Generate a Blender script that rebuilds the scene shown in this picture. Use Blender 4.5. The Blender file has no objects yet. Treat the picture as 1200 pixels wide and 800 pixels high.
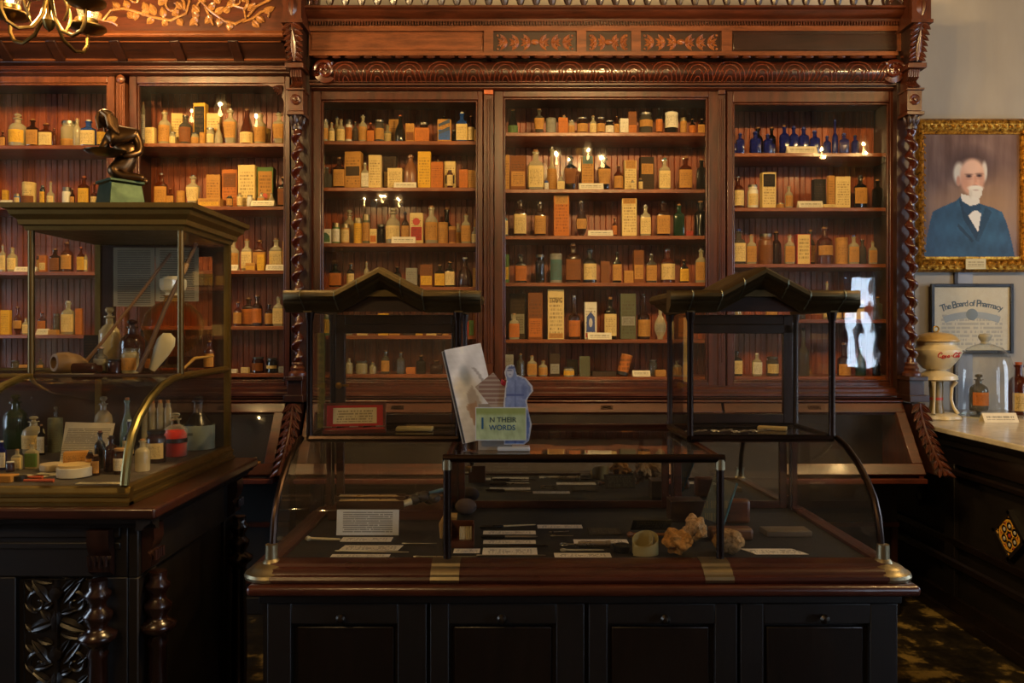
import bpy, bmesh, math, random
import numpy as np
from mathutils import Vector, Matrix
R = random.Random(7)
SC = bpy.context.scene
COL = SC.collection
PI = math.pi
EYE = 1.6
F = 900.0
def W(px, py, Y):                       # a point of the photograph at depth Y, in metres
    return ((px - 600) * Y / F, Y, EYE - (py - 390) * Y / F)
def X_(px, Y): return (px - 600) * Y / F
def Z_(py, Y): return EYE - (py - 390) * Y / F

# ---------------------------------------------------------------- materials
def lin(c):
    if isinstance(c, str):
        c = [int(c[i:i + 2], 16) / 255 for i in (0, 2, 4)]
    return tuple((x / 12.92 if x <= .04045 else ((x + .055) / 1.055) ** 2.4) for x in c[:3]) + (1.0,)
MATS = {}
class NT:
    def __init__(s, name):
        s.m = bpy.data.materials.new(name); s.m.use_nodes = True
        s.t = s.m.node_tree; s.t.nodes.clear()
        s.out = s.n('ShaderNodeOutputMaterial')
    def n(s, typ, **kw):
        d = s.t.nodes.new(typ)
        for k, v in kw.items():
            if k.startswith('i_'):
                k = k[2:]
                key = int(k) if k.isdigit() else k.replace('_', ' ')
                d.inputs[key].default_value = v
            else: setattr(d, k, v)
        return d
    def l(s, a, b): s.t.links.new(a, b)
    def math(s, op, a, b=None, clamp=False):
        d = s.n('ShaderNodeMath', operation=op); d.use_clamp = clamp
        for i, v in enumerate((a, b)):
            if v is None: continue
            if isinstance(v, (int, float)): d.inputs[i].default_value = v
            else: s.l(v, d.inputs[i])
        return d.outputs[0]
    def mix(s, fac, a, b):
        d = s.n('ShaderNodeMix', data_type='RGBA')
        for i, v in ((0, fac), (6, a), (7, b)):
            if isinstance(v, (tuple, float, int)): d.inputs[i].default_value = v
            else: s.l(v, d.inputs[i])
        return d.outputs[2]
    def coord(s, kind, scale=(1, 1, 1)):
        tc = s.n('ShaderNodeTexCoord'); mp = s.n('ShaderNodeMapping'); mp.inputs['Scale'].default_value = scale
        s.l(tc.outputs[kind], mp.inputs[0]); return mp.outputs[0]
    def noise(s, vec, scale=5., detail=3., rough=.5):
        d = s.n('ShaderNodeTexNoise'); d.inputs['Scale'].default_value = scale
        d.inputs['Detail'].default_value = detail; d.inputs['Roughness'].default_value = rough
        s.l(vec, d.inputs['Vector']); return d.outputs[0]
    def ramp(s, fac, stops):
        d = s.n('ShaderNodeValToRGB'); e = d.color_ramp.elements
        while len(e) < len(stops): e.new(.5)
        for k, (p, c) in zip(e, stops): k.position = p; k.color = c if len(c) == 4 else lin(c)
        s.l(fac, d.inputs[0]); return d.outputs[0]
    def bump(s, h, strength=.3, dist=.01):
        d = s.n('ShaderNodeBump'); d.inputs['Strength'].default_value = strength; d.inputs['Distance'].default_value = dist
        s.l(h, d.inputs['Height']); return d.outputs[0]
    def bsdf(s, col, rough=.5, metal=0., coat=0., normal=None, spec=.5, **kw):
        b = s.n('ShaderNodeBsdfPrincipled')
        for k, v in (('Base Color', col), ('Roughness', rough), ('Metallic', metal)):
            if isinstance(v, (tuple, float, int)): b.inputs[k].default_value = v
            else: s.l(v, b.inputs[k])
        b.inputs['Coat Weight'].default_value = coat; b.inputs['Coat Roughness'].default_value = .12
        b.inputs['Specular IOR Level'].default_value = spec
        for k, v in kw.items(): b.inputs[k.replace('_', ' ')].default_value = v
        if normal is not None: s.l(normal, b.inputs['Normal'])
        return b.outputs[0]
    def done(s, sh): s.l(sh, s.out.inputs[0]); return s.m
def cached(f):
    def g(*a):
        k = (f.__name__,) + a
        if k not in MATS: MATS[k] = f(*a)
        return MATS[k]
    return g
@cached
def wood(c1, c2, axis, rough, coat):
    t = NT('wood_' + c1)
    sc = {'x': (1.2, 9, 9), 'z': (9, 9, 1.2), 'y': (9, 1.2, 9)}[axis]
    v = t.coord('Object', sc)
    n = t.noise(v, 4, 6, .6)
    v2 = t.coord('Object', tuple(k * 4 for k in sc)); n2 = t.noise(v2, 7, 4, .7)
    f = t.math('ADD', t.math('MULTIPLY', n, .7), t.math('MULTIPLY', n2, .3))
    col = t.ramp(f, [(.32, c1), (.68, c2)])
    big = t.noise(t.coord('Object', (1, 1, 1)), 2.3, 3, .6)
    col = t.mix(t.math('MULTIPLY', big, .35), col, lin(c1))
    ro = t.math('ADD', t.math('MULTIPLY', big, .2), rough - .1)
    return t.done(t.bsdf(col, ro, 0, coat, t.bump(n2, .12, .003)))
@cached
def plain(c, rough, metal):
    t = NT('paint_' + c)
    n = t.noise(t.coord('Object', (1, 1, 1)), 14, 4, .6)
    col = t.mix(t.math('MULTIPLY', n, .35), lin(c), tuple(x * .55 for x in lin(c)[:3]) + (1,))
    return t.done(t.bsdf(col, t.math('ADD', t.math('MULTIPLY', n, .2), max(rough - .1, .02)), metal, 0, t.bump(n, .06, .002)))
@cached
def metal(c, rough):
    t = NT('metal_' + c)
    n = t.noise(t.coord('Object', (1, 1, 1)), 22, 4, .65)
    col = t.mix(t.math('MULTIPLY', n, .6), lin(c), tuple(x * .4 for x in lin(c)[:3]) + (1,))
    return t.done(t.bsdf(col, t.math('ADD', t.math('MULTIPLY', n, .3), max(rough - .1, .03)), 1.0, 0, t.bump(n, .05, .002)))
@cached
def pane(haze, wob):
    t = NT('window_glass')
    v = t.coord('Object', (1, 1, .6)); n = t.noise(v, 5, 2, .5)
    nm = t.bump(n, wob, .02)
    gl = t.n('ShaderNodeBsdfGlossy'); gl.inputs['Roughness'].default_value = .015; t.l(nm, gl.inputs['Normal'])
    tr = t.n('ShaderNodeBsdfTransparent'); tr.inputs[0].default_value = (.985, .99, .98, 1)
    lw = t.n('ShaderNodeLayerWeight'); lw.inputs[0].default_value = .5; t.l(nm, lw.inputs['Normal'])
    rf = t.math('ADD', t.math('MULTIPLY', t.math('POWER', lw.outputs['Facing'], 5.), .9), .035)
    m = t.n('ShaderNodeMixShader'); t.l(rf, m.inputs[0]); t.l(tr.outputs[0], m.inputs[1]); t.l(gl.outputs[0], m.inputs[2])
    df = t.n('ShaderNodeBsdfDiffuse'); df.inputs[0].default_value = (.45, .42, .36, 1)
    n3 = t.noise(t.coord('Object', (1, 1, .5)), 3.5, 5, .65)
    h = t.math('MULTIPLY', t.ramp(n3, [(.4, (0, 0, 0, 1)), (.75, (1, 1, 1, 1))]), haze * .35)
    m2 = t.n('ShaderNodeMixShader'); t.l(h, m2.inputs[0]); t.l(m.outputs[0], m2.inputs[1]); t.l(df.outputs[0], m2.inputs[2])
    return t.done(m2.outputs[0])
@cached
def vitreous(c, clear):                       # bottle glass
    t = NT('bottle_glass_' + c)
    tr = t.n('ShaderNodeBsdfTransparent'); k = lin(c); s = max(k[:3]) or 1
    tr.inputs[0].default_value = tuple(min(1, .12 + x / s * .85) for x in k[:3]) + (1,)
    b = t.bsdf(k, .06, 0, .6)
    lw = t.n('ShaderNodeLayerWeight'); lw.inputs[0].default_value = .35
    f = t.math('SUBTRACT', clear, t.math('MULTIPLY', lw.outputs['Facing'], clear * .75), True)
    m = t.n('ShaderNodeMixShader'); t.l(f, m.inputs[0]); t.l(b, m.inputs[1]); t.l(tr.outputs[0], m.inputs[2])
    return t.done(m.outputs[0])
@cached
def printed(c, ink, rows, vaxis, lo, hi, dens):     # paper with lines of small print
    t = NT('printed_paper_' + c)
    tc = t.n('ShaderNodeTexCoord'); sx = t.n('ShaderNodeSeparateXYZ'); t.l(tc.outputs['Generated'], sx.inputs[0])
    u = sx.outputs[0]; v = sx.outputs[2 if vaxis == 'z' else 1]
    r = t.math('MULTIPLY', v, float(rows)); fr = t.math('FRACT', r); fl = t.math('FLOOR', r)
    cb = t.n('ShaderNodeCombineXYZ'); t.l(t.math('MULTIPLY', u, 30.), cb.inputs[0]); t.l(t.math('MULTIPLY', fl, 7.3), cb.inputs[1])
    n = t.noise(cb.outputs[0], 1.0, 1., .5)
    a = t.math('MULTIPLY', t.math('GREATER_THAN', fr, .4), t.math('GREATER_THAN', n, dens))
    for (q, l0, h0) in ((u, .1, .9), (v, lo, hi)):
        a = t.math('MULTIPLY', a, t.math('MULTIPLY', t.math('GREATER_THAN', q, l0), t.math('LESS_THAN', q, h0)))
    oi = t.n('ShaderNodeObjectInfo')
    st = t.noise(t.coord('Object', (1, 1, 1)), 24, 4, .7)
    base = t.mix(t.math('MULTIPLY', st, .55), lin(c), tuple(x * y for x, y in zip(lin(c)[:3], (.62, .5, .36))) + (1,))
    col = t.mix(t.math('MULTIPLY', a, .62), base, lin(ink))
    return t.done(t.bsdf(col, .7, 0, 0, None, .25))
@cached
def vcol(rough):
    t = NT('painted_picture'); a = t.n('ShaderNodeAttribute'); a.attribute_name = 'paint'
    return t.done(t.bsdf(a.outputs[0], rough, 0, 0, None, .4))
@cached
def mirror_m():
    t = NT('old_mirror'); n = t.noise(t.coord('Object', (1, 1, 1)), 6, 4, .6)
    return t.done(t.bsdf((.62, .66, .66, 1), t.math('MULTIPLY', n, .06), 1.0))
@cached
def emit(c, s):
    t = NT('flame'); e = t.n('ShaderNodeEmission'); e.inputs[0].default_value = lin(c); e.inputs[1].default_value = s
    return t.done(e.outputs[0])
RED = lambda ax='x': wood('1f0c05', '562815', ax, .34, .25)
REDL = lambda ax='x': wood('3a1d0e', '80492a', ax, .34, .25)
DARK = lambda ax='x': wood('140906', '32180e', ax, .36, .2)
BLACK = lambda ax='x': wood('070504', '150d0a', ax, .5, .05)
BRONZE = lambda: metal('4a3a26', .35)
BRASS = lambda: metal('a8813a', .28)
NICKEL = lambda: metal('a89c7c', .38)
STEEL = lambda: metal('b8b4aa', .25)
GUN = lambda: metal('3c302a', .3)

# ---------------------------------------------------------------- mesh builder
ORG = {}
class MB:
    def __init__(s): s.v = []; s.f = []
    def add(s, vs, fs):
        b = len(s.v); s.v.extend(tuple(v) for v in vs); s.f.extend(tuple(b + i for i in f) for f in fs); return s
    def box(s, x0, x1, y0, y1, z0, z1):
        return s.add([(x0, y0, z0), (x1, y0, z0), (x1, y1, z0), (x0, y1, z0), (x0, y0, z1), (x1, y0, z1), (x1, y1, z1), (x0, y1, z1)],
                     [(3, 2, 1, 0), (4, 5, 6, 7), (0, 1, 5, 4), (1, 2, 6, 5), (2, 3, 7, 6), (3, 0, 4, 7)])
    def obox(s, c, dx, dy, dz, ax, ay, az):                # oriented box: centre, full sizes, unit axes
        c, ax, ay, az = map(Vector, (c, ax, ay, az)); vs = []
        for k in (-.5, .5):
            for (i, j) in ((-.5, -.5), (.5, -.5), (.5, .5), (-.5, .5)): vs.append(c + ax * dx * i + ay * dy * j + az * dz * k)
        return s.add(vs, [(3, 2, 1, 0), (4, 5, 6, 7), (0, 1, 5, 4), (1, 2, 6, 5), (2, 3, 7, 6), (3, 0, 4, 7)])
    def prism(s, poly, axis, a, b):                        # poly: 2-D points in the other two axes (x: y,z / y: x,z / z: x,y)
        n = len(poly)
        def p(q, t): return {'x': (t, q[0], q[1]), 'y': (q[0], t, q[1]), 'z': (q[0], q[1], t)}[axis]
        vs = [p(q, a) for q in poly] + [p(q, b) for q in poly]
        fs = [(i, (i + 1) % n, n + (i + 1) % n, n + i) for i in range(n)]
        fs += [tuple(range(n - 1, -1, -1)), tuple(range(n, 2 * n))]
        return s.add(vs, fs)
    def lathe(s, prof, c=(0, 0, 0), seg=16, sx=1., sy=1., sq=0., rot=0., axis=None, closed=False):
        # prof: (r, z); sq > 0 squares the section; axis: unit vector to lay the axis along
        vs = []; n = len(prof)
        for (r, z) in prof:
            for k in range(seg):
                a = 2 * PI * k / seg; ca, sa = math.cos(a), math.sin(a)
                if sq:
                    e = 2 + sq; d = (abs(ca) ** e + abs(sa) ** e) ** (1 / e); ca, sa = ca / d, sa / d
                x, y = ca * r * sx, sa * r * sy
                if rot: x, y = x * math.cos(rot) - y * math.sin(rot), x * math.sin(rot) + y * math.cos(rot)
                vs.append(Vector((x, y, z)))
        if axis is not None:
            q = Vector((0, 0, 1)).rotation_difference(Vector(axis).normalized()); vs = [q @ v for v in vs]
        c = Vector(c); vs = [v + c for v in vs]
        fs = [(i * seg + k, i * seg + (k + 1) % seg, (i + 1) * seg + (k + 1) % seg, (i + 1) * seg + k) for i in range(n - 1) for k in range(seg)]
        if closed: fs += [((n - 1) * seg + k, (n - 1) * seg + (k + 1) % seg, (k + 1) % seg, k) for k in range(seg)]
        else: fs += [tuple(range(seg - 1, -1, -1)), tuple((n - 1) * seg + k for k in range(seg))]
        return s.add(vs, fs)
    def tube(s, pts, r, seg=8, flat=None):                 # r: number or one per point; flat=(normal, k): squash towards a normal
        P = [Vector(p) for p in pts]; n = len(P); rs = r if isinstance(r, (list, tuple)) else [r] * n
        up = None; vs = []
        for i in range(n):
            t = (P[min(i + 1, n - 1)] - P[max(i - 1, 0)]).normalized()
            if up is None:
                up = Vector((0, 0, 1)) if abs(t.z) < .9 else Vector((0, 1, 0))
            a = t.cross(up).normalized(); up = a.cross(t).normalized()
            for k in range(seg):
                g = 2 * PI * k / seg; o = (a * math.cos(g) + up * math.sin(g)) * rs[i]
                if flat: nn = Vector(flat[0]); o = o - nn * o.dot(nn) * (1 - flat[1])
                vs.append(P[i] + o)
        fs = [(i * seg + k, i * seg + (k + 1) % seg, (i + 1) * seg + (k + 1) % seg, (i + 1) * seg + k) for i in range(n - 1) for k in range(seg)]
        fs += [tuple(range(seg - 1, -1, -1)), tuple((n - 1) * seg + k for k in range(seg))]
        return s.add(vs, fs)
    def ball(s, c, rx, ry=None, rz=None, seg=12, rings=8, m=None):
        ry = rx if ry is None else ry; rz = rx if rz is None else rz; vs = []; c = Vector(c)
        for i in range(1, rings):
            th = PI * i / rings
            for k in range(seg):
                a = 2 * PI * k / seg; v = Vector((rx * math.sin(th) * math.cos(a), ry * math.sin(th) * math.sin(a), -rz * math.cos(th)))
                vs.append(c + (m @ v if m is not None else v))
        vs.append(c + (m @ Vector((0, 0, -rz)) if m is not None else Vector((0, 0, -rz)))); vs.append(c + (m @ Vector((0, 0, rz)) if m is not None else Vector((0, 0, rz))))
        b = (rings - 1) * seg
        fs = [(i * seg + k, i * seg + (k + 1) % seg, (i + 1) * seg + (k + 1) % seg, (i + 1) * seg + k) for i in range(rings - 2) for k in range(seg)]
        fs += [(b, (k + 1) % seg, k) for k in range(seg)] + [(b + 1, (rings - 2) * seg + k, (rings - 2) * seg + (k + 1) % seg) for k in range(seg)]
        return s.add(vs, fs)
    def leaf(s, a, b, w, nrm, bulge=.35):                  # pointed leaf from a to b, width w, bulging along nrm
        a, b, nrm = Vector(a), Vector(b), Vector(nrm).normalized(); t = b - a; L = t.length; sd = t.cross(nrm).normalized()
        vs = []
        for u, k in ((0, .25), (.25, .9), (.5, 1.), (.75, .7), (1, .05)):
            c = a + t * u
            hgt = w * bulge * k
            vs += [c - sd * w * .5 * k, c - sd * w * .22 * k + nrm * hgt, c + nrm * hgt * .55, c + sd * w * .22 * k + nrm * hgt, c + sd * w * .5 * k]
        fs = [(i * 5 + k, i * 5 + k + 1, (i + 1) * 5 + k + 1, (i + 1) * 5 + k) for i in range(4) for k in range(4)]
        return s.add(vs, fs)
    def strip(s, prof, x0, x1, th):                        # bent sheet: profile in (y, z) swept along x, thickness th
        n = len(prof); off = []
        for i in range(n):
            a, b = prof[max(i - 1, 0)], prof[min(i + 1, n - 1)]
            d = math.hypot(b[0] - a[0], b[1] - a[1]); off.append((prof[i][0] - (b[1] - a[1]) / d * th, prof[i][1] + (b[0] - a[0]) / d * th))
        return s.prism(list(prof) + off[::-1], 'x', x0, x1)
    def build(s, name, mat, parent=None, origin=None, ang=35, bevel=0, seg=2, sub=0):
        me = bpy.data.meshes.new(name)
        if parent is not None: origin = ORG[parent.name]
        elif origin is None:
            a = np.array(s.v); origin = (float((a[:, 0].min() + a[:, 0].max()) / 2), float((a[:, 1].min() + a[:, 1].max()) / 2), float(a[:, 2].min()))
        o0 = Vector(origin)
        me.from_pydata([tuple(Vector(v) - o0) for v in s.v], [], s.f)
        bm = bmesh.new(); bm.from_mesh(me); bmesh.ops.recalc_face_normals(bm, faces=bm.faces); bm.to_mesh(me); bm.free()
        if ang:
            me.polygons.foreach_set('use_smooth', [True] * len(me.polygons)); me.set_sharp_from_angle(angle=math.radians(ang))
        o = bpy.data.objects.new(name, me); COL.objects.link(o)
        if parent is not None: o.parent = parent
        else: o.location = o0
        ORG[o.name] = tuple(origin)
        if mat: me.materials.append(mat)
        if bevel:
            m = o.modifiers.new('bevel', 'BEVEL'); m.width = bevel; m.segments = seg; m.limit_method = 'ANGLE'; m.angle_limit = .6
        if sub:
            m = o.modifiers.new('sub', 'SUBSURF'); m.levels = m.render_levels = sub
        return o
def tag(o, label, cat, group=None, kind=None):
    o['label'] = label; o['category'] = cat
    if group: o['group'] = group
    if kind: o['kind'] = kind
    return o
def thing(name, label, cat, loc, group=None):
    o = bpy.data.objects.new(name, None); COL.objects.link(o); o.location = loc; ORG[o.name] = tuple(loc); o.empty_display_size = .05
    return tag(o, label, cat, group)
def struct(name, mb, mat, **k):
    o = mb.build(name, mat, **k); o['kind'] = 'structure'; return o
def B(*a): return MB().box(*a)
def pbox(px0, px1, py0, py1, Y, y0, y1):                  # box whose front outline is given in the photograph at depth Y
    return B(X_(px0, Y), X_(px1, Y), y0, y1, Z_(py1, Y), Z_(py0, Y))
def text(s, size, mat, parent, pos, rx=PI / 2, rz=0., name='lettering', shear=0., bold=0., ext=.0004, width=None):
    cu = bpy.data.curves.new(name, 'FONT'); cu.body = s; cu.size = size; cu.align_x = 'CENTER'; cu.align_y = 'CENTER'
    cu.shear = shear; cu.offset = bold; cu.extrude = ext
    ob = bpy.data.objects.new(name, cu); COL.objects.link(ob)
    bpy.context.view_layer.update()
    me = bpy.data.meshes.new_from_object(ob.evaluated_get(bpy.context.evaluated_depsgraph_get())); bpy.data.objects.remove(ob)
    sx = 1.
    if width and len(me.vertices):
        xs = [v.co.x for v in me.vertices]; sx = width / max(1e-6, max(xs) - min(xs))
    M = Matrix.Translation(Vector(pos) - Vector(ORG[parent.name])) @ Matrix.Rotation(rz, 4, 'Z') @ Matrix.Rotation(rx, 4, 'X') @ Matrix.Diagonal((sx, 1, 1, 1))
    me.transform(M); me.materials.clear(); me.materials.append(mat)
    o = bpy.data.objects.new(name, me); COL.objects.link(o); o.parent = parent; ORG[o.name] = ORG[parent.name]
    return o
# ---------------------------------------------------------------- the room
def room():
    t = NT('worn_floor')
    v = t.coord('Object', (1, 1, 1)); n = t.noise(v, 5.5, 8, .72); n2 = t.noise(v, 1.7, 4, .6)
    br = t.n('ShaderNodeTexBrick'); br.offset = 0; br.inputs['Scale'].default_value = 2.2; br.inputs['Mortar Size'].default_value = .03
    br.inputs['Brick Width'].default_value = .5; br.inputs['Row Height'].default_value = .5; t.l(v, br.inputs['Vector'])
    f = t.math('ADD', t.math('MULTIPLY', n, .75), t.math('MULTIPLY', n2, .35))
    col = t.ramp(f, [(.48, '100e0b'), (.59, '241e14'), (.66, '84703e')])
    col = t.mix(t.math('MULTIPLY', br.outputs['Fac'], .45), col, lin('0c0a08'))
    struct('floor', B(-6.2, 6.2, -3.2, 5.5, -.12, 0), t.done(t.bsdf(col, t.math('ADD', t.math('MULTIPLY', n, .3), .3), 0, 0, t.bump(n, .2, .01))))
    t = NT('plaster_wall'); v = t.coord('Object', (1, 1, .4)); n = t.noise(v, 1.6, 5, .6); n2 = t.noise(t.coord('Object'), 60, 2, .5)
    col = t.ramp(n, [(.3, '9a948a'), (.7, 'b0aa9e')]); wl = t.done(t.bsdf(col, .8, 0, 0, t.bump(n2, .05, .003), .2))
    struct('wall_back', B(-6.2, 6.2, 5.3, 5.5, 0, 4.6), wl)
    struct('ceiling', B(-6.2, 6.2, -3.2, 5.5, 4.6, 4.75), plain('5c4c3a', .8, 0.))
    def holed(name, axis, at, a0, a1, holes):
        m = MB(); d = .2 if at > 0 else -.2; lo, hi = min(at, at + d), max(at, at + d)
        cur = a0
        for (h0, h1, z0, z1) in holes + [(a1, a1, 0, 0)]:
            segs = [(cur, h0, 0, 4.6)] + ([(h0, h1, 0, z0), (h0, h1, z1, 4.6)] if h1 > h0 else [])
            for (p, q, r, u) in segs:
                if q - p > .001 and u - r > .001: m.box(*((lo, hi, p, q, r, u) if axis == 'x' else (p, q, lo, hi, r, u)))
            cur = h1
        struct(name, m, plain('6a5844', .8, 0.))
    sidew = [(.2, 2.0, .8, 3.3)]; sider = [(-2.6, -1.0, .8, 3.3), (2.2, 3.7, .8, 3.3)]
    holed('wall_left', 'x', -6.0, -3.0, 5.3, sidew)
    holed('wall_right', 'x', 6.0, -3.0, 5.3, sider)
    front = [(5.2, 5.75, 1.0, 2.55)]
    holed('wall_front', 'y', -3.0, -6.0, 6.0, front)
    k = 1
    fm = DARK('z')
    for (side, hs) in (('l', sidew), ('r', sider), ('f', front)):
        for (a, b, z0, z1) in hs:
            def bx(m, p, q, r, u, d0=-.04, d1=.04):
                if side == 'f': m.box(p, q, -3.1 + d0, -3.1 + d1, r, u)
                else:
                    c = -6.1 if side == 'l' else 6.1; m.box(c + d0, c + d1, p, q, r, u)
            m = MB(); w = .07
            bx(m, a, a + w, z0, z1); bx(m, b - w, b, z0, z1); bx(m, a + w, b - w, z0, z0 + w); bx(m, a + w, b - w, z1 - w, z1)
            mid = z0 + (z1 - z0) * .62; bx(m, a + w, b - w, mid - .03, mid + .03); bx(m, (a + b) / 2 - .02, (a + b) / 2 + .02, z0 + w, mid - .03)
            o = struct('window_%d' % k, m, fm); k += 1
            g = MB(); bx(g, a + w * .5, b - w * .5, z0 + w * .5, z1 - w * .5, -.003, .003); g.build('pane', pane(.0, .02), o)
room()

# ---------------------------------------------------------------- carving helpers
def spiral(m, c, r0, r1, a0, a1, rad, nrm='y', n=22, z_lift=0., flat=.8):
    pts = []; rs = []
    for i in range(n + 1):
        u = i / n; a = a0 + (a1 - a0) * u; r = r0 + (r1 - r0) * u
        p = (c[0] + r * math.cos(a), c[1], c[2] + r * math.sin(a)) if nrm == 'y' else (c[0], c[1] + r * math.cos(a), c[2] + r * math.sin(a))
        pts.append(p); rs.append(rad * (.45 + .55 * u))
    m.tube(pts, rs, 6); return m
def relief(x0, x1, z0, z1, Y, n=2, seed=0):              # scrolling acanthus that fills a rectangle, standing out towards -Y
    rr = random.Random(seed); m = MB(); cx, cz = (x0 + x1) / 2, (z0 + z1) / 2; w, h = (x1 - x0), (z1 - z0); nr = (0, -1, 0)
    m.lathe([(h * .16, 0), (h * .15, .008), (h * .06, .016), (0, .018)], (cx, Y, cz), 12, 1.5 if w > 1.6 * h else 1, 1, axis=nr)
    for sgn in (-1, 1):
        step = w / 2 / (n + .4)
        for i in range(n):
            xx = cx + sgn * step * (i + .75)
            for sz in (-1, 1):
                spiral(m, (xx + sgn * step * .12, Y - .004, cz + sz * h * .2), h * .04, h * .19, 0 if sgn > 0 else PI, (0 if sgn > 0 else PI) + sgn * sz * 4.6, h * .045)
                m.leaf((xx - sgn * step * .35, Y, cz + sz * h * .05), (xx + sgn * step * .25, Y, cz + sz * h * .46), h * .2, nr, .3)
                m.leaf((xx - sgn * step * .1, Y, cz), (xx + sgn * step * .5, Y, cz + sz * h * .22), h * .14, nr, .3)
            m.leaf((xx - sgn * step * .4, Y, cz), (xx + sgn * step * .4, Y, cz), h * .2, nr, .35)
        for sz in (-1, 1): m.ball((cx + sgn * (w / 2 - h * .12), Y, cz + sz * h * .38), h * .07, .006, h * .07, 8, 6)
    return m
def acanthus(m, path, w, out, nlobes=5, flip=(1, 0, 0)):  # overlapping leaves down a path of points; out(i) gives the outward direction
    P = [Vector(p) for p in path]; n = len(P); sd = Vector(flip)
    for i in range(n - 1):
        o = Vector(out(i)); k = w * (1 - .25 * i / n)
        for s in (-1, 1):
            m.leaf(P[i] + sd * s * .003, P[i] + sd * s * k * .55 + (P[i + 1] - P[i]) * 1.2 + o * .006, k * .3, o, .4)
    m.tube(P, w * .09, 6)
    return m
def beads_back(x0, x1, yf, z0, z1, pitch=.072):          # tongue-and-groove boarding
    n = max(2, round((x1 - x0) / pitch)); p = (x1 - x0) / n; poly = []
    for i in range(n):
        a = x0 + i * p
        poly += [(a, yf + .008), (a + .004, yf), (a + p * .5 - .003, yf), (a + p * .5, yf + .004), (a + p * .5 + .003, yf), (a + p - .004, yf), (a + p, yf + .008)]
    poly += [(x1, yf + .02), (x0, yf + .02)]
    return MB().prism(poly, 'z', z0, z1)
GLASS = pane(.05, .05)
YF = 4.5
def frame_door(root, ox0, ox1, oy0, oy1, gx0, gx1, gy0, gy1, mat_h, mat_v, Y=4.48, knob=None):
    ax0, ax1, az0, az1 = X_(ox0, YF), X_(ox1, YF), Z_(oy1, YF), Z_(oy0, YF)
    bx0, bx1, bz0, bz1 = X_(gx0, YF), X_(gx1, YF), Z_(gy1, YF), Z_(gy0, YF)
    m = MB().box(ax0, bx0, Y, Y + .035, az0, az1).box(bx1, ax1, Y, Y + .035, az0, az1).box(bx0, bx1, Y, Y + .035, bz1, az1).box(bx0, bx1, Y, Y + .035, az0, bz0)
    e = .012
    for (p, q, r, s) in ((bx0, bx0 + e, bz0, bz1), (bx1 - e, bx1, bz0, bz1), (bx0, bx1, bz1 - e, bz1), (bx0, bx1, bz0, bz0 + e)): m.box(p, q, Y + .008, Y + .03, r, s)
    d = m.build('door', mat_v, root, bevel=.004)
    B(bx0 + .004, bx1 - .004, Y + .018, Y + .022, bz0 + .004, bz1 - .004).build('glass', GLASS, d)
    if knob:
        MB().lathe([(.006, 0), (.006, .012), (.017, .018), (.016, .03), (0, .034)], W(knob[0], knob[1], Y), 12, axis=(0, -1, 0)).build('knob', GUN(), d)
    return d
def bay(root, px0, px1, top, shelves, bottom, hm=None):   # one bay: sides, boarding, shelves
    Ys = 4.57
    x0, x1 = X_(px0, Ys), X_(px1, Ys); zt, zb = Z_(top, Ys), Z_(bottom, Ys)
    beads_back(x0, x1, 4.86, zb - .03, zt).build('back_panel', wood('5e2610', 'b0582a', 'z', .45, .1), root, ang=20)
    B(x0, x1, 4.56, 4.86, zt, zt + .02).build('bay_top', RED('x'), root)
    for py in shelves:
        z = Z_(py, Ys); B(x0 + .001, x1 - .001, Ys, 4.859, z - .023, z).build('shelf', wood('5a2a10', '9c5428', 'x', .35, .2), root, bevel=.003)
def twisted_column(root, cx, Y, py0, py1, r=.024, e=.0125, pitch=.098, hand=1):
    m = MB(); z0, z1 = Z_(py1, Y), Z_(py0, Y); n = int((z1 - z0) / .0065); seg = 12; vs = []
    for i in range(n + 1):
        z = z0 + (z1 - z0) * i / n; a = hand * 2 * PI * z / pitch; k = min(1, i / 6, (n - i) / 6)
        for j in range(seg):
            g = 2 * PI * j / seg; vs.append((cx + e * k * math.cos(a) + r * math.cos(g), Y + e * k * math.sin(a) + r * math.sin(g), z))
    fs = [(i * seg + j, i * seg + (j + 1) % seg, (i + 1) * seg + (j + 1) % seg, (i + 1) * seg + j) for i in range(n) for j in range(seg)]
    fs += [tuple(range(seg - 1, -1, -1)), tuple(n * seg + k for k in range(seg))]
    m.add(vs, fs); return m.build('twisted_column', wood('200a05', '481a0d', 'z', .2, .6), root, ang=80)
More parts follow.
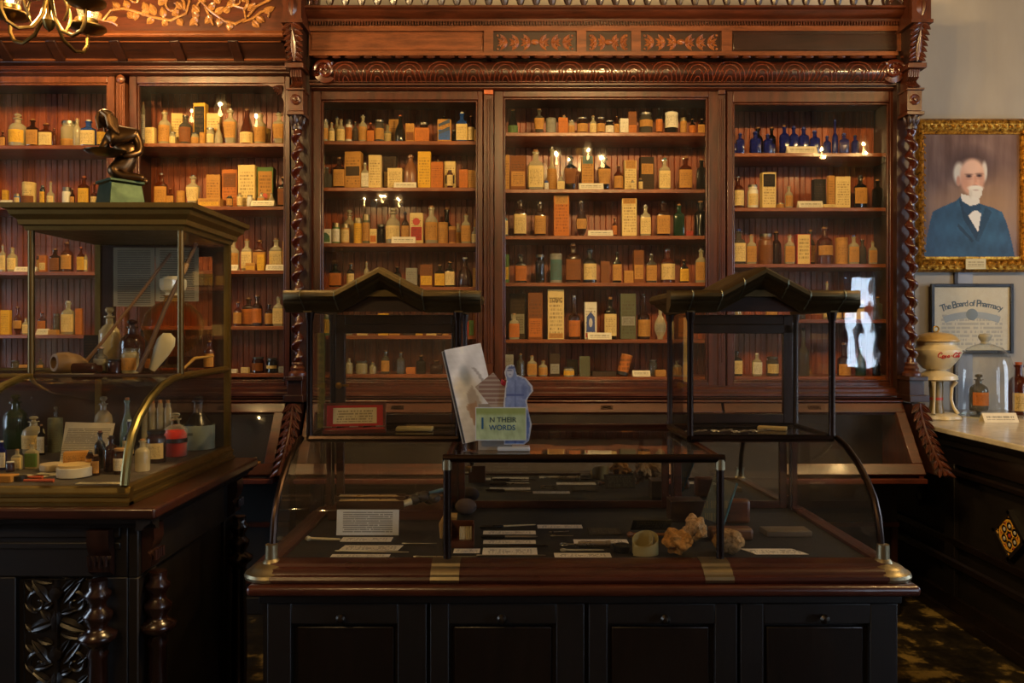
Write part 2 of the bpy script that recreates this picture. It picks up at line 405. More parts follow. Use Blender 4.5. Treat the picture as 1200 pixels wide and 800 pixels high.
def pilaster(root, pc, hand):
    Y = 4.35; cx = X_(pc, Y); m_ = RED('z'); d_ = DARK('z')
    hw = .052
    B(cx - hw, cx + hw, 4.41, 4.455, Z_(462, 4.42), 3.60).build('pilaster_board', d_, root)
    # block and leaf at the very top
    b = MB().box(cx - hw, cx + hw, 4.24, 4.41, Z_(22, 4.24), Z_(-22, 4.24)); b.box(cx - hw - .008, cx + hw + .008, 4.23, 4.41, Z_(26, 4.23), Z_(22, 4.23))
    b.leaf((cx, 4.24, Z_(18, 4.24)), (cx, 4.24, Z_(-6, 4.24)), .06, (0, -1, 0), .3)
    b.build('cap_block', m_, root, bevel=.003)
    # acanthus corbel
    prof = [(4.41, Z_(27, 4.24)), (4.245, Z_(27, 4.24)), (4.25, Z_(34, 4.25)), (4.275, Z_(42, 4.27)), (4.29, Z_(56, 4.29)), (4.29, Z_(66, 4.29)), (4.305, Z_(72, 4.3)), (4.41, Z_(72, 4.3))]
    cb = MB().prism(prof, 'x', cx - hw * .72, cx + hw * .72).build('corbel', d_, root)
    a = MB(); path = [(cx, 4.24 + .05 * u ** .6, Z_(27 + 44 * u, 4.24 + .05 * u ** .6)) for u in [0, .15, .3, .45, .6, .75, .9, 1]]
    acanthus(a, path, .105, lambda i: (0, -1, 0)); a.leaf((cx, 4.287, Z_(72, 4.29)), (cx, 4.245, Z_(34, 4.25)), .028, (0, -1, 0), .15)
    a.build('acanthus_leaf', RED('z'), cb)
    B(cx - hw, cx + hw, 4.28, 4.41, Z_(79, 4.28), Z_(73, 4.28)).build('corbel_shelf', m_, root, bevel=.003)
    prof = [(4.41, Z_(79, 4.3))] + [(4.31 + .05 * math.sin(u * PI) * (1 if u > .5 else .3), Z_(79 + 23 * u, 4.32)) for u in [0, .15, .3, .45, .6, .75, .9, 1]] + [(4.41, Z_(102, 4.32))]
    s = MB().prism(prof, 'x', cx - hw * .62, cx + hw * .62)
    for k in range(5): s.tube([(cx + hw * (-.48 + .24 * k), p[0] - .002, p[1]) for p in prof[1:-1]], .0045, 6)
    s.build('fluted_bracket', m_, root)
    b = MB().box(cx - hw * .8, cx + hw * .8, 4.315, 4.41, Z_(130, 4.32), Z_(105, 4.32)).box(cx - hw * .95, cx + hw * .95, 4.3, 4.41, Z_(105, 4.3), Z_(102.5, 4.3)).box(cx - hw * .95, cx + hw * .95, 4.3, 4.41, Z_(134, 4.3), Z_(130, 4.3))
    blk = b.build('rosette_block', m_, root, bevel=.002)
    MB().lathe([(.03, 0), (.03, .006), (.022, .012), (.012, .008), (.01, .016), (0, .018)], (cx, 4.316, Z_(117, 4.32)), 16, axis=(0, -1, 0)).build('rosette', m_, blk)
    c = MB().lathe([(.03, Z_(152, Y)), (.032, Z_(149, Y)), (.026, Z_(148, Y)), (.028, Z_(140, Y)), (.045, Z_(134.2, Y))], (cx, Y, 0), 16)
    for k in range(8):
        g = 2 * PI * k / 8; d = Vector((math.cos(g), math.sin(g), 0)); p = Vector((cx, Y, 0))
        c.leaf(p + d * .026 + Vector((0, 0, Z_(148, Y))), p + d * .044 + Vector((0, 0, Z_(136, Y))), .024, d, .3)
    c.build('capital', d_, root)
    twisted_column(root, cx, Y, 152, 424, hand=hand)
    MB().lathe([(.05, Z_(440, Y)), (.05, Z_(437, Y)), (.036, Z_(434, Y)), (.04, Z_(431, Y)), (.03, Z_(428, Y)), (.034, Z_(426, Y)), (.03, Z_(424, Y))], (cx, Y, 0), 20).build('column_base', m_, root)
    B(cx - hw * .8, cx + hw * .8, 4.29, 4.41, Z_(463, 4.3), Z_(441, 4.3)).box(cx - hw, cx + hw, 4.27, 4.41, Z_(446, 4.28), Z_(441, 4.28)).box(cx - hw * 1.05, cx + hw * 1.05, 4.26, 4.41, Z_(471, 4.27), Z_(463, 4.27)).build('pedestal', d_, root, bevel=.003)
def sloped_front(root, xs, mat):                          # xs: panel edges (metres); tilted glazed frame of the base
    T = Vector((0, 4.33, Z_(472, 4.33))); Bm = Vector((0, 4.08, Z_(556, 4.08))); dn = (Bm - T); L = dn.length; dn.normalize(); nr = Vector((0, -dn.z, dn.y)); nr = nr if nr.y < 0 else -nr
    for (a, b) in xs:
        w = .055
        def slab(m, p, q, u0, u1, th=.03):
            c = T + dn * ((u0 + u1) / 2) + nr * (-th / 2); c.x = (p + q) / 2
            m.obox(c, q - p, u1 - u0, th, (1, 0, 0), dn, nr)
        m = MB(); slab(m, a, b, 0, .06); slab(m, a, b, L - .065, L); slab(m, a, a + w, .06, L - .065); slab(m, b - w, b, .06, L - .065)
        fr = m.build('sloped_door', mat, root, bevel=.003)
        g = MB(); slab(g, a + w - .004, b - w + .004, .056, L - .061, .004); g.v = [tuple(Vector(v) - nr * .012) for v in g.v]; g.build('glass', GLASS, fr)
        cx = (a + b) / 2; c = T + dn * .03; c.x = cx
        p = MB().obox(c + nr * .003, .07, .02, .006, (1, 0, 0), dn, nr)
        p.tube([c + Vector((-.024, 0, 0)) + nr * .004, c + Vector((-.02, 0, 0)) + nr * .016, c + Vector((.02, 0, 0)) + nr * .016, c + Vector((.024, 0, 0)) + nr * .004], .003, 6)
        p.build('cup_pull', GUN(), fr)
def leaf_console(root, cx, mat):
    a = MB(); path = []
    for u in [i / 9 for i in range(10)]:
        py = 473 + 85 * u; Y = 4.26 - .26 * (u ** 1.5); path.append((cx, Y, Z_(py, Y)))
    prof = [(p[1] + .012, p[2]) for p in path]; prof += [(4.40, prof[-1][1]), (4.40, prof[0][1])]
    c = MB().prism(prof, 'x', cx - .036, cx + .036).build('leaf_console', mat, root)
    acanthus(a, path, .1, lambda i: (0, -1, .15)); acanthus(a, path[:7], .06, lambda i: (0, -1, .15)); a.build('acanthus_leaf', RED('z'), c)
PL = X_(348.5, 4.35); PR = X_(1068, 4.35)
def base_cabinet(name, label, x0, x1, doors, consoles, ends):
    root = thing(name, label, 'cabinet', ((x0 + x1) / 2, 4.3, 0))
    zt = Z_(464.8, 4.4)
    # ledge mouldings between the glazed doors above and the sloped doors
    prof = [(4.53, zt - .012), (4.36, zt - .012), (4.34, zt - .002), (4.53, zt - .002)]
    MB().prism(prof, 'x', x0, x1).build('ledge', RED('x'), root)
    B(x0, x1, 4.322, 4.53, Z_(472, 4.33) + .001, zt - .0125).build('top_rim', RED('x'), root, bevel=.006)
    sloped_front(root, doors, RED('x'))
    zb = Z_(557, 4.08)
    # ends and the floor of the sloped cases
    for e in ends: MB().prism([(4.50, zb - .02), (4.09, zb - .02), (4.09, zb + .005), (4.345, Z_(472, 4.33)), (4.50, Z_(472, 4.33))], 'x', e - .012, e + .012).build('end_board', RED('z'), root)
    B(x0, x1, 4.07, 4.50, zb - .045, zb - .018).build('case_floor', wood('30120a', '5e2614', 'x', .45, .1), root, bevel=.004)
    B(x0, x1, 4.50, 4.52, 0.0, Z_(472, 4.33)).build('back_board', BLACK('x'), root)
    B(x0, x1, 4.40, 4.50, .1, zb - .046).build('body', BLACK('z'), root)
    B(x0, x1, 4.36, 4.499, 0, .099).build('plinth', BLACK('x'), root, bevel=.005)
    B(x0, x1, 4.375, 4.40, Z_(617, 4.38), Z_(612, 4.38)).build('moulding', RED('x'), root)
    B(x0, x1, 4.37, 4.40, Z_(683, 4.38), Z_(671, 4.38)).build('moulding', RED('x'), root, bevel=.003)
    n = max(1, round((x1 - x0) / .55))
    for k in range(n + 1):
        xx = x0 + .02 + (x1 - x0 - .04) * k / n; B(xx - .018, xx + .018, 4.385, 4.40, Z_(670, 4.38), Z_(618, 4.38)).build('stile', DARK('z'), root)
    for c in consoles: leaf_console(root, c, DARK('z'))
    return root
# ---------------------------------------------------------------- the tall wall cabinet with three glazed doors
def main_cabinet():
    x0, x1 = PL + .054, PR - .054
    root = thing('wall_cabinet', 'tall carved mahogany wall cabinet with three glazed doors between twisted columns', 'cabinet', ((x0 + x1) / 2, 4.6, 0))
    # carcass
    zb = Z_(452, 4.5)
    for px in (360, 573, 846, 1057):
        B(X_(px, 4.57) - .012, X_(px, 4.57) + .012, 4.53, 4.9, zb, Z_(60, 4.5)).build('upright', RED('z'), root)
    for e in (x0 - .1, x1 + .08): B(e, e + .02, 4.46, 5.29, Z_(462, 4.42), 3.6).build('side_board', DARK('z'), root)
    B(x0, x1, 4.465, 4.9, zb - .03, zb).build('bay_floor', RED('x'), root)
    MB().prism([(4.53, Z_(464, 4.4)), (4.40, Z_(464, 4.4)), (4.40, Z_(461, 4.4)), (4.42, Z_(459, 4.42)), (4.42, Z_(456, 4.42)), (4.45, Z_(453.5, 4.45)), (4.45, Z_(452, 4.46)), (4.53, Z_(452, 4.46))], 'x', x0, x1).build('lower_moulding', RED('x'), root)
    B(x0, x1, 4.89, 4.91, zb - .03, 3.6).build('back_board', DARK('z'), root)
    bay(root, 361, 572, 112, [165, 219.5, 284.7, 336, 393, 438.5], 452)
    bay(root, 574.5, 845, 110, [155, 221.5, 276, 331, 397.6, 441.5], 452)
    bay(root, 847.5, 1056, 114, [179, 243, 309, 374, 441], 452)
    frame_door(root, 364, 566, 105, 452, 377, 560, 118, 447, RED('x'), RED('z'))
    frame_door(root, 579, 841, 105, 452, 590, 829, 115, 447, RED('x'), RED('z'))
    frame_door(root, 851, 1052, 106, 452, 858, 1041, 121, 447, RED('x'), RED('z'))
    for (a, b) in ((567, 578), (842, 850)):
        m = MB().box(X_(a, 4.47), X_(b, 4.47), 4.47, 4.53, Z_(452, 4.47), Z_(111, 4.47)); w = X_(b, 4.47) - X_(a, 4.47)
        for k in range(3): m.tube([(X_(a, 4.47) + w * (.25 + .25 * k), 4.47, Z_(425, 4.47)), (X_(a, 4.47) + w * (.25 + .25 * k), 4.47, Z_(116, 4.47))], w * .1, 6)
        st = m.build('fluted_strip', RED('z'), root)
        MB().box(X_(a, 4.46), X_(b, 4.46), 4.455, 4.53, Z_(110.5, 4.46), Z_(103, 4.46)).build('strip_block', wood('8a3a14', 'c46a2a', 'z', .4, .2) if a < 800 else RED('z'), st, bevel=.003)
    # mouldings over the doors
    MB().prism([(4.53, Z_(105, 4.45)), (4.45, Z_(105, 4.45)), (4.44, Z_(103, 4.44)), (4.44, Z_(101, 4.44)), (4.41, Z_(99.5, 4.41)), (4.41, Z_(97, 4.41)), (4.395, Z_(96, 4.4)), (4.395, Z_(94, 4.4)), (4.53, Z_(94, 4.4))], 'x', x0, x1).build('door_moulding', RED('x'), root)
    # carved roll with leaf arches
    zc, yc, r = Z_(81.5, 4.36), 4.425, .062
    roll = MB().prism([(yc - r * math.cos(a), zc + r * math.sin(a)) for a in [(-1.4 + 2.8 * i / 16) for i in range(17)]] + [(4.5, zc + r), (4.5, zc - r)], 'x', X_(384, 4.38), X_(1045, 4.38)).build('carved_roll', wood('180804', '3a160a', 'x', .3, .4), root)
    lv = MB(); pitch = 37.5 * 4.38 / 900; xa = X_(386, 4.38); n = 18
    def on(u, a): return (u, yc - (r + .001) * math.cos(a), zc + (r + .001) * math.sin(a))
    for k in range(n):
        c = xa + pitch * (k + .5)
        for (wd, hg) in ((.5, 2.3), (.36, 1.8), (.22, 1.3), (.1, .7)):
            lv.tube([on(c + pitch * wd * math.cos(PI * t / 12), -1.25 + hg * math.sin(PI * t / 12)) for t in range(13)], .0035, 5)
        for s in (-.42, -.3, -.15, .15, .3, .42): lv.tube([on(c + pitch * s * .3, -1.2), on(c + pitch * s * .75, -.2), on(c + pitch * s, .6)], [.002, .005, .001], 5)
    lv.build('leaf_arches', wood('32130a', '74341c', 'x', .3, .5), roll)
    for (px, sg) in ((380, 1), (1049, -1)):
        s = MB(); c = W(px, 82, 4.36)
        spiral(s, c, .006, .058, 0 if sg > 0 else PI, (0 if sg > 0 else PI) + sg * 9.5, .011, n=40)
        s.lathe([(.066, 0), (.066, .05), (.03, .062), (0, .064)], (c[0], 4.43, c[2]), 20, axis=(0, -1, 0))
        for k in range(7):
            a = k * .55 + .3; s.leaf((c[0] + sg * .02 * math.cos(a), 4.37, c[2] + .02 * math.sin(a)), (c[0] + sg * .07 * math.cos(a), 4.375, c[2] + .068 * math.sin(a)), .022, (0, -1, 0), .3)
        s.build('scroll', wood('2a0f08', '5c2412', 'x', .3, .4), root)
    # row of beads
    bd = MB(); k = 0; px = 366
    while px < 1060:
        wd = 10 if k % 2 == 0 else 5.5
        bd.ball(W(px + wd, 66.8, 4.375), wd * 4.375 / 900 * .92, .012, .0095, 10, 6); px += wd * 2 - 1.5 + (5 if k % 2 else 4); k += 1
    bd.build('bead_row', RED('x'), root)
    # frieze
    Y = 4.39; zt, zl = Z_(29, Y), Z_(65, Y)
    m = MB().box(x0, x1, Y, Y + .06, Z_(36, Y), zt).box(x0, x1, Y, Y + .06, zl, Z_(60, Y)); edges = [(x0, X_(362, Y))]
    pans = [(362, 567), (578, 676), (687, 740), (751, 846), (858, 1064)]
    for a, b in zip(pans, pans[1:]): edges.append((X_(a[1], Y), X_(b[0], Y)))
    edges.append((X_(1064, Y), x1))
    for a, b in edges: m.box(a, b, Y, Y + .06, Z_(60, Y), Z_(36, Y))
    m.build('frieze_frame', REDL('x'), root, bevel=.004)
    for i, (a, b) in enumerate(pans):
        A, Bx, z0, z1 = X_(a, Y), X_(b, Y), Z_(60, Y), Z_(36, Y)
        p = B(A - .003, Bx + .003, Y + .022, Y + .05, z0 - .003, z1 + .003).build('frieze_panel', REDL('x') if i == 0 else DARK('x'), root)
        if 0 < i < 4: relief(A + .012, Bx - .012, z0 + .008, z1 - .008, Y + .021, (3, 2, 3)[i - 1], i).build('carving', wood('5a2e16', '9c6034', 'x', .3, .4), p)  # carving lightened, panels behind darkened: highlights and shade put into the wood colours
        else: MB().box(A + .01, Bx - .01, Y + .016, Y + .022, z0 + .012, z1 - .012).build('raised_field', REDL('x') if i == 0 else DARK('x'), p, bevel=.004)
    # dentils and ledge
    dn = MB(); px = 364.
    while px < 1062: dn.box(X_(px, 4.375), X_(px + 1.7, 4.375), 4.375, 4.395, Z_(29, 4.375), Z_(25, 4.375)); px += 3.3
    dn.build('dentil_row', RED('x'), root, ang=0)
    MB().prism([(4.45, 3.373), (4.372, 3.373), (4.372, 3.388), (4.355, 3.392), (4.335, 3.404), (4.325, 3.42), (4.305, 3.425), (4.305, 3.437), (4.45, 3.437)], 'x', x0, x1).build('ledge', RED('x'), root)
    B(x0, x1, 4.39, 4.45, Z_(29, 4.39), 3.373).build('dentil_board', DARK('x'), root)
    # balustrade
    for k in range(37):
        X = X_(368 + 18.6 * k, 4.36)
        MB().lathe([(.02, 0), (.02, .012), (.011, .018), (.02, .035), (.024, .05), (.012, .075), (.01, .11), (.02, .14), (.02, .15)], (X, 4.36, 3.438), 8).build('spindle', DARK('z'), root)
    B(x0, x1, 4.33, 4.40, 3.589, 3.64).build('balustrade_rail', DARK('x'), root, bevel=.005)
    for (a, b) in ((360, 374), (1038, 1061)):
        p = B(X_(a, 4.34), X_(b, 4.34), 4.335, 4.37, 3.4385, 3.5885).build('balustrade_panel', DARK('z'), root)
        relief(X_(a, 4.34) + .005, X_(b, 4.34) - .005, 3.445, 3.58, 4.334, 1, 5).build('carving', RED('x'), p)
    pilaster(root, 348.5, 1); pilaster(root, 1068, -1)
    return root
main_cabinet()

# ---------------------------------------------------------------- the lower cabinet bays to the left
def left_cabinet():
    x0, x1 = -3.45, PL - .058
    root = thing('wall_cabinet', 'lower mahogany wall cabinet with coved cornice, left of the twisted column', 'cabinet', ((x0 + x1) / 2, 4.6, 0))
    zb = Z_(452, 4.5)
    for px in (-82, 148, 339): B(X_(px, 4.57) - .012, X_(px, 4.57) + .012, 4.53, 4.9, zb, Z_(60, 4.5)).build('upright', RED('z'), root)
    B(x0, x1, 4.465, 4.9, zb - .03, zb).build('bay_floor', RED('x'), root)
    B(x0, x1, 4.89, 4.91, zb - .03, 3.6).build('back_board', DARK('z'), root)
    MB().prism([(4.53, Z_(464, 4.4)), (4.40, Z_(464, 4.4)), (4.40, Z_(461, 4.4)), (4.42, Z_(459, 4.42)), (4.42, Z_(456, 4.42)), (4.45, Z_(453.5, 4.45)), (4.45, Z_(452, 4.46)), (4.53, Z_(452, 4.46))], 'x', x0, x1).build('lower_moulding', RED('x'), root)
    bay(root, -80, 146.5, 92, [170, 241, 318, 392, 437.5], 452)
    bay(root, 149.5, 337.5, 92, [167.5, 241.5, 316.6, 382, 437.5], 452)
    frame_door(root, -80, 136, 87, 452, -68, 128, 98, 447, REDL('x'), REDL('z'))
    frame_door(root, 153, 341, 88, 452, 162, 335, 99, 447, RED('x'), RED('z'))
    # fan bracket in the corner of the glass opening
    fx, fz = X_(335, YF), Z_(99, YF); n = 10; rad = 30 * 4.5 / 900
    arc = [(fx - rad + rad * math.sin(i / n * PI / 2), fz - rad + rad * math.cos(i / n * PI / 2)) for i in range(n + 1)]
    f = MB().prism(arc + [(fx, fz)], 'y', 4.482, 4.495)
    for i in range(6):
        a = .15 + i * .25; f.leaf((fx - .012, 4.48, fz - .012), (fx - .012 - .07 * math.cos(a), 4.48, fz - .012 - .07 * math.sin(a)), .014, (0, -1, 0), .4)
    f.build('fan_bracket', RED('x'), root)
    a, b = 137, 147
    m = MB().box(X_(a, 4.47), X_(b, 4.47), 4.46, 4.53, zb, Z_(97, 4.47)); w = X_(b, 4.47) - X_(a, 4.47)
    for k in range(4): m.tube([(X_(a, 4.47) + w * (.2 + .2 * k), 4.46, Z_(425, 4.47)), (X_(a, 4.47) + w * (.2 + .2 * k), 4.46, Z_(100, 4.47))], w * .09, 6)
    st = m.build('fluted_strip', REDL('z'), root)
    MB().lathe([(w * .5, 0), (w * .5, .012), (w * .3, .02), (0, .022)], (X_(142, 4.46), 4.46, Z_(93, 4.46)), 12, axis=(0, -1, 0)).build('strip_block', REDL('z'), st)
    MB().prism([(4.53, Z_(88, 4.46)), (4.46, Z_(88, 4.46)), (4.44, Z_(86, 4.45)), (4.44, Z_(84, 4.44)), (4.41, Z_(82, 4.42)), (4.41, Z_(79.5, 4.41)), (4.43, Z_(78.5, 4.43)), (4.43, Z_(77, 4.43)), (4.53, Z_(77, 4.43))], 'x', x0, x1).build('door_moulding', RED('x'), root)
    # cove: sloping panelled band
    T = Vector((0, 4.30, Z_(43, 4.30))); D = Vector((0, 4.45, Z_(77, 4.45))); dn = D - T; L = dn.length; dn.normalize(); nr = Vector((0, dn.z, -dn.y)); nr = nr if nr.y < 0 else -nr
    def slab(m, p, q, u0, u1, th, lift=0.):
        c = T + dn * ((u0 + u1) / 2) + nr * (lift - th / 2); c.x = (p + q) / 2; m.obox(c, q - p, u1 - u0, th, (1, 0, 0), dn, nr)
    m = MB(); slab(m, x0, x1, 0, L * .14, .03); slab(m, x0, x1, L * .86, L, .03)
    st = [X_(p, 4.37) for p in (-140, -68, 2, 64, 138, 208, 276, 345)]
    for s in st: slab(m, max(x0, s - .026), min(x1, s + .026), L * .14, L * .86, .03)
    m.build('cove_frame', DARK('x'), root, bevel=.003)
    for s, e in zip(st, st[1:]):
        m = MB(); slab(m, s + .02, min(x1, e) - .02, L * .1, L * .9, .012, -.014); p = m.build('cove_panel', DARK('x'), root)
        m = MB()
        slab(m, s + .03, min(x1, e) - .03, L * .16, L * .2, .012, -.004); slab(m, s + .03, min(x1, e) - .03, L * .8, L * .84, .012, -.004); m.build('panel_bead', REDL('x'), p)
    MB().prism([(4.45, Z_(44, 4.3)), (4.27, Z_(44, 4.28)), (4.26, Z_(41, 4.26)), (4.26, Z_(39, 4.26)), (4.29, Z_(36, 4.29)), (4.45, Z_(36, 4.29))], 'x', x0, x1).build('upper_moulding', REDL('x'), root)
    # carved upper panel
    zt = 3.62; zl = Z_(36, 4.31)
    pan = B(x0, x1, 4.31, 4.45, zl, zt).build('upper_panel', RED('x'), root)
    B(X_(331, 4.3), x1, 4.285, 4.3095, zl, zt).build('panel_edge', RED('z'), pan)
    c = MB(); Y = 4.303
    def curl(px, py, r, a0, a1, rad=.009):
        spiral(c, W(px, py, Y), r * .15 * Y / 900, r * Y / 900, a1, a0, rad, n=26)
    def stem(pts, r=.008): c.tube([W(x, y, Y) for x, y in pts], [r * (.5 + .5 * math.sin(PI * (.15 + .7 * i / (len(pts) - 1)))) for i in range(len(pts))], 6)
    def lf(x, y, x2, y2, w=9): c.leaf(W(x, y, Y + .004), W(x2, y2, Y + .002), w * Y / 900, (0, -1, 0), .35)
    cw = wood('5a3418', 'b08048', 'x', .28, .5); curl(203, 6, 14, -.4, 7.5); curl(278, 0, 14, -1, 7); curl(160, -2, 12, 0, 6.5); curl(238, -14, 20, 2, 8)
    stem([(120, 24), (130, 12), (145, 10), (160, 14), (178, 20), (200, 24), (218, 16), (222, 2), (220, -12)])
    stem([(228, -12), (236, 2), (248, 14), (262, 24), (276, 28), (288, 22), (286, 10), (272, 6)])
    stem([(284, 26), (296, 22), (306, 14), (316, 12), (314, 20)]); stem([(290, 20), (300, 8), (312, 2), (320, -2)])
    stem([(236, 0), (226, 12), (228, 26), (232, 30)]); stem([(240, 8), (246, 20), (250, 30)]); stem([(120, 24), (132, 26), (138, 30)]); stem([(105, 16), (120, 24)]); stem([(88, 5), (94, 18), (104, 24), (120, 23)])
    for q in ((172, 14, 168, 2), (182, 18, 176, 4), (192, 21, 190, 8), (180, 20, 172, 28), (196, 24, 190, 30), (208, 22, 214, 30), (150, 10, 146, 0), (140, 11, 132, 2), (240, 4, 232, -8), (252, 16, 262, 8), (258, 20, 256, 32), (270, 26, 268, 36), (232, 20, 222, 30), (300, 20, 310, 26), (308, 14, 322, 8), (226, 6, 234, 14), (160, 14, 158, 24), (245, 12, 252, 2), (118, 22, 112, 14), (84, 8, 76, 0), (96, 20, 86, 26), (125, 25, 138, 20)): lf(*q)
    for q in ((186, 6, 194, -4), (214, 10, 206, 2), (222, -2, 230, -10), (258, 4, 250, -6), (266, 8, 276, 0), (290, 12, 300, 4), (296, 24, 304, 32), (166, 18, 176, 10), (202, 18, 210, 12), (232, 14, 226, 22), (262, 14, 270, 8), (150, 14, 156, 22), (284, 2, 292, -8), (248, 18, 240, 28)): lf(*q)
    c.build('scroll_carving', cw, pan)
    return root
left_cabinet()
e = .055
main_base = base_cabinet('base_cabinet', 'mahogany base cabinet with sloping glazed doors beneath the three tall glazed doors', PL + .057, PR - .057,
    [(PL + .06, X_(573, 4.33)), (X_(576, 4.33), X_(845, 4.33)), (X_(848, 4.33), PR - .06)], [], [PL + .08, PR - .08])
for cx in (PL, PR): leaf_console(main_base, cx, DARK('z'))
base_cabinet('base_cabinet', 'mahogany base cabinet with sloping glazed doors, lower left beside the carved counter', -3.45, PL - .057,
    [(-3.4, X_(50, 4.33)), (X_(53, 4.33), PL - .06)], [], [PL - .075])
# ---------------------------------------------------------------- bottles, jars, boxes on the shelves
GL = {'am': ('4a1c06', .16, 'amber'), 'br': ('2a1208', .08, 'dark brown'), 'cl': ('b8ae8c', .5, 'clear'), 'gr': ('16301c', .15, 'green'), 'bl': ('10195c', .14, 'cobalt blue'),
      'bk': ('0c0b09', .05, 'black'), 'aq': ('5a7a76', .4, 'aqua'), 'st': ('7a4a26', 0, 'stoneware'), 'cc': ('d8d4c4', 1.02, 'clear'), 'gy': ('4a463c', .3, 'smoky grey'), 'db': ('20407c', .1, 'blue')}
PC = {'cr': ('dcc07c', 'cream'), 'tn': ('b8843c', 'tan'), 'or': ('bc6c26', 'orange'), 'ye': ('d8a630', 'yellow'), 'wh': ('e0d8bc', 'white'), 'gn': ('55743a', 'green'), 'bu': ('3a64a8', 'blue'),
      'rd': ('a8382a', 'red'), 'dk': ('3a2c1c', 'dark brown'), 'gy': ('8d8a78', 'grey'), 'bn': ('7c4718', 'brown'), 'bk': ('211d18', 'black'), 'ol': ('5c5e42', 'olive'), 'te': ('4a6a62', 'teal')}
KN = {'b': 'round bottle', 'f': 'flat bottle', 'j': 'jar', 'g': 'stoppered bottle', 'x': 'box', 't': 'tin', 'w': 'tapered bottle', 'k': 'flared bottle', 'o': 'oval flask', 'v': 'vial', 'd': 'low pot', 'c': 'card', 's': 'stoneware bottle', 'n': 'long-necked bottle', 'p': 'shouldered bottle', 'r': 'round canister'}
def paper(c, z='z', rows=13, dens=.52): return printed(PC[c][0], '4a3620', rows, z, .12, .86, dens)
def glass_of(g): return vitreous(GL[g][0], GL[g][1]) if g != 'st' else plain('7a4a26', .35, 0.)
PROF = {
 'b': [(.9, 0), (1, .02), (1, .58), (.94, .64), (.7, .7), (.42, .74), (.36, .78), (.36, .9), (.5, .905), (.5, .95), (.34, .955)],
 'f': [(.94, 0), (1, .02), (1, .62), (.9, .68), (.5, .73), (.36, .76), (.34, .9), (.48, .905), (.48, .945), (.32, .95)],
 'p': [(.66, 0), (.7, .02), (1, .6), (.95, .67), (.6, .72), (.34, .76), (.32, .88), (.52, .9), (.5, .95), (.32, .955)],
 'j': [(.94, 0), (1, .02), (1, .74), (.94, .79), (.8, .82), (.8, .86), (.86, .87), (.86, .9), (.6, .9)],
 'g': [(.95, 0), (1, .03), (1, .55), (.92, .63), (.6, .7), (.36, .73), (.33, .82), (.52, .84), (.5, .86), (.3, .86)],
 'w': [(.92, 0), (1, .02), (1, .36), (.86, .48), (.55, .66), (.36, .8), (.32, .92), (.42, .925), (.42, .97), (.3, .97)],
 'k': [(.95, 0), (1, .03), (1, .3), (.8, .5), (.45, .66), (.32, .72), (.3, .9), (.42, .905), (.42, .95), (.3, .955)],
 'n': [(.94, 0), (1, .02), (1, .46), (.9, .53), (.5, .58), (.34, .64), (.3, .9), (.42, .905), (.4, .95), (.28, .955)],
 's': [(.95, 0), (1, .02), (1, .45), (.9, .56), (.55, .72), (.32, .82), (.3, .9), (.42, .91), (.42, .97), (.25, .98)],
 'v': [(.95, 0), (1, .03), (1, .82), (.7, .86), (.7, .93), (.55, .935)],
 'd': [(.9, 0), (1, .06), (1, .75), (.96, .78), (.6, .78)],
 't': [(1, 0), (1, .8), (.6, .8)],
 'r': [(1, 0), (1, .86), (.6, .86)],
}
def oval_prof(): return [(.5, 0), (.6, .02)] + [(max(.22, math.sin(PI * (.12 + .8 * u))), .03 + .72 * u) for u in [i / 10 for i in range(11)]] + [(.3, .8), (.3, .92), (.42, .93), (.4, .97), (.25, .975)]
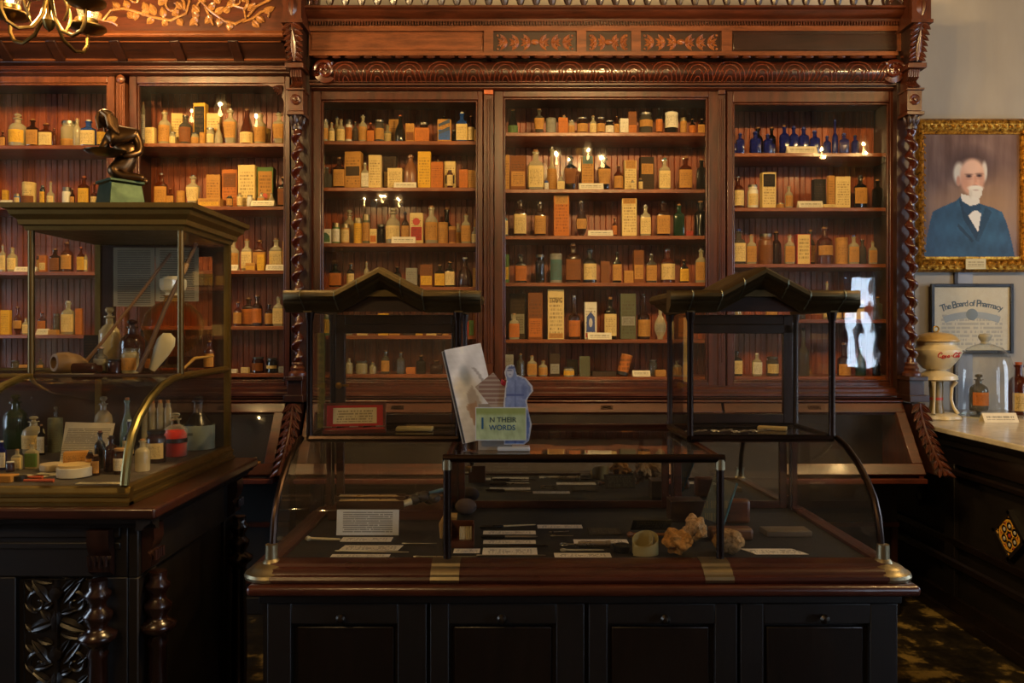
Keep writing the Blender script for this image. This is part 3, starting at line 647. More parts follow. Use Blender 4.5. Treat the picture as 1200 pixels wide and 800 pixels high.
def vessel(name, kind, g, lab, x, y, z, w, h, rng, detail=True, stop=None, labspan=None):
    """one bottle, jar, box or card standing on z with its front at depth y"""
    r = w / 2
    if kind == 'c':
        m = MB(); d = h * .55; th = .0012
        for s in (-1, 1): m.prism([(y + d, z + h), (y + d + s * d, z), (y + d + s * (d + th), z), (y + d + s * th * .5, z + h + th)], 'x', x - r, x + r)
        return m.build(name, printed(PC[lab][0], '4a4438', 3, 'z', .25, .8, .42))
    if kind == 'x':
        dp = min(max(w * .62, .02), .10); rot = rng.uniform(-.09, .09); ca, sa = math.cos(rot), math.sin(rot); c = (x, y + dp * .55, z + h / 2)
        o = MB().obox(c, w, dp, h, (ca, sa, 0), (-sa, ca, 0), (0, 0, 1)).build(name, paper(g), bevel=min(.0015, w * .05))
        if lab != 'no':
            a0, a1 = labspan or (.12, .55); cz = z + h * (a0 + a1) / 2
            MB().obox(Vector((x, y + dp * .55, cz)) + Vector((sa, -ca, 0)) * (dp / 2 + .0004), w * .86, .0008, h * (a1 - a0), (ca, sa, 0), (-sa, ca, 0), (0, 0, 1)).build('label', paper(lab, 'z', 8, .5), o)
        return o
    sy = 1.; sq = 0.
    if kind == 'f': sy, sq = .62, 3.
    if kind == 'p': sy, sq = .8, 2.
    if kind == 'o': sy = .5
    prof = oval_prof() if kind == 'o' else PROF[kind]
    yc = y + r * sy
    body_m = paper(g) if kind in 'tr' else (plain('d8d0b8', .4, 0.) if g == 'wh' else glass_of(g))
    seg = 16
    o = MB().lathe([(0.0001, 0)] + [(a * r, b * h) for a, b in prof], (x, yc, z), seg, 1, sy, sq).build(name, body_m)
    top = prof[-1]
    # stopper or lid
    if kind == 'g': st = MB().lathe([(.2 * r, .84 * h), (.22 * r, .87 * h), (.16 * r, .89 * h), (.4 * r, .93 * h), (.42 * r, .965 * h), (.3 * r, .99 * h), (.05 * r, h)], (x, yc, z), 12); sm = glass_of(g)
    elif kind in 'jd': st = MB().lathe([(.9 * r, prof[-1][1] * h + .0003), (.92 * r, .985 * h), (.85 * r, h), (.01 * r, h)], (x, yc, z), seg); sm = stop or metal('8a8478', .4)
    elif kind in 'tr': st = MB().lathe([(1.0 * r, prof[-1][1] * h + .0003), (1.0 * r, .98 * h), (.97 * r, h), (.01 * r, h)], (x, yc, z), seg); sm = paper(g) if kind == 'r' else metal('9a8c6a', .4)
    else:
        k = top[0] * r * .98; st = MB().lathe([(k * .9, top[1] * h - .002), (k * 1.05, h - .001), (k, h), (.01 * r, h)], (x, yc, z), 10); sm = stop or plain('9a6c3a', .8, 0.)
    st.build('lid' if kind in 'jdtr' else 'stopper', sm, o)
    if lab != 'no':
        span = {'b': (.1, .56), 'f': (.08, .6), 'p': (.2, .62), 'j': (.14, .62), 'g': (.14, .5), 'w': (.06, .35), 'k': (.06, .28), 'n': (.06, .43), 's': (.1, .4), 'v': (.12, .7), 'd': (.15, .65), 't': (.1, .72), 'r': (.1, .8), 'o': (.22, .5)}[kind]
        a0, a1 = labspan or span; half = 1.15 if kind in 'bjgwkntrdvs' else 1.05; vs = []; nn = 9
        def rad(zz):
            for (ra, za), (rb, zb) in zip(prof, prof[1:]):
                if za <= zz <= zb: return ra + (rb - ra) * (zz - za) / max(1e-6, zb - za)
            return 1.
        zs = [a0 + (a1 - a0) * i / 4 for i in range(5)]
        for layer in (.0003, .0011):
            for zz in zs:
                for i in range(nn):
                    a = -PI / 2 + half * (2 * i / (nn - 1) - 1); ca, sa = math.cos(a), math.sin(a)
                    if sq: e = 2 + sq; d = (abs(ca) ** e + abs(sa) ** e) ** (1 / e); ca, sa = ca / d, sa / d
                    rr = rad(zz) * r * 1.012 + layer; vs.append((x + ca * rr, yc + sa * (rr * sy + (1 - sy) * layer), z + zz * h))
        m = MB(); q = nn * 5
        fs = []
        for i in range(4):
            for k in range(nn - 1):
                a, b, c, d = i * nn + k, i * nn + k + 1, (i + 1) * nn + k + 1, (i + 1) * nn + k
                fs.append((q + a, q + b, q + c, q + d)); fs.append((d, c, b, a))
        for k in range(nn - 1): fs.append((k, k + 1, q + k + 1, q + k)); t = 4 * nn + k; fs.append((t, q + t, q + t + 1, t + 1))
        for i in range(4):
            a = i * nn; fs.append((a, q + a, q + a + nn, a + nn)); a += nn - 1; fs.append((a, a + nn, q + a + nn, q + a))
        m.add(vs, fs).build('label', paper(lab), o)
    return o
NAMES = {'b': 'bottle', 'f': 'flat_bottle', 'j': 'jar', 'g': 'stoppered_bottle', 'x': 'box', 't': 'tin', 'w': 'tapered_bottle', 'k': 'flared_bottle', 'o': 'flask', 'v': 'vial', 'd': 'pot', 'c': 'card', 's': 'stoneware_bottle', 'n': 'long_necked_bottle', 'p': 'shouldered_bottle', 'r': 'canister'}
CATS = {'x': 'box', 't': 'tin', 'r': 'tin', 'j': 'jar', 'd': 'pot', 'c': 'card', 'v': 'vial'}
ORDN = ['leftmost', 'second from left', 'third from left', 'fourth from left', 'fifth from left', 'sixth from left', 'seventh from left', 'eighth from left', 'ninth from left', 'tenth from left',
        'eleventh from left', 'twelfth from left', 'thirteenth from left', 'fourteenth from left', 'fifteenth from left', 'sixteenth from left', 'seventeenth from left', 'eighteenth from left', 'nineteenth from left', 'twentieth from left', 'twenty-first from left', 'twenty-second from left', 'twenty-third from left', 'twenty-fourth from left']
SHN = ['top shelf', 'second shelf', 'third shelf', 'fourth shelf', 'fifth shelf', 'bottom shelf']
CORK = plain('9a6c3a', .8, 0.)
STOPS = {'ck': CORK, 'wc': plain('d8d2c0', .4, 0.), 'bc': plain('1c1a18', .4, 0.), 'uc': plain('2a3c8c', .4, 0.), 'tc': plain('3f6a66', .4, 0.), 'mc': metal('a09a8c', .35), 'oc': plain('b85a20', .6, 0.)}
def look(k, g, lab, extra):
    if extra: return extra
    if k == 'c': return 'folded white description card'
    if k == 'x': return '%s carton' % PC[g][1] + (' with %s panel' % PC[lab][1] if lab not in ('no', g) else '')
    if k in 'tr': return '%s %s' % (PC[g][1], KN[k]) + (' with %s label' % PC[lab][1] if lab not in ('no', g) else '')
    gn = 'white' if g == 'wh' else GL[g][2]
    kn = KN[k] if k != 's' else 'bottle'
    return ('%s %s' % (gn, kn)) + (' with %s label' % PC[lab][1] if lab != 'no' else '')
def shelf(bay, idx, py, items, Ys=4.57, y_front=4.612, nbottom=5):
    """items: kind x w h glass label [key=value...]; pixel sizes are turned into metres at the shelf"""
    rows = []
    for it in items.strip().split(';'):
        p = it.split()
        if not p: continue
        extra = None
        if '"' in it: extra = it.split('"')[1]; p = it.replace('"' + extra + '"', '').split()
        k, x, w, h, g, lab = p[0], float(p[1]), float(p[2]), float(p[3]), p[4], p[5]
        opt = dict(q.split('=') for q in p[6:])
        rows.append([k, x, w, h, g, lab, opt, extra])
    rows.sort(key=lambda r: r[1])
    shn = SHN[idx] if idx < nbottom else 'bottom shelf'
    looks = [look(r[0], r[4], r[5], r[7]) for r in rows]
    # keep the things apart: push back or narrow whatever would touch its neighbour
    spots = {}; done = []
    for i in sorted(range(len(rows)), key=lambda q: float(rows[q][6].get('b', 0))):
        k, x, w, h = rows[i][:4]; y = y_front + float(rows[i][6].get('b', 0)) * .11; s_ = y / F; X = (x - 600) * s_; Wd = w * s_
        dp = min(max(Wd * .62, .02), .10) * 1.16 if k == 'x' else (h * s_ * 1.2 if k == 'c' else Wd * {'f': .66, 'p': .85, 'o': .5}.get(k, 1.) + .003)
        for _ in range(6):
            for (X2, W2, y2, d2) in done:
                ov = (Wd + W2) / 2 + .0012 - abs(X - X2)
                if ov <= 0 or y > y2 + d2 + .001 or y + dp < y2 - .001: continue
                if ov < .3 * min(Wd, W2): X += (ov / 2 if X > X2 else -ov / 2); Wd -= ov
                else: y = y2 + d2 + .0025
        dp_max = 4.856 - y
        if dp > dp_max: Wd *= max(.4, dp_max / dp)
        spots[i] = (X, Wd, y); done.append((X, Wd, y, min(dp, dp_max)))
    z = Z_(py, Ys) + .0006
    for i, (k, x, w, h, g, lab, opt, extra) in enumerate(rows):
        rng = random.Random(int(x * 13 + h)); back = float(opt.get('b', 0))
        X, Wd, y = spots[i]
        s = y / F
        o = vessel(NAMES[k], k, g, lab, X, y, z, Wd, (h + .6) * s + (y - Ys) * .0, rng, stop=STOPS.get(opt.get('s')), labspan=tuple(float(v) for v in opt['l'].split(',')) if 'l' in opt else None)
        L = looks[i]
        if looks.count(L) > 1: lb = '%s, %s on %s, %s' % (L, ORDN[i], shn, bay)
        else: lb = '%s on the %s of %s' % (L, shn, bay)
        if back and len(lb.split()) < 14: lb = lb.replace(', %s' % ORDN[i], ' at the back, %s' % ORDN[i]) if looks.count(L) > 1 else lb
        tag(o, lb, CATS.get(k, 'bottle'), 'bottles, boxes and cards on the %s of %s' % (shn, bay))
        PLACED[(bay, idx, int(x))] = o
PLACED = {}
LB, MBY, RB, CB, FB = 'left glazed bay', 'middle glazed bay', 'right glazed bay', 'corner bay', 'far-left bay'
shelf(LB, 0, 165, '''j 380 8 27 cl tn; b 387 9 24 cl cr; b 394 8 36 cl no b=1 s=mc; b 398.5 10 28 cl cr; d 408 8 27 wh or "tall tan pot with orange front"; b 415 8 25 gy dk; b 424 11 33 cl tn s=mc; f 432.5 11 23 am or s=oc;
 j 443 13 27 gy tn; b 451 10 25 cl cr; x 461 12 33 tn no b=1; k 468 13 33 bk no s=oc l=.45,.75; x 480 10 22 tn bn; x 494 17 17 or no; j 496 12 29 br no b=1; x 520.5 16 27 tn bu "tan carton with slanted blue stripe"; b 520 9 37 bk no b=1; f 541 13 36 db cr s=wc; b 552 8 32 br cr s=ck; f 559 6 25 br tn; j 533 8 20 bk no b=1''')
shelf(LB, 1, 219.5, '''f 382 13 25 gy no s=mc; n 378 8 48 cl no b=1; f 396.5 13 37 br tn; x 413.5 19 43 tn dk l=.35,.6; f 426.5 10 30 cl wh s=wc; x 438 17 39 cr no; x 456 18 40 dk cr; x 461.5 17 24 cr no b=-.25; s 480 18 41 st no; c 474.5 26 6 wh wh b=-.3; x 497 15 43 ye no l=.75,1; x 512 14 31 or no; b 513 7 38 cl no b=1; x 527 13 32 cr dk l=.2,.5; v 527 7 21 am cr b=-.25 s=bc; x 543 10 22 or no; x 553.5 12 21 tn no''')
shelf(LB, 2, 284.7, '''x 381 13 17 wh gn "white carton with round green emblem"; t 393 9 24 gn wh; t 403.5 10 23 tn cr; g 408 15 43 cl no b=1; t 418.5 10 30 ye no; t 428.5 9 34 ol tn; x 437 8 17 cr or; g 459 17 43 cl cr; j 446 10 25 bk no b=1; b 474 9 38 br tn s=bc; x 487.5 15 36 cr rd "cream carton with red disc"; c 472.5 28 7 wh wh b=-.3; b 505 15 45 cl tn; r 518.5 12 25 tn no; n 523 16 45 bk no b=1; r 530 9 20 tn bn; b 536.5 9 26 cl tn b=.6; f 546 11 35 cl tn; b 556 8 20 cl cr; x 559 6 31 tn no b=1''')
shelf(LB, 3, 336, '''f 392 14 27 bk or s=bc; b 410 9 28 bk cr; b 429 6 30 cl no; b 465 10 24 bk no; x 482 13 22 gy no; j 487 9 15 wh no; x 499 15 26 bn ye l=.1,.5; f 515 11 26 bk ye; f 527 11 30 bk cr; k 544.5 18 35 br no s=wc; x 557 6 22 tn no''')
shelf(LB, 4, 393, '''t 381 9 26 gn ye; b 408 9 22 cl cr; x 424 12 23 cr no; x 437 9 24 bn no; x 449 12 25 ye no; x 462 12 23 tn no; r 480 17 23 dk or l=.3,.9; x 491 8 3 ye no b=-.2; x 505.5 12 12 cr no; b 514 8 16 br tn; x 521 8 18 tn no; x 546 7 16 rd no; x 552 6 17 gn no; x 558 6 24 bn no''')
shelf(LB, 5, 438.5, '''b 408 9 18 cl no; j 422.5 14 14 cl no; b 451 10 27 gy tn; b 469 10 25 gy no; x 481.5 11 7 or no; f 493 11 21 bk no; f 511 15 15 br no; b 436 8 13 cl no''')
shelf(MBY, 0, 155, '''w 601 12 29 bk gn; p 632 12 30 gy tn s=ck; r 646 12 19 gy no; x 660 11 19 or no l=.1,.7; v 661 6 26 cl no b=.7; j 670 8 16 cl tn; j 683 13 20 br tn; b 695.5 8 22 cl cr; j 704.5 10 20 br tn; j 714.5 11 16 bk wh; b 722.5 7 21 br tn; x 731.5 10 18 wh no; x 741 11 26 bn or l=.0,.4; j 758 16 26 gy tn l=.35,.65; b 773 8 31 bk or s=bc; j 788 16 27 bk wh l=.3,.95; t 802 8 19 tn no; b 812 8 18 bk or; f 823 9 18 bk tn''')
shelf(MBY, 1, 221.5, '''x 593 8 41 tn no; x 607 18 40 bn tn; f 628 18 48 cl cr s=ck; v 640.5 5 12 db wh; n 647.5 12 53 cl tn s=mc l=.05,.5; f 657.5 8 17 cl cr; p 668.5 15 41 bk bn s=bc; x 689 14 40 tn te l=.78,1; p 709 15 41 bk tn s=bc; c 693 29 7 wh wh b=-.3; b 725.5 11 30 am tn; x 739 14 35 cr tn l=.72,1; v 741.5 4 11 cl cr b=-.2; v 751 5 14 gy cr; x 759.5 16 40 dk tn l=.5,.8; f 779.5 13 38 cl cr s=tc; f 804 15 40 am tn s=ck; f 823 12 37 bk no s=ck''')
shelf(MBY, 2, 276, '''f 591 8 30 aq cr; f 609.5 14 43 br cr s=bc; f 633 13 40 br tn s=mc; x 658 18 48 or tn l=.78,1; o 684 18 41 br tn s=mc; c 704 29 6 wh wh b=-.3; b 719.5 8 22 am or; x 738 17 44 cr tn l=.86,1; f 757 12 37 cl cr s=mc; f 778 15 41 br tn s=bc; f 796.5 13 38 ol no "dark olive flat bottle"; x 808.5 8 6 rd no; b 822.5 15 42 bk no'''.replace('ol no', 'gr no'))
shelf(MBY, 3, 331, '''x 592 9 33 gn ye; f 610.5 13 33 bk or s=bc; j 633 11 33 bk no; r 652 14 34 gy te; f 672 17 46 br bn; b 692 16 40 bk cr s=bc; x 709.5 10 25 bn no; f 723.5 10 36 bk tn s=bc; x 737 11 14 tn no; x 747.5 14 38 bn tn; f 764 12 34 gy tn s=mc; b 784 17 40 am cr s=mc; f 802.5 10 27 bk ye; f 822.5 13 40 cl tn s=mc''')
shelf(MBY, 4, 397.6, '''f 589.5 6 25 bk or; f 602.5 12 30 cl or; x 607 18 53 dk gy b=.7; x 627 17 54 bn or l=.05,.45; x 651.5 19 58 cr tn "tall cream TONIC carton" l=.02,.12; n 673.5 14 51 br or s=mc; x 692.5 14 43 wh no "white carton with red and blue emblem"; c 703 28 7 wh wh b=-.3; f 716 14 49 bk cr; x 736.5 18 53 ol gy l=.3,.5; n 755.5 15 53 br tn s=bc; o 774.5 14 38 cl gy''')
shelf(MBY, 5, 441.5, '''x 595 13 25 gy no; b 610 10 26 gy no; f 623.5 11 24 cl tn; b 636.5 11 18 cl tn s=ck; x 650.5 12 26 dk gy; o 667 13 10 wh ye; x 671 13 18 bk no b=.8; x 685.5 12 23 ol no; x 708 28 5 dk no; c 752 21 6 wh wh; j 766 10 18 gy no b=.6; x 774.5 12 7 tn no'''.replace('o 667 13 10 wh ye', 'j 667 13 10 cl ye'))
shelf(RB, 0, 179, '''f 860 6 18 bl no s=bc; f 868 10 25 bl no s=uc; f 886.5 13 27 bl no s=uc; b 890 12 36 bk no b=.7 s=ck; f 900.5 10 24 bl no s=uc; b 906 10 36 bk no b=.7 s=ck; f 907 9 20 bl no s=uc; f 921.5 11 35 bl no s=ck; f 932.5 11 34 bl no s=uc; f 944.5 12 33 bl no s=uc; f 957.5 12 29 bl no s=uc; b 971 9 22 bl no s=uc; n 980 7 41 bl no s=uc; f 990.5 11 25 bl no s=uc; b 1004 9 23 bl no s=bc; c 941 35 8 wh wh b=-.3''')
shelf(RB, 1, 243, '''b 866.5 14 38 am cr s=mc; j 884 12 28 wh cr; x 901.5 16 42 cr bk l=.6,.95 "cream carton with dark portrait panel"; t 916 9 6 tn no; b 926 9 27 cl tn; c 951 29 8 wh wh b=-.2; x 963.5 14 35 bk no; x 973 11 38 tn no; c 973 14 3 cr cr b=-.4; x 988.5 17 37 cr no; o 1010 14 39 bk tn s=bc l=.15,.62; f 1030 12 34 bk no'''.replace('o 1010', 'f 1010'))
shelf(RB, 2, 309, '''f 867 15 41 gy cr s=uc; f 881.5 11 35 cl tn; j 900 16 36 st bn; b 911.5 12 40 br no b=.7; f 926.5 11 35 cl tn; x 942.5 16 35 rd cr l=.02,.98 "red-edged carton with cream front"; b 954 10 42 gy tn b=.6 s=ck; b 970 18 44 am tn l=.25,.5; r 989 14 31 tn no; f 1001.5 12 34 cl tn s=uc; b 1012.5 9 31 gy no b=.6; f 1024 9 27 cl tn''')
shelf(RB, 3, 374, '''b 865 12 36 cl no; f 905 13 30 cl tn; b 940 12 28 gy no; n 971 9 44 cl cr s=ck; b 983 9 20 cl cr; x 1007.5 11 22 cr bk l=.55,.8; j 995 11 13 gy ol; f 1030 10 26 gy no'''.replace('gy ol', 'gy tn'))
shelf(RB, 4, 441, '''f 864 13 29 bk cr s=bc; f 888 11 26 cl wh s=wc; j 907.5 14 22 gy cr; n 944 14 56 gy no s=bc; n 992 15 38 br tn l=.02,.36; k 1011 12 34 gr no; b 1029 9 20 bk no''', nbottom=4)
shelf(CB, 0, 167.5, '''v 167 4 50 cl wh; x 175 11 20 cr no; b 190 14 41 cl tn; j 200 9 15 cl cr; x 208 15 40 cr no b=.7; b 214.5 15 37 gy bn; j 227 9 14 cl tn s=bc; x 232 16 51 ye bk l=.1,.92 "tall yellow carton with black print" b=.4; v 236 7 14 tn tn; j 245 9 20 cl cr s=mc; x 249.5 15 39 cr tn b=.5; k 254.5 9 26 cl no; p 268 15 43 cl tn s=mc; w 287 16 43 am cr; b 303 14 38 cl tn; v 308 7 22 cr cr; p 325.5 14 39 cl tn s=bc; v 334 5 18 cr cr'''.replace('v 236 7 14 tn tn', 'r 236 7 14 tn no').replace('v 308 7 22 cr cr', 'r 308 7 22 cr no').replace('v 334 5 18 cr cr', 'r 334 5 18 cr no'))
shelf(CB, 1, 241.5, '''f 187 14 40 am tn s=mc; f 197 11 22 am tn; r 210 10 19 tn no; p 224 15 38 cl cr s=mc; x 244 16 40 tn no; x 264 18 46 or bn l=.55,.9; x 287 20 50 cr no; x 307.5 19 48 gn tn l=.2,.9 "green carton with tan panel and red dot"; x 245 27 9 tn ye b=-.3; v 268 7 13 gy tn b=-.2; v 280 6 16 cl cr b=-.2; j 292.5 8 13 wh no b=-.2; f 305 8 17 cl tn b=-.15; k 316.5 10 17 cl no b=-.15; f 331.5 13 36 bk bn; c 307 27 6 wh wh b=-.45''')
shelf(CB, 2, 316.6, '''b 270.5 14 37 cl tn; f 287.5 12 37 cl cr; f 302.5 15 36 am tn; f 322.5 15 38 cl cr; x 334 6 34 tn no; x 293 11 8 tn ye b=-.3; x 305 8 18 ye no b=-.3; c 272 12 6 wh wh b=-.3; c 323.5 25 6 wh wh b=-.35''')
shelf(CB, 3, 382, '''f 266 7 28 cl cr; b 277 10 28 am tn; f 286 15 33 br or; b 299.5 12 36 br or; b 314 10 26 br tn; f 324.5 14 34 cl cr s=mc; x 335.5 5 25 bn no''')
shelf(CB, 4, 437.5, '''x 272 10 4 wh no; x 286.5 9 6 cr no; j 300 14 18 br bn; j 317 13 17 bk cr l=.3,.5; x 332 12 7 gy no''', nbottom=4)
shelf(FB, 0, 170, '''f 2 6 18 am tn; g 14.5 20 41 cl ye s=mc; f 26 7 26 am ye; f 36 13 33 br tn s=ck; f 51.5 15 28 am cr s=ck; b 61 7 22 am no; j 71.5 19 33 cl tn l=.02,.35 s=mc; b 88 9 34 cl no; f 101 17 32 db cr s=wc; b 117 11 31 am ye''')
shelf(FB, 1, 241, '''x 2 6 20 ye no; t 17.5 8 15 db cr; r 29.5 15 29 cr bn l=.05,.45; v 48 6 25 bk ye s=bc; n 57 8 30 cl cr; d 75.5 10 23 wh no; b 82.5 7 21 br tn; f 96.5 12 36 am ye s=oc; n 108.5 8 28 am cr; c 5 14 7 wh wh b=-.2'''.replace('t 17.5 8 15 db cr', 't 17.5 8 15 bu cr'))
shelf(FB, 2, 318, '''f 2 6 32 cl cr; b 11 11 29 cl cr s=ck; c 29 26 5 wh wh b=-.2; v 42.5 5 20 am tn; x 49 8 19 or cr; f 62.5 11 27 br bn s=ck; b 74.5 14 35 am tn; f 93.5 8 29 am ye s=oc; v 99 5 20 cl cr''')
shelf(FB, 3, 392, '''x 5 10 28 ye no; o 19 12 32 am tn; f 29 7 19 cl cr; f 47 9 26 am or s=oc; c 48.5 14 6 wh wh b=-.3; j 62 10 24 gy no; x 61 10 5 tn no b=-.3; f 77.5 14 39 cl cr s=wc; x 91.5 7 30 or no''')
shelf(FB, 4, 437.5, '''j 15 9 14 gy no; x 28 13 9 tn no; b 45 8 16 gy tn''', nbottom=4)
# TONIC lettering, emblems, red disc, the leaning tin
def on_front(key, dz, size, s, mat, width=None):
    o = PLACED[key]; xs = [v.co for v in o.data.vertices]; L = o.location
    yf = min(v.y for v in xs) + L.y; cx = L.x
    return text(s, size, mat, o, (cx, yf - .0022, L.z + dz), width=width)
INK = plain('1e1a16', .7, 0.)
on_front((MBY, 4, 651), .236, .034, 'TONIC', INK, .078)
on_front((CB, 0, 232), .13, .024, 'B I T T E R S', INK, .05) if False else None
def disc(key, dz, r, col, dx=0., name='emblem', sy=1.):
    o = PLACED[key]; L = o.location; yf = min(v.co.y for v in o.data.vertices) + L.y
    MB().lathe([(r, 0), (r, .0012), (.0001, .0012)], (L.x + dx, yf - .0012, L.z + dz), 20, 1, sy, axis=(0, -1, 0)).build(name, plain(col, .6, 0.), o)
disc((LB, 2, 487), .135, .022, 'b8402c'); disc((CB, 1, 307), .075, .017, 'c04a28'); disc((LB, 2, 381), .045, .022, '2f5238'); disc((RB, 3, 1007), .085, .012, '2a2622')
k = (MBY, 4, 692); o = PLACED[k]; L = o.location; yf = min(v.co.y for v in o.data.vertices) + L.y
m = MB().prism([(L.x - .026, L.z + .045), (L.x + .026, L.z + .045), (L.x + .024, L.z + .135), (L.x, L.z + .165), (L.x - .024, L.z + .135)], 'y', yf - .0018, yf - .0008); m.build('emblem', plain('3a4a7c', .6, 0.), o)
MB().prism([(L.x - .03, L.z + .012), (L.x + .03, L.z + .012), (L.x + .03, L.z + .038), (L.x - .03, L.z + .038)], 'y', yf - .0018, yf - .0008).build('red_band', plain('a83030', .6, 0.), o)
MB().ball((L.x, yf - .002, L.z + .1), .011, .001, .028, 10, 6).build('figure_print', plain('b8b0a0', .6, 0.), o)
def stripe(key):
    o = PLACED[key]; L = o.location; yf = min(v.co.y for v in o.data.vertices) + L.y
    for d in (0, .045): MB().prism([(L.x - .034, L.z + .05 + d), (L.x + .034, L.z + .075 + d), (L.x + .034, L.z + .098 + d), (L.x - .034, L.z + .066 + d)], 'y', yf - .0022, yf - .0012).build('stripe', plain('3a4658', .6, 0.), o)
stripe((LB, 0, 520))
# the orange tin that leans on the bottom shelf of the middle bay
s = 4.64 / F; cx = (732 - 600) * s; z0 = Z_(441.5, 4.57)
ax = Vector((.26, .08, 1)).normalized()
o = MB().lathe([(.0001, 0), (.034, 0), (.034, .115), (.0001, .115)], (cx - .012, 4.66, z0 + .0115), 18, axis=ax).build('tin', paper('or', 'z', 5, .45))
MB().lathe([(.0355, .1152), (.0355, .122), (.0001, .122)], (cx - .012, 4.66, z0 + .0115), 18, axis=ax).build('lid', plain('c8803a', .6, 0.), o)
MB().lathe([(.0352, -.0062), (.0352, .014)], (cx - .012, 4.66, z0 + .0115), 18, axis=ax).build('bottom_rim', plain('1e1812', .5, 0.), o)
tag(o, 'orange tin leaning over on the bottom shelf of the middle glazed bay', 'tin')
# ---------------------------------------------------------------- centre: panelled counter and the glass showcase on it
PANE = pane(.04, .03)
def frame_rect(m, x0, x1, z0, z1, w, y0, y1):
    m.box(x0, x0 + w, y0, y1, z0, z1).box(x1 - w, x1, y0, y1, z0, z1).box(x0 + w, x1 - w, y0, y1, z1 - w, z1).box(x0 + w, x1 - w, y0, y1, z0, z0 + w); return m
def centre_counter():
    root = thing('panelled_counter', 'dark panelled wooden counter carrying the wide glass showcase in the middle', 'counter', (.2, 2.6, 0))
    B(-.744, 1.144, 2.14, 3.06, .862, .893).build('counter_top', wood('2a110a', '5a2a18', 'x', .3, .3), root, bevel=.013, seg=3)
    Y = 2.19; bl = BLACK('z')
    B(-.718, 1.107, 2.215, 3.0, 0, .8615).build('carcass', bl, root)
    B(-.722, 1.111, 2.186, 2.2145, .83, .8615).build('top_rail', bl, root, bevel=.003)
    B(-.722, 1.111, 2.18, 2.2145, 0, .07).build('plinth', bl, root, bevel=.004)
    s = Y / F
    doors = [(313, 500, 341, 466, 401), (504, 685, 526, 652, 588), (690, 864, 712, 838, 778), (868, 1052, 895, 1020, 963)]
    for (a, b, c, d, kx) in doors:
        x0, x1, p0, p1 = X_(a, Y), X_(b, Y), X_(c, Y), X_(d, Y); zt, zb, pt, pb = .8285, .0715, Z_(731, Y), .16
        m = MB().box(x0, p0, Y, 2.2145, zb, zt).box(p1, x1, Y, 2.2145, zb, zt).box(p0, p1, Y, 2.2145, pt, zt).box(p0, p1, Y, 2.2145, zb, pb)
        dr = m.build('door', bl, root, bevel=.003)
        B(p0 + .012, p1 - .012, 2.205, 2.2148, pb + .012, pt - .012).build('panel', wood('0c0807', '1c120d', 'z', .35, .2), dr, bevel=.006)
        MB().lathe([(.007, 0), (.006, .012), (.013, .018), (.014, .024), (.008, .031), (.0001, .033)], W(kx, 722, Y), 14, axis=(0, -1, 0)).build('knob', metal('55504a', .3), dr)
    # pale worn ring at the top right door
    return root
centre_counter()
XL, XR = -.70, 1.08
SX0, SX1 = -.19, .61
CP = [(2.245, .945), (2.252, 1.0), (2.265, 1.055), (2.29, 1.105), (2.335, 1.15), (2.40, 1.195), (2.48, 1.232), (2.55, 1.25)]
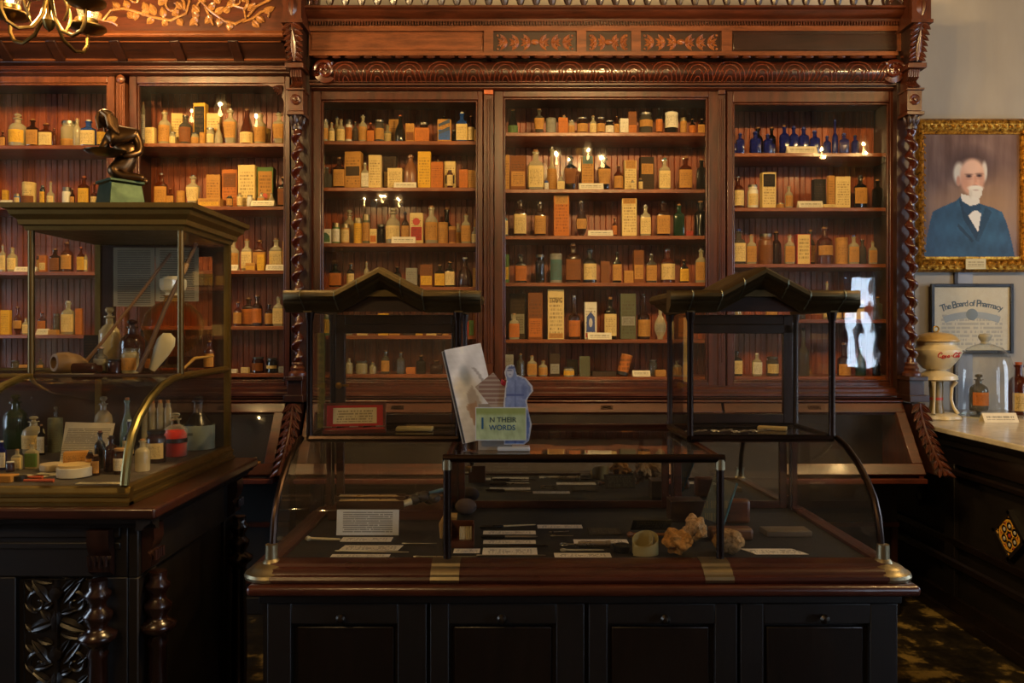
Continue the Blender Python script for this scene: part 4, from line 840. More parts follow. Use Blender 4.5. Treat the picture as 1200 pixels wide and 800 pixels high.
def centre_case():
    root = thing('glass_showcase', 'wide antique glass showcase with two gabled towers on the middle counter', 'showcase', (.2, 2.6, .894))
    wd = wood('28100a', '52261a', 'x', .3, .35); gm = GUN(); nk = NICKEL()
    pf = [(2.165, .8942), (2.162, .903), (2.166, .911), (2.178, .914), (2.182, .92), (2.19, .926), (2.206, .929), (2.212, .936), (2.235, .9395), (2.26, .9395), (2.26, .8942)]
    fr = MB().prism(pf, 'x', XL + .0, XR - .0).build('base_moulding', wd, root)
    for s, x in ((-1, XL), (1, XR)):
        pr = [(x - s * (-.001) + s * (2.235 - p[0]) - s * .0, p[1]) for p in pf[:-2]] + [(x - s * .02, .9395), (x - s * .02, .8942)]
        MB().prism(pr, 'y', 2.235, 2.98).build('side_moulding', wd, root)
        c = MB().lathe([(.074, .8945), (.076, .903), (.072, .911), (.06, .916), (.056, .922), (.044, .929), (.026, .934), (.022, .941), (.018, .945), (.017, .985), (.015, .985)], (x, 2.236, 0), 24).build('corner_cap', nk, root)
    for a, b in ((504, 538), (826, 860)):
        MB().prism([(y - .0015, z + .0012) for y, z in pf[:-2]] + [(2.262, .9412), (2.262, .9396)] + [(y, z) for y, z in pf[:-2]][::-1], 'x', X_(a, 2.17), X_(b, 2.17)).build('metal_strap', nk, root)
    B(XL + .021, XR - .021, 2.261, 2.95, .9, .93).build('deck', plain('0f0c0a', .7, 0.), root)
    # frame
    for x in (XL, XR):
        MB().tube([(x, y, z) for y, z in CP], .0105, 10).build('curved_rib', gm, root)
        MB().box(x - .009, x + .009, 2.93, 2.95, .94, 1.25).build('rear_post', wd, root)
    MB().tube([(SX0 - .012, 2.25, 1.2325), (SX1 + .012, 2.25, 1.2325)], .0125, 12).build('top_bar', gm, root)
    for x in (SX0, SX1):
        MB().tube([(x, 2.25, .941), (x, 2.25, 1.222)], .0115, 12).build('post', gm, root)
        MB().lathe([(.0145, 0), (.0145, .03), (.0001, .032)], (x, 2.25, 1.2), 12).build('post_collar', nk, root)
        MB().tube([(x, 2.262, 1.2325), (x, 2.93, 1.2325)], .009, 8).build('side_bar', wd, root)
        MB().prism([(y + .006, z) for y, z in CP[:-1]] + [(2.54, 1.226), (2.265, 1.226)], 'x', x - .0015, x + .0015).build('step_glass', PANE, root)
    # glass
    for (a, b) in ((XL + .006, SX0 - .008), (SX1 + .008, XR - .006)):
        MB().strip([(y + .004, z) for y, z in CP], a, b, .003).build('curved_glass', PANE, root, ang=60)
    B(SX0 + .012, SX1 - .012, 2.248, 2.252, .942, 1.221).build('front_glass', PANE, root)
    B(SX0 + .01, SX1 - .01, 2.262, 2.925, 1.232, 1.236).build('top_glass', PANE, root)
    for x in (XL, XR):
        MB().prism([(2.258, .942)] + [(y + .012, z - .003) for y, z in CP[1:]] + [(2.925, 1.247), (2.925, .942)], 'x', x - .0015, x + .0015).build('side_glass', PANE, root)
    # rear: wooden rails, mirrored sliding doors
    B(XL + .01, XR - .01, 2.955, 2.98, .9397, .972).build('rear_rail', RED('x'), root)
    B(XL + .01, XR - .01, 2.955, 2.98, 1.222, 1.248).build('rear_rail', wd, root)
    yr = 2.93
    def slider(a, b, mir, tilt=0.):
        m = MB(); frame_rect(m, a, b, .9315, 1.2215, .028, yr, yr + .02)
        if tilt: m.v = [(v[0], v[1] + (v[2] - .9315) * tilt * .8, v[2]) for v in m.v]
        f = m.build('sliding_door', RED('x'), root, bevel=.002)
        g = B(a + .026, b - .026, yr + .008, yr + .012, .958, 1.195)
        if tilt:
            g.v = [(v[0], v[1] + (v[2] - .9315) * tilt * .8, v[2]) for v in g.v]
        g.build('mirror' if mir else 'glass', mirror_m() if mir else PANE, f)
    slider(XL + .03, SX0 - .02, False); slider(SX0 - .018, .60, True); slider(.62, XR - .03, True, .02)
    for x in (XL + .02, SX0 - .019, .61, XR - .02): B(x - .004, x + .004, yr - .012, yr - .001, .9315, 1.2215).build('rear_stile', DARK('z'), root)
    # towers
    for (a, b, pk) in ((-.672, -.178, -.43), (.592, 1.062, .818)):
        yf, yb = 2.55, 2.88; zb, zt = 1.25, 1.668
        m = MB(); m.tube([(a, yf, zb), (b, yf, zb)], .0125, 8); m.tube([(a, yf, zb), (a, yb, zb)], .0125, 8); m.tube([(b, yf, zb), (b, yb, zb)], .0125, 8); m.tube([(a, yb, zb), (b, yb, zb)], .0125, 8)
        m.build('tower_sill', gm, root)
        B(a + .013, b - .013, yf + .013, yb - .013, zb - .004, zb + .003).build('tower_floor', PANE, root)
        for (x, y) in ((a, yf), (b, yf), (a, yb), (b, yb)):
            MB().lathe([(.0115, zb + .01), (.0105, zb + .03), (.0105, zt - .03), (.014, zt - .02), (.017, zt)], (x, y, 0), 12).build('tower_post', gm if y == yf else DARK('z'), root)
        for (p, q, r, s) in ((a + .011, b - .011, yf - .0015, yf + .0015), (a - .0015, a + .0015, yf + .011, yb - .011), (b - .0015, b + .0015, yf + .011, yb - .011)):
            B(p, q, r, s, zb + .013, zt - .001).build('tower_glass', PANE, root)
        # roof: moulded eaves with a gable, swept along the front
        prof = [(yf + .02, zt), (yf - .015, zt), (yf - .022, 1.676), (yf - .045, 1.69), (yf - .058, 1.697), (yf - .062, 1.704), (yf - .078, 1.708), (yf - .086, 1.718), (yf - .084, 1.73), (yf - .07, 1.738), (yf + .02, 1.742)]
        ov = .075; path = [(a - ov, 0), (a - ov * .2, 0), (pk - .142, 0), (pk, .076), (pk + .142, 0), (b + ov * .2, 0), (b + ov, 0)]
        rm = MB(); n = len(prof); vs = []
        for i, (x, dz) in enumerate(path):
            e = i in (0, len(path) - 1)
            for (y, z) in prof: vs.append((x, y if not e else max(y, yf - .045), z + dz))
        fs = [(i * n + j, i * n + (j + 1) % n, (i + 1) * n + (j + 1) % n, (i + 1) * n + j) for i in range(len(path) - 1) for j in range(n)] + [tuple(range(n - 1, -1, -1)), tuple((len(path) - 1) * n + k for k in range(n))]
        rm.add(vs, fs)
        for s, x in ((-1, a), (1, b)):
            rm.prism([(x - s * .012, zt)] + [(x + s * (yf - y) * .87, z) for y, z in prof[1:-1]] + [(x - s * .012, 1.7415)], 'y', yf - .02, yb + .02)
        rm.box(a, b, yf - .02, yb + .02, 1.72, 1.7415)
        rm.prism([(pk - .142, 1.7405), (pk, 1.8165), (pk + .142, 1.7405)], 'y', yf + .0, yb + .02)
        rf = rm.build('gabled_roof', metal('66583c', .5), root, ang=40)
        for x in (pk - .142, pk + .142, pk - .07, pk + .07, a - .01, b + .01):
            dz = max(0, .076 * (1 - abs(x - pk) / .142))
            MB().tube([(x, y - .0015, z + dz) for y, z in prof[2:-1]], .0022, 5).build('roof_seam', metal('8a8a74', .35), rf)
        MB().prism([(pk - .142, zt + .003), (pk, zt + .078), (pk + .142, zt + .003)], 'y', yf + .006, yf + .014).build('tympanum', DARK('x'), root)
        m = MB(); w = .036
        frame_rect(m, a + .012, b - .012, zb + .0125, zt, w, yb - .012, yb + .01)
        m.box(a + .012, b - .012, yb - .012, yb + .01, zt - .07, zt - w)
        d = m.build('tower_door', DARK('z'), root, bevel=.003)
        B(a + .046, b - .046, yb - .002, yb + .002, zb + .046, zt - .068).build('glass', PANE, d)
        lx = a + .035 if pk < 0 else .80 - .0
        if pk > 0: lx = a + .30
        lx = a + .03
        k = MB().lathe([(.006, 0), (.006, .014), (.012, .018), (.012, .024), (.0001, .026)], (lx, yb - .012, 1.405), 12, axis=(0, -1, 0)); k.box(lx - .004, lx + .034, yb - .022, yb - .018, 1.401, 1.409)
        k.build('latch', BRASS(), d)
    return root
centre_case()

# ---------------------------------------------------------------- what lies on the deck of the showcase
DZ = .9306
def D(px, py, z=DZ): Y = (EYE - z) * F / (py - 390); return (X_(px, Y), Y, z)
def flat_card(px0, px1, py, depth_px, label, z=DZ, skew=0., name='description_card', tilt=0.):
    a = D(px0, py, z); b = D(px1, py, z); d = D(px0, py - depth_px, z)[1] - a[1]
    m = MB().add([(a[0], a[1], z), (b[0], a[1], z), (b[0] + skew, a[1] + d, z + tilt), (a[0] + skew, a[1] + d, z + tilt), (a[0], a[1], z + .001), (b[0], a[1], z + .001), (b[0] + skew, a[1] + d, z + .001 + tilt), (a[0] + skew, a[1] + d, z + .001 + tilt)],
                 [(3, 2, 1, 0), (4, 5, 6, 7), (0, 1, 5, 4), (1, 2, 6, 5), (2, 3, 7, 6), (3, 0, 4, 7)])
    return tag(m.build(name, printed('f2eee2', '4a4a48', 4, 'y', .15, .85, .5)), label, 'card', 'description cards lying in the middle showcase')
GI = 'instruments laid out in the middle showcase'
def instrument(px0, px1, py, label, r=.0045, mat=None, z=DZ, dpy=0., handle=None, cat='instrument', hook=False):
    a = Vector(D(px0, py, z)) + Vector((0, 0, r)); b = Vector(D(px1, py + dpy, z)) + Vector((0, 0, r)); t = (b - a)
    root = thing('medical_instrument', label, cat, tuple((a + b) / 2 - Vector((0, 0, r))), GI)
    hl = .42 if handle else 0.
    m = MB().tube([a + t * hl, a + t * (hl + .1), a + t * .8, a + t * .97, b], [r * .55, r * .5, r * .45, r * .35, r * .1], 8)
    if hook: m.tube([b - t * .1, b - t * .04 + Vector((0, .012, 0)), b + Vector((0, .008, 0)), b + Vector((.004, 0, 0))], r * .3, 6)
    m.build('blade', mat or STEEL(), root)
    if handle: MB().tube([a, a + t * .03, a + t * .2, a + t * .38, a + t * hl], [r * .5, r, r * .85, r, r * .6], 10).build('handle', handle, root)
    else: MB().tube([a - t.normalized() * .001, a - t.normalized() * .012, a - t.normalized() * .02], [r * .6, r, r * .5], 8).build('handle', mat or STEEL(), root)
    return root
EB = plain('15110e', .3, 0.); IV = plain('d2c49c', .4, 0.)
# upright text card on the left
a = D(394, 627); s = a[1] / F; x0, x1 = X_(394, a[1]), X_(467, a[1]); h = 29 * s
m = MB().add([(x0, a[1], DZ), (x1, a[1], DZ), (x1, a[1] + .012, DZ + h), (x0, a[1] + .012, DZ + h), (x0, a[1] + .002, DZ), (x1, a[1] + .002, DZ), (x1, a[1] + .014, DZ + h), (x0, a[1] + .014, DZ + h)],
             [(0, 1, 2, 3), (7, 6, 5, 4), (0, 4, 5, 1), (1, 5, 6, 2), (2, 6, 7, 3), (3, 7, 4, 0)])
tag(m.build('text_card', printed('e4ecf2', '2c2e34', 12, 'z', .1, .92, .36)), 'upright white card of printed text in the left of the showcase', 'card')
flat_card(398, 458, 634.5, 5, 'blank white card lying directly below the upright text card')
flat_card(396, 466, 645, 6, 'white card under thin probe, third row at the showcase left', skew=.01)
flat_card(387, 456, 652.5, 3, 'narrow white card at the front edge, left of the first post')
flat_card(565, 630, 650, 8, 'wide white card at the front edge, right of the first post')
flat_card(531, 562, 648, 5, 'small white card just beside the first front post')
flat_card(566, 628, 637, 4, 'white card below the second of three black-handled knives')
flat_card(566, 628, 626, 4, 'white card below the topmost black-handled knife')
flat_card(630, 683, 619, 4, 'white card at the back beside the ivory-tipped knife')
flat_card(673, 737, 637, 5, 'white card behind the silver syringe')
flat_card(650, 717, 653, 5, 'white card at the front edge in the middle, under the syringe')
flat_card(886, 948, 649.5, 6.5, 'white card at the right front, beside the round sponge', skew=-.03)
instrument(562, 628, 619.5, 'black-handled knife with pale tip, rearmost of the row', .006, IV, handle=EB, dpy=-3)
instrument(564, 630, 631, 'black-handled knife lying between two white cards', .007, STEEL(), handle=EB)
instrument(566, 640, 641.5, 'black-handled probe with hooked end, lowest of the knives', .006, GUN(), handle=EB, hook=True)
instrument(566, 640, 651.4, 'long thin steel probe at the front edge', .003)
instrument(650, 668, 624, 'short pointed steel scalpel lying behind the silver syringe', .003, dpy=-1)
instrument(652, 672, 628.5, 'short steel scalpel, the nearer of the short pair', .003)
instrument(400, 480, 646.4, 'thin steel probe across the third card at the left', .003, dpy=1.5)
instrument(365, 399, 634, 'white ivory rod at the far left of the showcase', .009, IV, dpy=1)
instrument(478, 512, 637.5, 'small steel rod just left of the first post', .003)
instrument(492, 560, 653.2, 'steel chain-like probe at the front edge under the first post', .0035)
# syringe
a = Vector(D(672, 642)); a.z += .012
root = thing('syringe', 'silver metal syringe with ring handle lying on a card', 'syringe', (a.x + .08, a.y, DZ), GI)
m = MB().lathe([(.009, 0), (.009, .085), (.011, .086), (.011, .1), (.003, .104), (.0018, .15), (.0001, .16)], a + Vector((.015, 0, 0)), 14, axis=(1, .05, 0)); m.build('barrel', STEEL(), root)
MB().tube([a + Vector((-.018, 0, 0)), a + Vector((.0145, 0, 0))], .0025, 6).build('plunger', STEEL(), root)
MB().tube([a + Vector((-.03 + .012 * math.cos(t), 0, .0) ) + Vector((0, .012 * math.sin(t), 0)) for t in [i * PI / 8 for i in range(17)]], .002, 6).build('ring', STEEL(), root)
instrument(664, 708, 646.5, 'glass tube with metal ends in front of the syringe', .006, vitreous('cfc8ac', .62))
# rear row seen at the back
def slab_thing(name, label, cat, px, py, w, d, h, mat, z=DZ, rot=0., group=None, bevel=.002):
    c = Vector(D(px, py, z)); ca, sa = math.cos(rot), math.sin(rot)
    return tag(MB().obox(c + Vector((0, d / 2, h / 2)), w, d, h, (ca, sa, 0), (-sa, ca, 0), (0, 0, 1)).build(name, mat, bevel=bevel), label, cat, group)
# two instrument trays with bright rods, left rear
for i, (py, lb) in enumerate(((2.79, 'long brown tray of metal probes, nearer of two at the left rear'), (2.865, 'long brown tray of metal probes, farther of two at the left rear'))):
    RZ = DZ + .036; c = (X_(396, py), py, RZ); c2 = (X_(474, py), py, RZ); rt = thing('instrument_tray', lb, 'tray', ((c[0] + c2[0]) / 2, c[1], RZ))
    m = MB().box(c[0], c2[0], c[1] - .02, c[1] + .028, RZ, RZ + .02); m.box(c[0], c2[0], c[1] - .024, c[1] - .02, RZ, RZ + .028); m.box(c[0], c2[0], c[1] + .028, c[1] + .032, RZ, RZ + .028)
    m.build('tray', wood('22120a', '4c2c18', 'x', .4, .1), rt)
    for k in range(5): MB().tube([(c[0] + .005, c[1] - .014 + .008 * k, RZ + .0235), (c2[0] - .01 - .006 * k, c[1] - .014 + .008 * k, RZ + .0235)], .0034, 6).build('probe', BRASS() if k % 2 else STEEL(), rt)
tag(B(-.66, -.225, 2.745, 2.91, DZ, DZ + .0355).build('display_riser', wood('2a120a', '54281a', 'x', .4, .1), bevel=.003), 'low wooden riser under the metal probe trays at the left rear', 'riser')
# black leather pouch with a blue roll
c = Vector((X_(492, 2.82), 2.82, DZ + .036)); rt = thing('leather_pouch', 'black leather pouch with white tips behind the upright text card', 'pouch', tuple(c))
m = MB(); 
for k in range(5): m.ball(c + Vector((-.02 + .018 * k, .01 * (k % 2), .022 + .006 * (k % 3))), .026, .028, .02, 12, 8)
m.build('pouch', plain('17161a', .4, 0.), rt, sub=1)
MB().lathe([(.011, 0), (.012, .03), (.004, .032)], c + Vector((-.055, -.035, .014)), 12, axis=(.9, .3, .25)).build('white_tip', IV, rt)
MB().lathe([(.007, 0), (.007, .075), (.0001, .076)], c + Vector((.035, .0, .045)), 10, axis=(1, .1, .25)).build('blue_tube', plain('3c6c86', .5, 0.), rt)
c = Vector((-.17, 2.83, DZ)); tag(MB().ball(c + Vector((0, .0, .0302)), .04, .03, .03, 14, 10).build('cotton_roll', plain('5a4a44', .9, 0.)), 'grey cotton roll behind the first front post', 'roll')
# small wooden box with a comb of white bristles beside the first post
for (px, py, lb) in ((541, 642, 'small open wooden box with white toothed keys, right of the first post'),):
    c = Vector(D(px, py)); rt = thing('toothed_box', lb, 'box', tuple(c)); w, d, h = .075, .05, .075
    m = MB().box(c.x - w / 2, c.x + w / 2, c.y, c.y + d, c.z, c.z + .022).box(c.x - w / 2, c.x + w / 2, c.y + d - .004, c.y + d, c.z + .022, c.z + h).box(c.x + w / 2 - .004, c.x + w / 2, c.y, c.y + d - .004, c.z + .022, c.z + h).box(c.x - w / 2, c.x - w / 2 + .004, c.y, c.y + d - .004, c.z + .022, c.z + h)
    m.build('case', wood('3a1a0e', '6a3820', 'x', .4, .1), rt)
    for k in range(6): MB().lathe([(.004, 0), (.004, .03), (.0022, .04), (.0001, .041)], (c.x - .005 + .0066 * k, c.y + .02, c.z + .0225), 8).build('white_key', IV, rt)
c = Vector(D(517, 632)); m = MB().tube([c + Vector((0, 0, .004)), c + Vector((0, .004, .05)), c + Vector((.015, .006, .075)), c + Vector((.05, .01, .07))], [.004, .008, .012, .014], 8)
tag(m.build('bone_hook', plain('b08a4a', .5, 0.)), 'curved tan bone handle standing beside the toothed wooden box', 'handle')
# dark glass slides in the middle
slab_thing('dark_leaflet', 'flat dark printed leaflet lying in the middle of the deck', 'leaflet', 710, 627, .11, .09, .004, printed('3a3428', '6a6250', 8, 'y', .1, .9, .5))
c = Vector(D(765, 628)); 
m = MB().obox(c + Vector((0, .03, .03)), .13, .003, .075, (1, 0, 0), (0, .62, .78), (0, -.78, .62)); tag(m.build('dark_plaque', printed('3e3a2c', '6e6850', 7, 'z', .1, .9, .5)), 'dark printed plaque leaning back behind the brown stick', 'plaque')
instrument(742, 800, 630, 'brown wooden stick lying in front of the dark plaque', .011, plain('7a4a1e', .5, 0.))
c = Vector(D(730, 648)); tag(MB().lathe([(.024, 0), (.026, .004), (.026, .018), (.022, .022), (.0001, .022)], c + Vector((0, .02, 0)), 20).build('black_lid', plain('16140f', .35, 0.)), 'low black round lid beside the coiled strap', 'lid')
# coiled pale strap
c = Vector(D(757, 652)) + Vector((0, .035, 0)); vs = []; fs = []; n = 40
for i in range(n + 1):
    u = i / n; a = -2.4 + u * 9.4; r = .046 - .024 * u; x, y = c.x + r * 1.05 * math.cos(a), c.y + r * .8 * math.sin(a); h = .045 + .018 * math.sin(a * 1.0 + .4)
    q = .0015; vs += [(x, y, DZ), (x, y, DZ + h), (x + q * math.cos(a), y + q * math.sin(a), DZ + h), (x + q * math.cos(a), y + q * math.sin(a), DZ)]
for i in range(n):
    for k in range(4): fs.append((i * 4 + k, i * 4 + (k + 1) % 4, (i + 1) * 4 + (k + 1) % 4, (i + 1) * 4 + k))
fs += [(3, 2, 1, 0), tuple(n * 4 + k for k in range(4))]
tag(MB().add(vs, fs).build('coiled_strap', plain('a8965e', .6, 0.)), 'coiled pale strap standing on edge at the front of the showcase', 'strap')
def sponge(label, px, py, rx, ry, rz, col, seed, lobes):
    c = Vector(D(px, py)); bm = bmesh.new(); rr = random.Random(seed)
    from mathutils import noise as NZ
    bmesh.ops.create_icosphere(bm, subdivisions=4, radius=1)
    for v in bm.verts:
        n = v.co.normalized(); k = 1 + lobes * NZ.noise(n * 1.8 + Vector((seed, 0, 0))) + .10 * NZ.noise(n * 9) + .05 * NZ.noise(n * 22)
        v.co = Vector((n.x * rx * k, n.y * ry * k, n.z * rz * k))
    zm = min(v.co.z for v in bm.verts); m = MB(); bm.verts.ensure_lookup_table()
    m.add([c + v.co + Vector((0, ry, -zm)) for v in bm.verts], [tuple(v.index for v in f.verts) for f in bm.faces]); bm.free()
    t = NT('sponge'); vv = t.coord('Object'); n1 = t.noise(vv, 90, 4, .7); n2 = t.noise(vv, 14, 3, .6)
    cc = t.ramp(n1, [(.35, tuple(x * .45 for x in lin(col)[:3]) + (1,)), (.6, lin(col))])
    return tag(m.build('sponge', t.done(t.bsdf(cc, .95, 0, 0, t.bump(n1, .8, .004), .1))), label, 'sponge', 'natural sponges at the front right of the showcase')
sponge('round porous tan sponge right of the second front post', 858, 653, .046, .04, .036, 'b08a5a', 2, .12)
sponge('lumpy orange-tan sponge left of the second front post', 797, 653, .04, .035, .032, 'c08a4a', 5, .55)
sponge('knobbly pale-topped sponge directly against the second front post', 818, 640, .034, .03, .042, 'c8a070', 9, .5)
# plant-like bristle brush, wooden blocks, boxes to the right
c = Vector(D(836, 622)); 
ax = Vector((.35, .12, .93)).normalized(); sd = Vector((.9, -.1, -.33)).normalized(); th = ax.cross(sd).normalized()
rt = thing('standing_booklet', 'teal-edged picture booklet leaning behind the second front post', 'booklet', tuple(c))
MB().obox(c + ax * .075 + Vector((0, .03, .026)), .075, .012, .15, sd, th, ax).build('cover', printed('5c6052', '8a7a50', 4, 'z', .1, .6, .5), rt)
MB().obox(c + ax * .075 + Vector((0, .03, .026)) + sd * .042, .006, .014, .155, sd, th, ax).build('teal_edge', plain('2e6a78', .5, 0.), rt)
slab_thing('wooden_block', 'rounded reddish wooden block standing behind the round sponge', 'block', 866, 614, .085, .04, .085, wood('4a2412', '7a4424', 'x', .4, .1), bevel=.012)
slab_thing('wooden_block', 'low brown wooden block lying right behind the round sponge', 'block', 858, 634, .14, .05, .04, wood('4a2c18', '7a5030', 'x', .45, .1), bevel=.01)
slab_thing('dark_case', 'dark wooden case at the rear behind the booklet', 'case', 806, 612, .12, .08, .075, wood('20120c', '3c2418', 'x', .4, .1))
slab_thing('grooved_board', 'flat grey-brown ribbed board at the right of the deck', 'board', 925, 629, .15, .07, .018, wood('4a4034', '7a6a54', 'x', .5, 0.))
0 and instrument(700, 775, 583, 'bundle of pale rods at the middle rear of the deck', .006, plain('a08a54', .5, 0.))
0 and instrument(640, 700, 588, 'slim pale probe on a card at the middle rear', .004, IV)
0 and instrument(560, 622, 586, 'slim steel probe at the middle rear, left', .004)
c = Vector(D(758, 582)); m = MB().tube([c + Vector((-.06, 0, .02)), c + Vector((0, .004, .022)), c + Vector((.06, .01, .03)), c + Vector((.085, .012, .034))], [.014, .017, .02, .022], 12)

# tower contents
TZ = 1.2535
root = thing('instrument_case', 'open red-lined case with a paper in its lid, in the left tower', 'case', (-.46, 2.66, TZ))
ux = Vector((.985, .17, 0)); uy = Vector((-.17, .985, 0)); c = Vector((-.545, 2.66, TZ))
m = MB(); wd_, dp_ = .215, .055
m.obox(c + Vector((0, 0, .008)), wd_, dp_, .014, ux, uy, (0, 0, 1)); m.build('tray', wood('3a120a', '6a2416', 'x', .35, .2), root, bevel=.002)
MB().obox(c + Vector((0, 0, .016)), wd_ - .014, dp_ - .012, .002, ux, uy, (0, 0, 1)).build('red_lining', plain('9c2018', .8, 0.), root)
for k in range(5):
    q = c + ux * (-.09 + .045 * k) + Vector((0, 0, .0215)); MB().tube([q - ux * .017, q + ux * .012 + uy * .006], [.0035, .002], 6).build('small_tool', GUN() if k % 2 else STEEL(), root)
up = Vector((-.05, .30, .95)).normalized(); nn = ux.cross(up).normalized(); c2 = c + uy * (dp_ / 2 + .004) + up * .047 + Vector((0, 0, .008))
MB().obox(c2 - nn * -.006, wd_, .012, .094, ux, nn, up).build('lid', wood('3a120a', '6a2416', 'x', .35, .2), root, bevel=.002)
sg = 1 if nn.y < 0 else -1
MB().obox(c2 - nn * -.006 + nn * sg * .0066, wd_ - .022, .001, .074, ux, nn, up).build('red_lining', plain('ae1c18', .8, 0.), root)
MB().obox(c2 - nn * -.006 + nn * sg * .0076, .15, .0008, .056, ux, nn, up).build('paper', printed('d8c898', '5a4c34', 6, 'z', .1, .9, .45), root)
tag(MB().obox((X_(486, 2.72), 2.72, TZ + .008), .13, .05, .014, (1, 0, 0), (0, 1, 0), (0, 0, 1)).build('ivory_case', plain('a89868', .4, 0.), bevel=.004), 'narrow pale case lying right of the open red case', 'case')
tag(B(X_(372, 2.8), X_(380, 2.8), 2.80, 2.815, 1.2535, 1.60).build('hanging_ruler', printed('8a8440', '3a3420', 12, 'z', .02, .98, .5)), 'yellowish ruler standing at the left inside the left tower', 'ruler')
tag(B(X_(790, 2.74), X_(800, 2.74), 2.74, 2.743, 1.452, 1.655).build('hanging_leaflet', paper('cr')), 'long cream leaflet hanging inside the left side of the right tower', 'leaflet') if False else None
m = B(.607, .612, 2.6, 2.72, 1.43, 1.655); tag(m.build('hanging_leaflet', paper('cr')), 'long cream leaflet inside the left side of the right tower', 'leaflet')
for k, (px, lb) in enumerate(((818, 'small steel clamp leftmost on the floor of the right tower'), (848, 'steel forceps with loop on the floor of the right tower'), (872, 'pair of steel forceps in the middle of the right tower floor'), (893, 'small steel spoon right of the forceps in the tower'))):
    Y = 2.66 + .02 * (k % 2); c = Vector((X_(px, Y), Y, TZ + .004)); rt = thing('forceps', lb, 'instrument', (c.x, c.y, TZ), 'steel instruments on the right tower floor')
    for s in (-1, 1):
        MB().tube([c + Vector((-.02, 0, 0)), c + Vector((.005, s * .01, .004)), c + Vector((.03, s * .004, .006))], .0025, 6).build('arm', STEEL(), rt)
        MB().tube([c + Vector((-.03 + .011 * math.cos(t), s * .013 + .011 * math.sin(t), .001)) for t in [i * PI / 6 for i in range(13)]], .002, 6).build('ring', STEEL(), rt)
c = Vector((X_(905, 2.75), 2.75, TZ)); tag(MB().obox(c + Vector((0, 0, .006)), .1, .05, .011, (.9, -.4, 0), (.4, .9, 0), (0, 0, 1)).build('paper_packet', plain('b89a5a', .7, 0.), bevel=.002), 'crumpled tan paper packet on the right tower floor', 'packet')
# ---------------------------------------------------------------- paint on a flat print: grid with soft shapes
def soft_poly(px, py, pts):
    ins = np.zeros(px.shape, bool); n = len(pts)
    for i in range(n):
        x0, y0 = pts[i]; x1, y1 = pts[(i + 1) % n]
        c = ((y0 > py) != (y1 > py)); xx = (x1 - x0) * (py - y0) / (y1 - y0 + 1e-9) + x0; ins ^= c & (px < xx)
    return ins.astype(float)
def soft_ell(px, py, cx, cy, rx, ry, s=.25):
    d = np.sqrt(((px - cx) / rx) ** 2 + ((py - cy) / ry) ** 2); return np.clip((1 - d) / s + .5, 0, 1)
def paint_grid(name, parent, origin, ux, uy, nx, ny, w, h, fn, mat, mask=None):
    """flat print: grid of nx by ny cells on the plane origin + u*ux*w + v*uy*h, v downwards; fn(u, v) gives the pigment"""
    u, v = np.meshgrid((np.arange(nx + 1)) / nx, (np.arange(ny + 1)) / ny)
    col = fn(u, v); o = Vector(origin); ux = Vector(ux); uy = Vector(uy); vs = [o + ux * (w * u[j, i]) - uy * (h * v[j, i]) for j in range(ny + 1) for i in range(nx + 1)]
    cu, cv = (u[:-1, :-1] + .5 / nx), (v[:-1, :-1] + .5 / ny); keep = mask(cu, cv) > .5 if mask else np.ones((ny, nx), bool)
    fs = [(j * (nx + 1) + i, (j + 1) * (nx + 1) + i, (j + 1) * (nx + 1) + i + 1, j * (nx + 1) + i + 1) for j in range(ny) for i in range(nx) if keep[j, i]]
    me = bpy.data.meshes.new(name); o0 = Vector(ORG[parent.name]); me.from_pydata([tuple(p - o0) for p in vs], [], fs)
    a = me.color_attributes.new('paint', 'FLOAT_COLOR', 'POINT'); c4 = np.ones((len(vs), 4)); s = np.clip(col.reshape(-1, 3) / 255., 0, 1); c4[:, :3] = np.where(s <= .04045, s / 12.92, ((s + .055) / 1.055) ** 2.4)
    a.data.foreach_set('color', c4.ravel()); me.materials.append(mat)
    ob = bpy.data.objects.new(name, me); COL.objects.link(ob); ob.parent = parent; ORG[ob.name] = tuple(o0); return ob
def lay(base, m, c): return base * (1 - m[..., None]) + np.array(c, float) * m[..., None]
def fbm(u, v, seed, f=6):
    r = np.random.RandomState(seed); out = np.zeros(u.shape)
    for k in range(5):
        for _ in range(3):
            a = r.uniform(0, 6.28); p = r.uniform(0, 6.28); q = f * 1.9 ** k; out += np.sin((u * math.cos(a) + v * math.sin(a)) * q * 6.28 / 2 + p) / 1.7 ** k / 4
    return out
# ---------------------------------------------------------------- book and cut-out sign on the top glass
GZ = 1.2365
bY = 2.42
bl_ = Vector((X_(546, bY), bY, GZ + .016)); ax = Vector((.93, .36, 0)).normalized(); up = Vector((X_(520, bY) - X_(546, bY), .03, Z_(417, bY) - Z_(526, bY))); H = up.length; up.normalize()
ax = (ax - up * ax.dot(up)).normalized(); nm = ax.cross(up).normalized(); nm = nm if nm.y < 0 else -nm
root = thing('picture_book', 'tall white picture book leaning left on the glass top', 'book', tuple(bl_))
Wb = .125
ctr = bl_ + ax * Wb / 2 + up * H / 2 - nm * .018 + Vector((0, 0, 0))
MB().obox(ctr, Wb - .004, .026, H - .004, ax, nm, up).build('pages', plain('3a3c3e', .6, 0.), root)
MB().obox(ctr + nm * .0155, Wb, .004, H, ax, nm, up).build('cover', plain('d8dade', .35, 0.), root)
MB().obox(ctr - nm * .0155, Wb, .004, H, ax, nm, up).build('cover', plain('c8cace', .35, 0.), root)
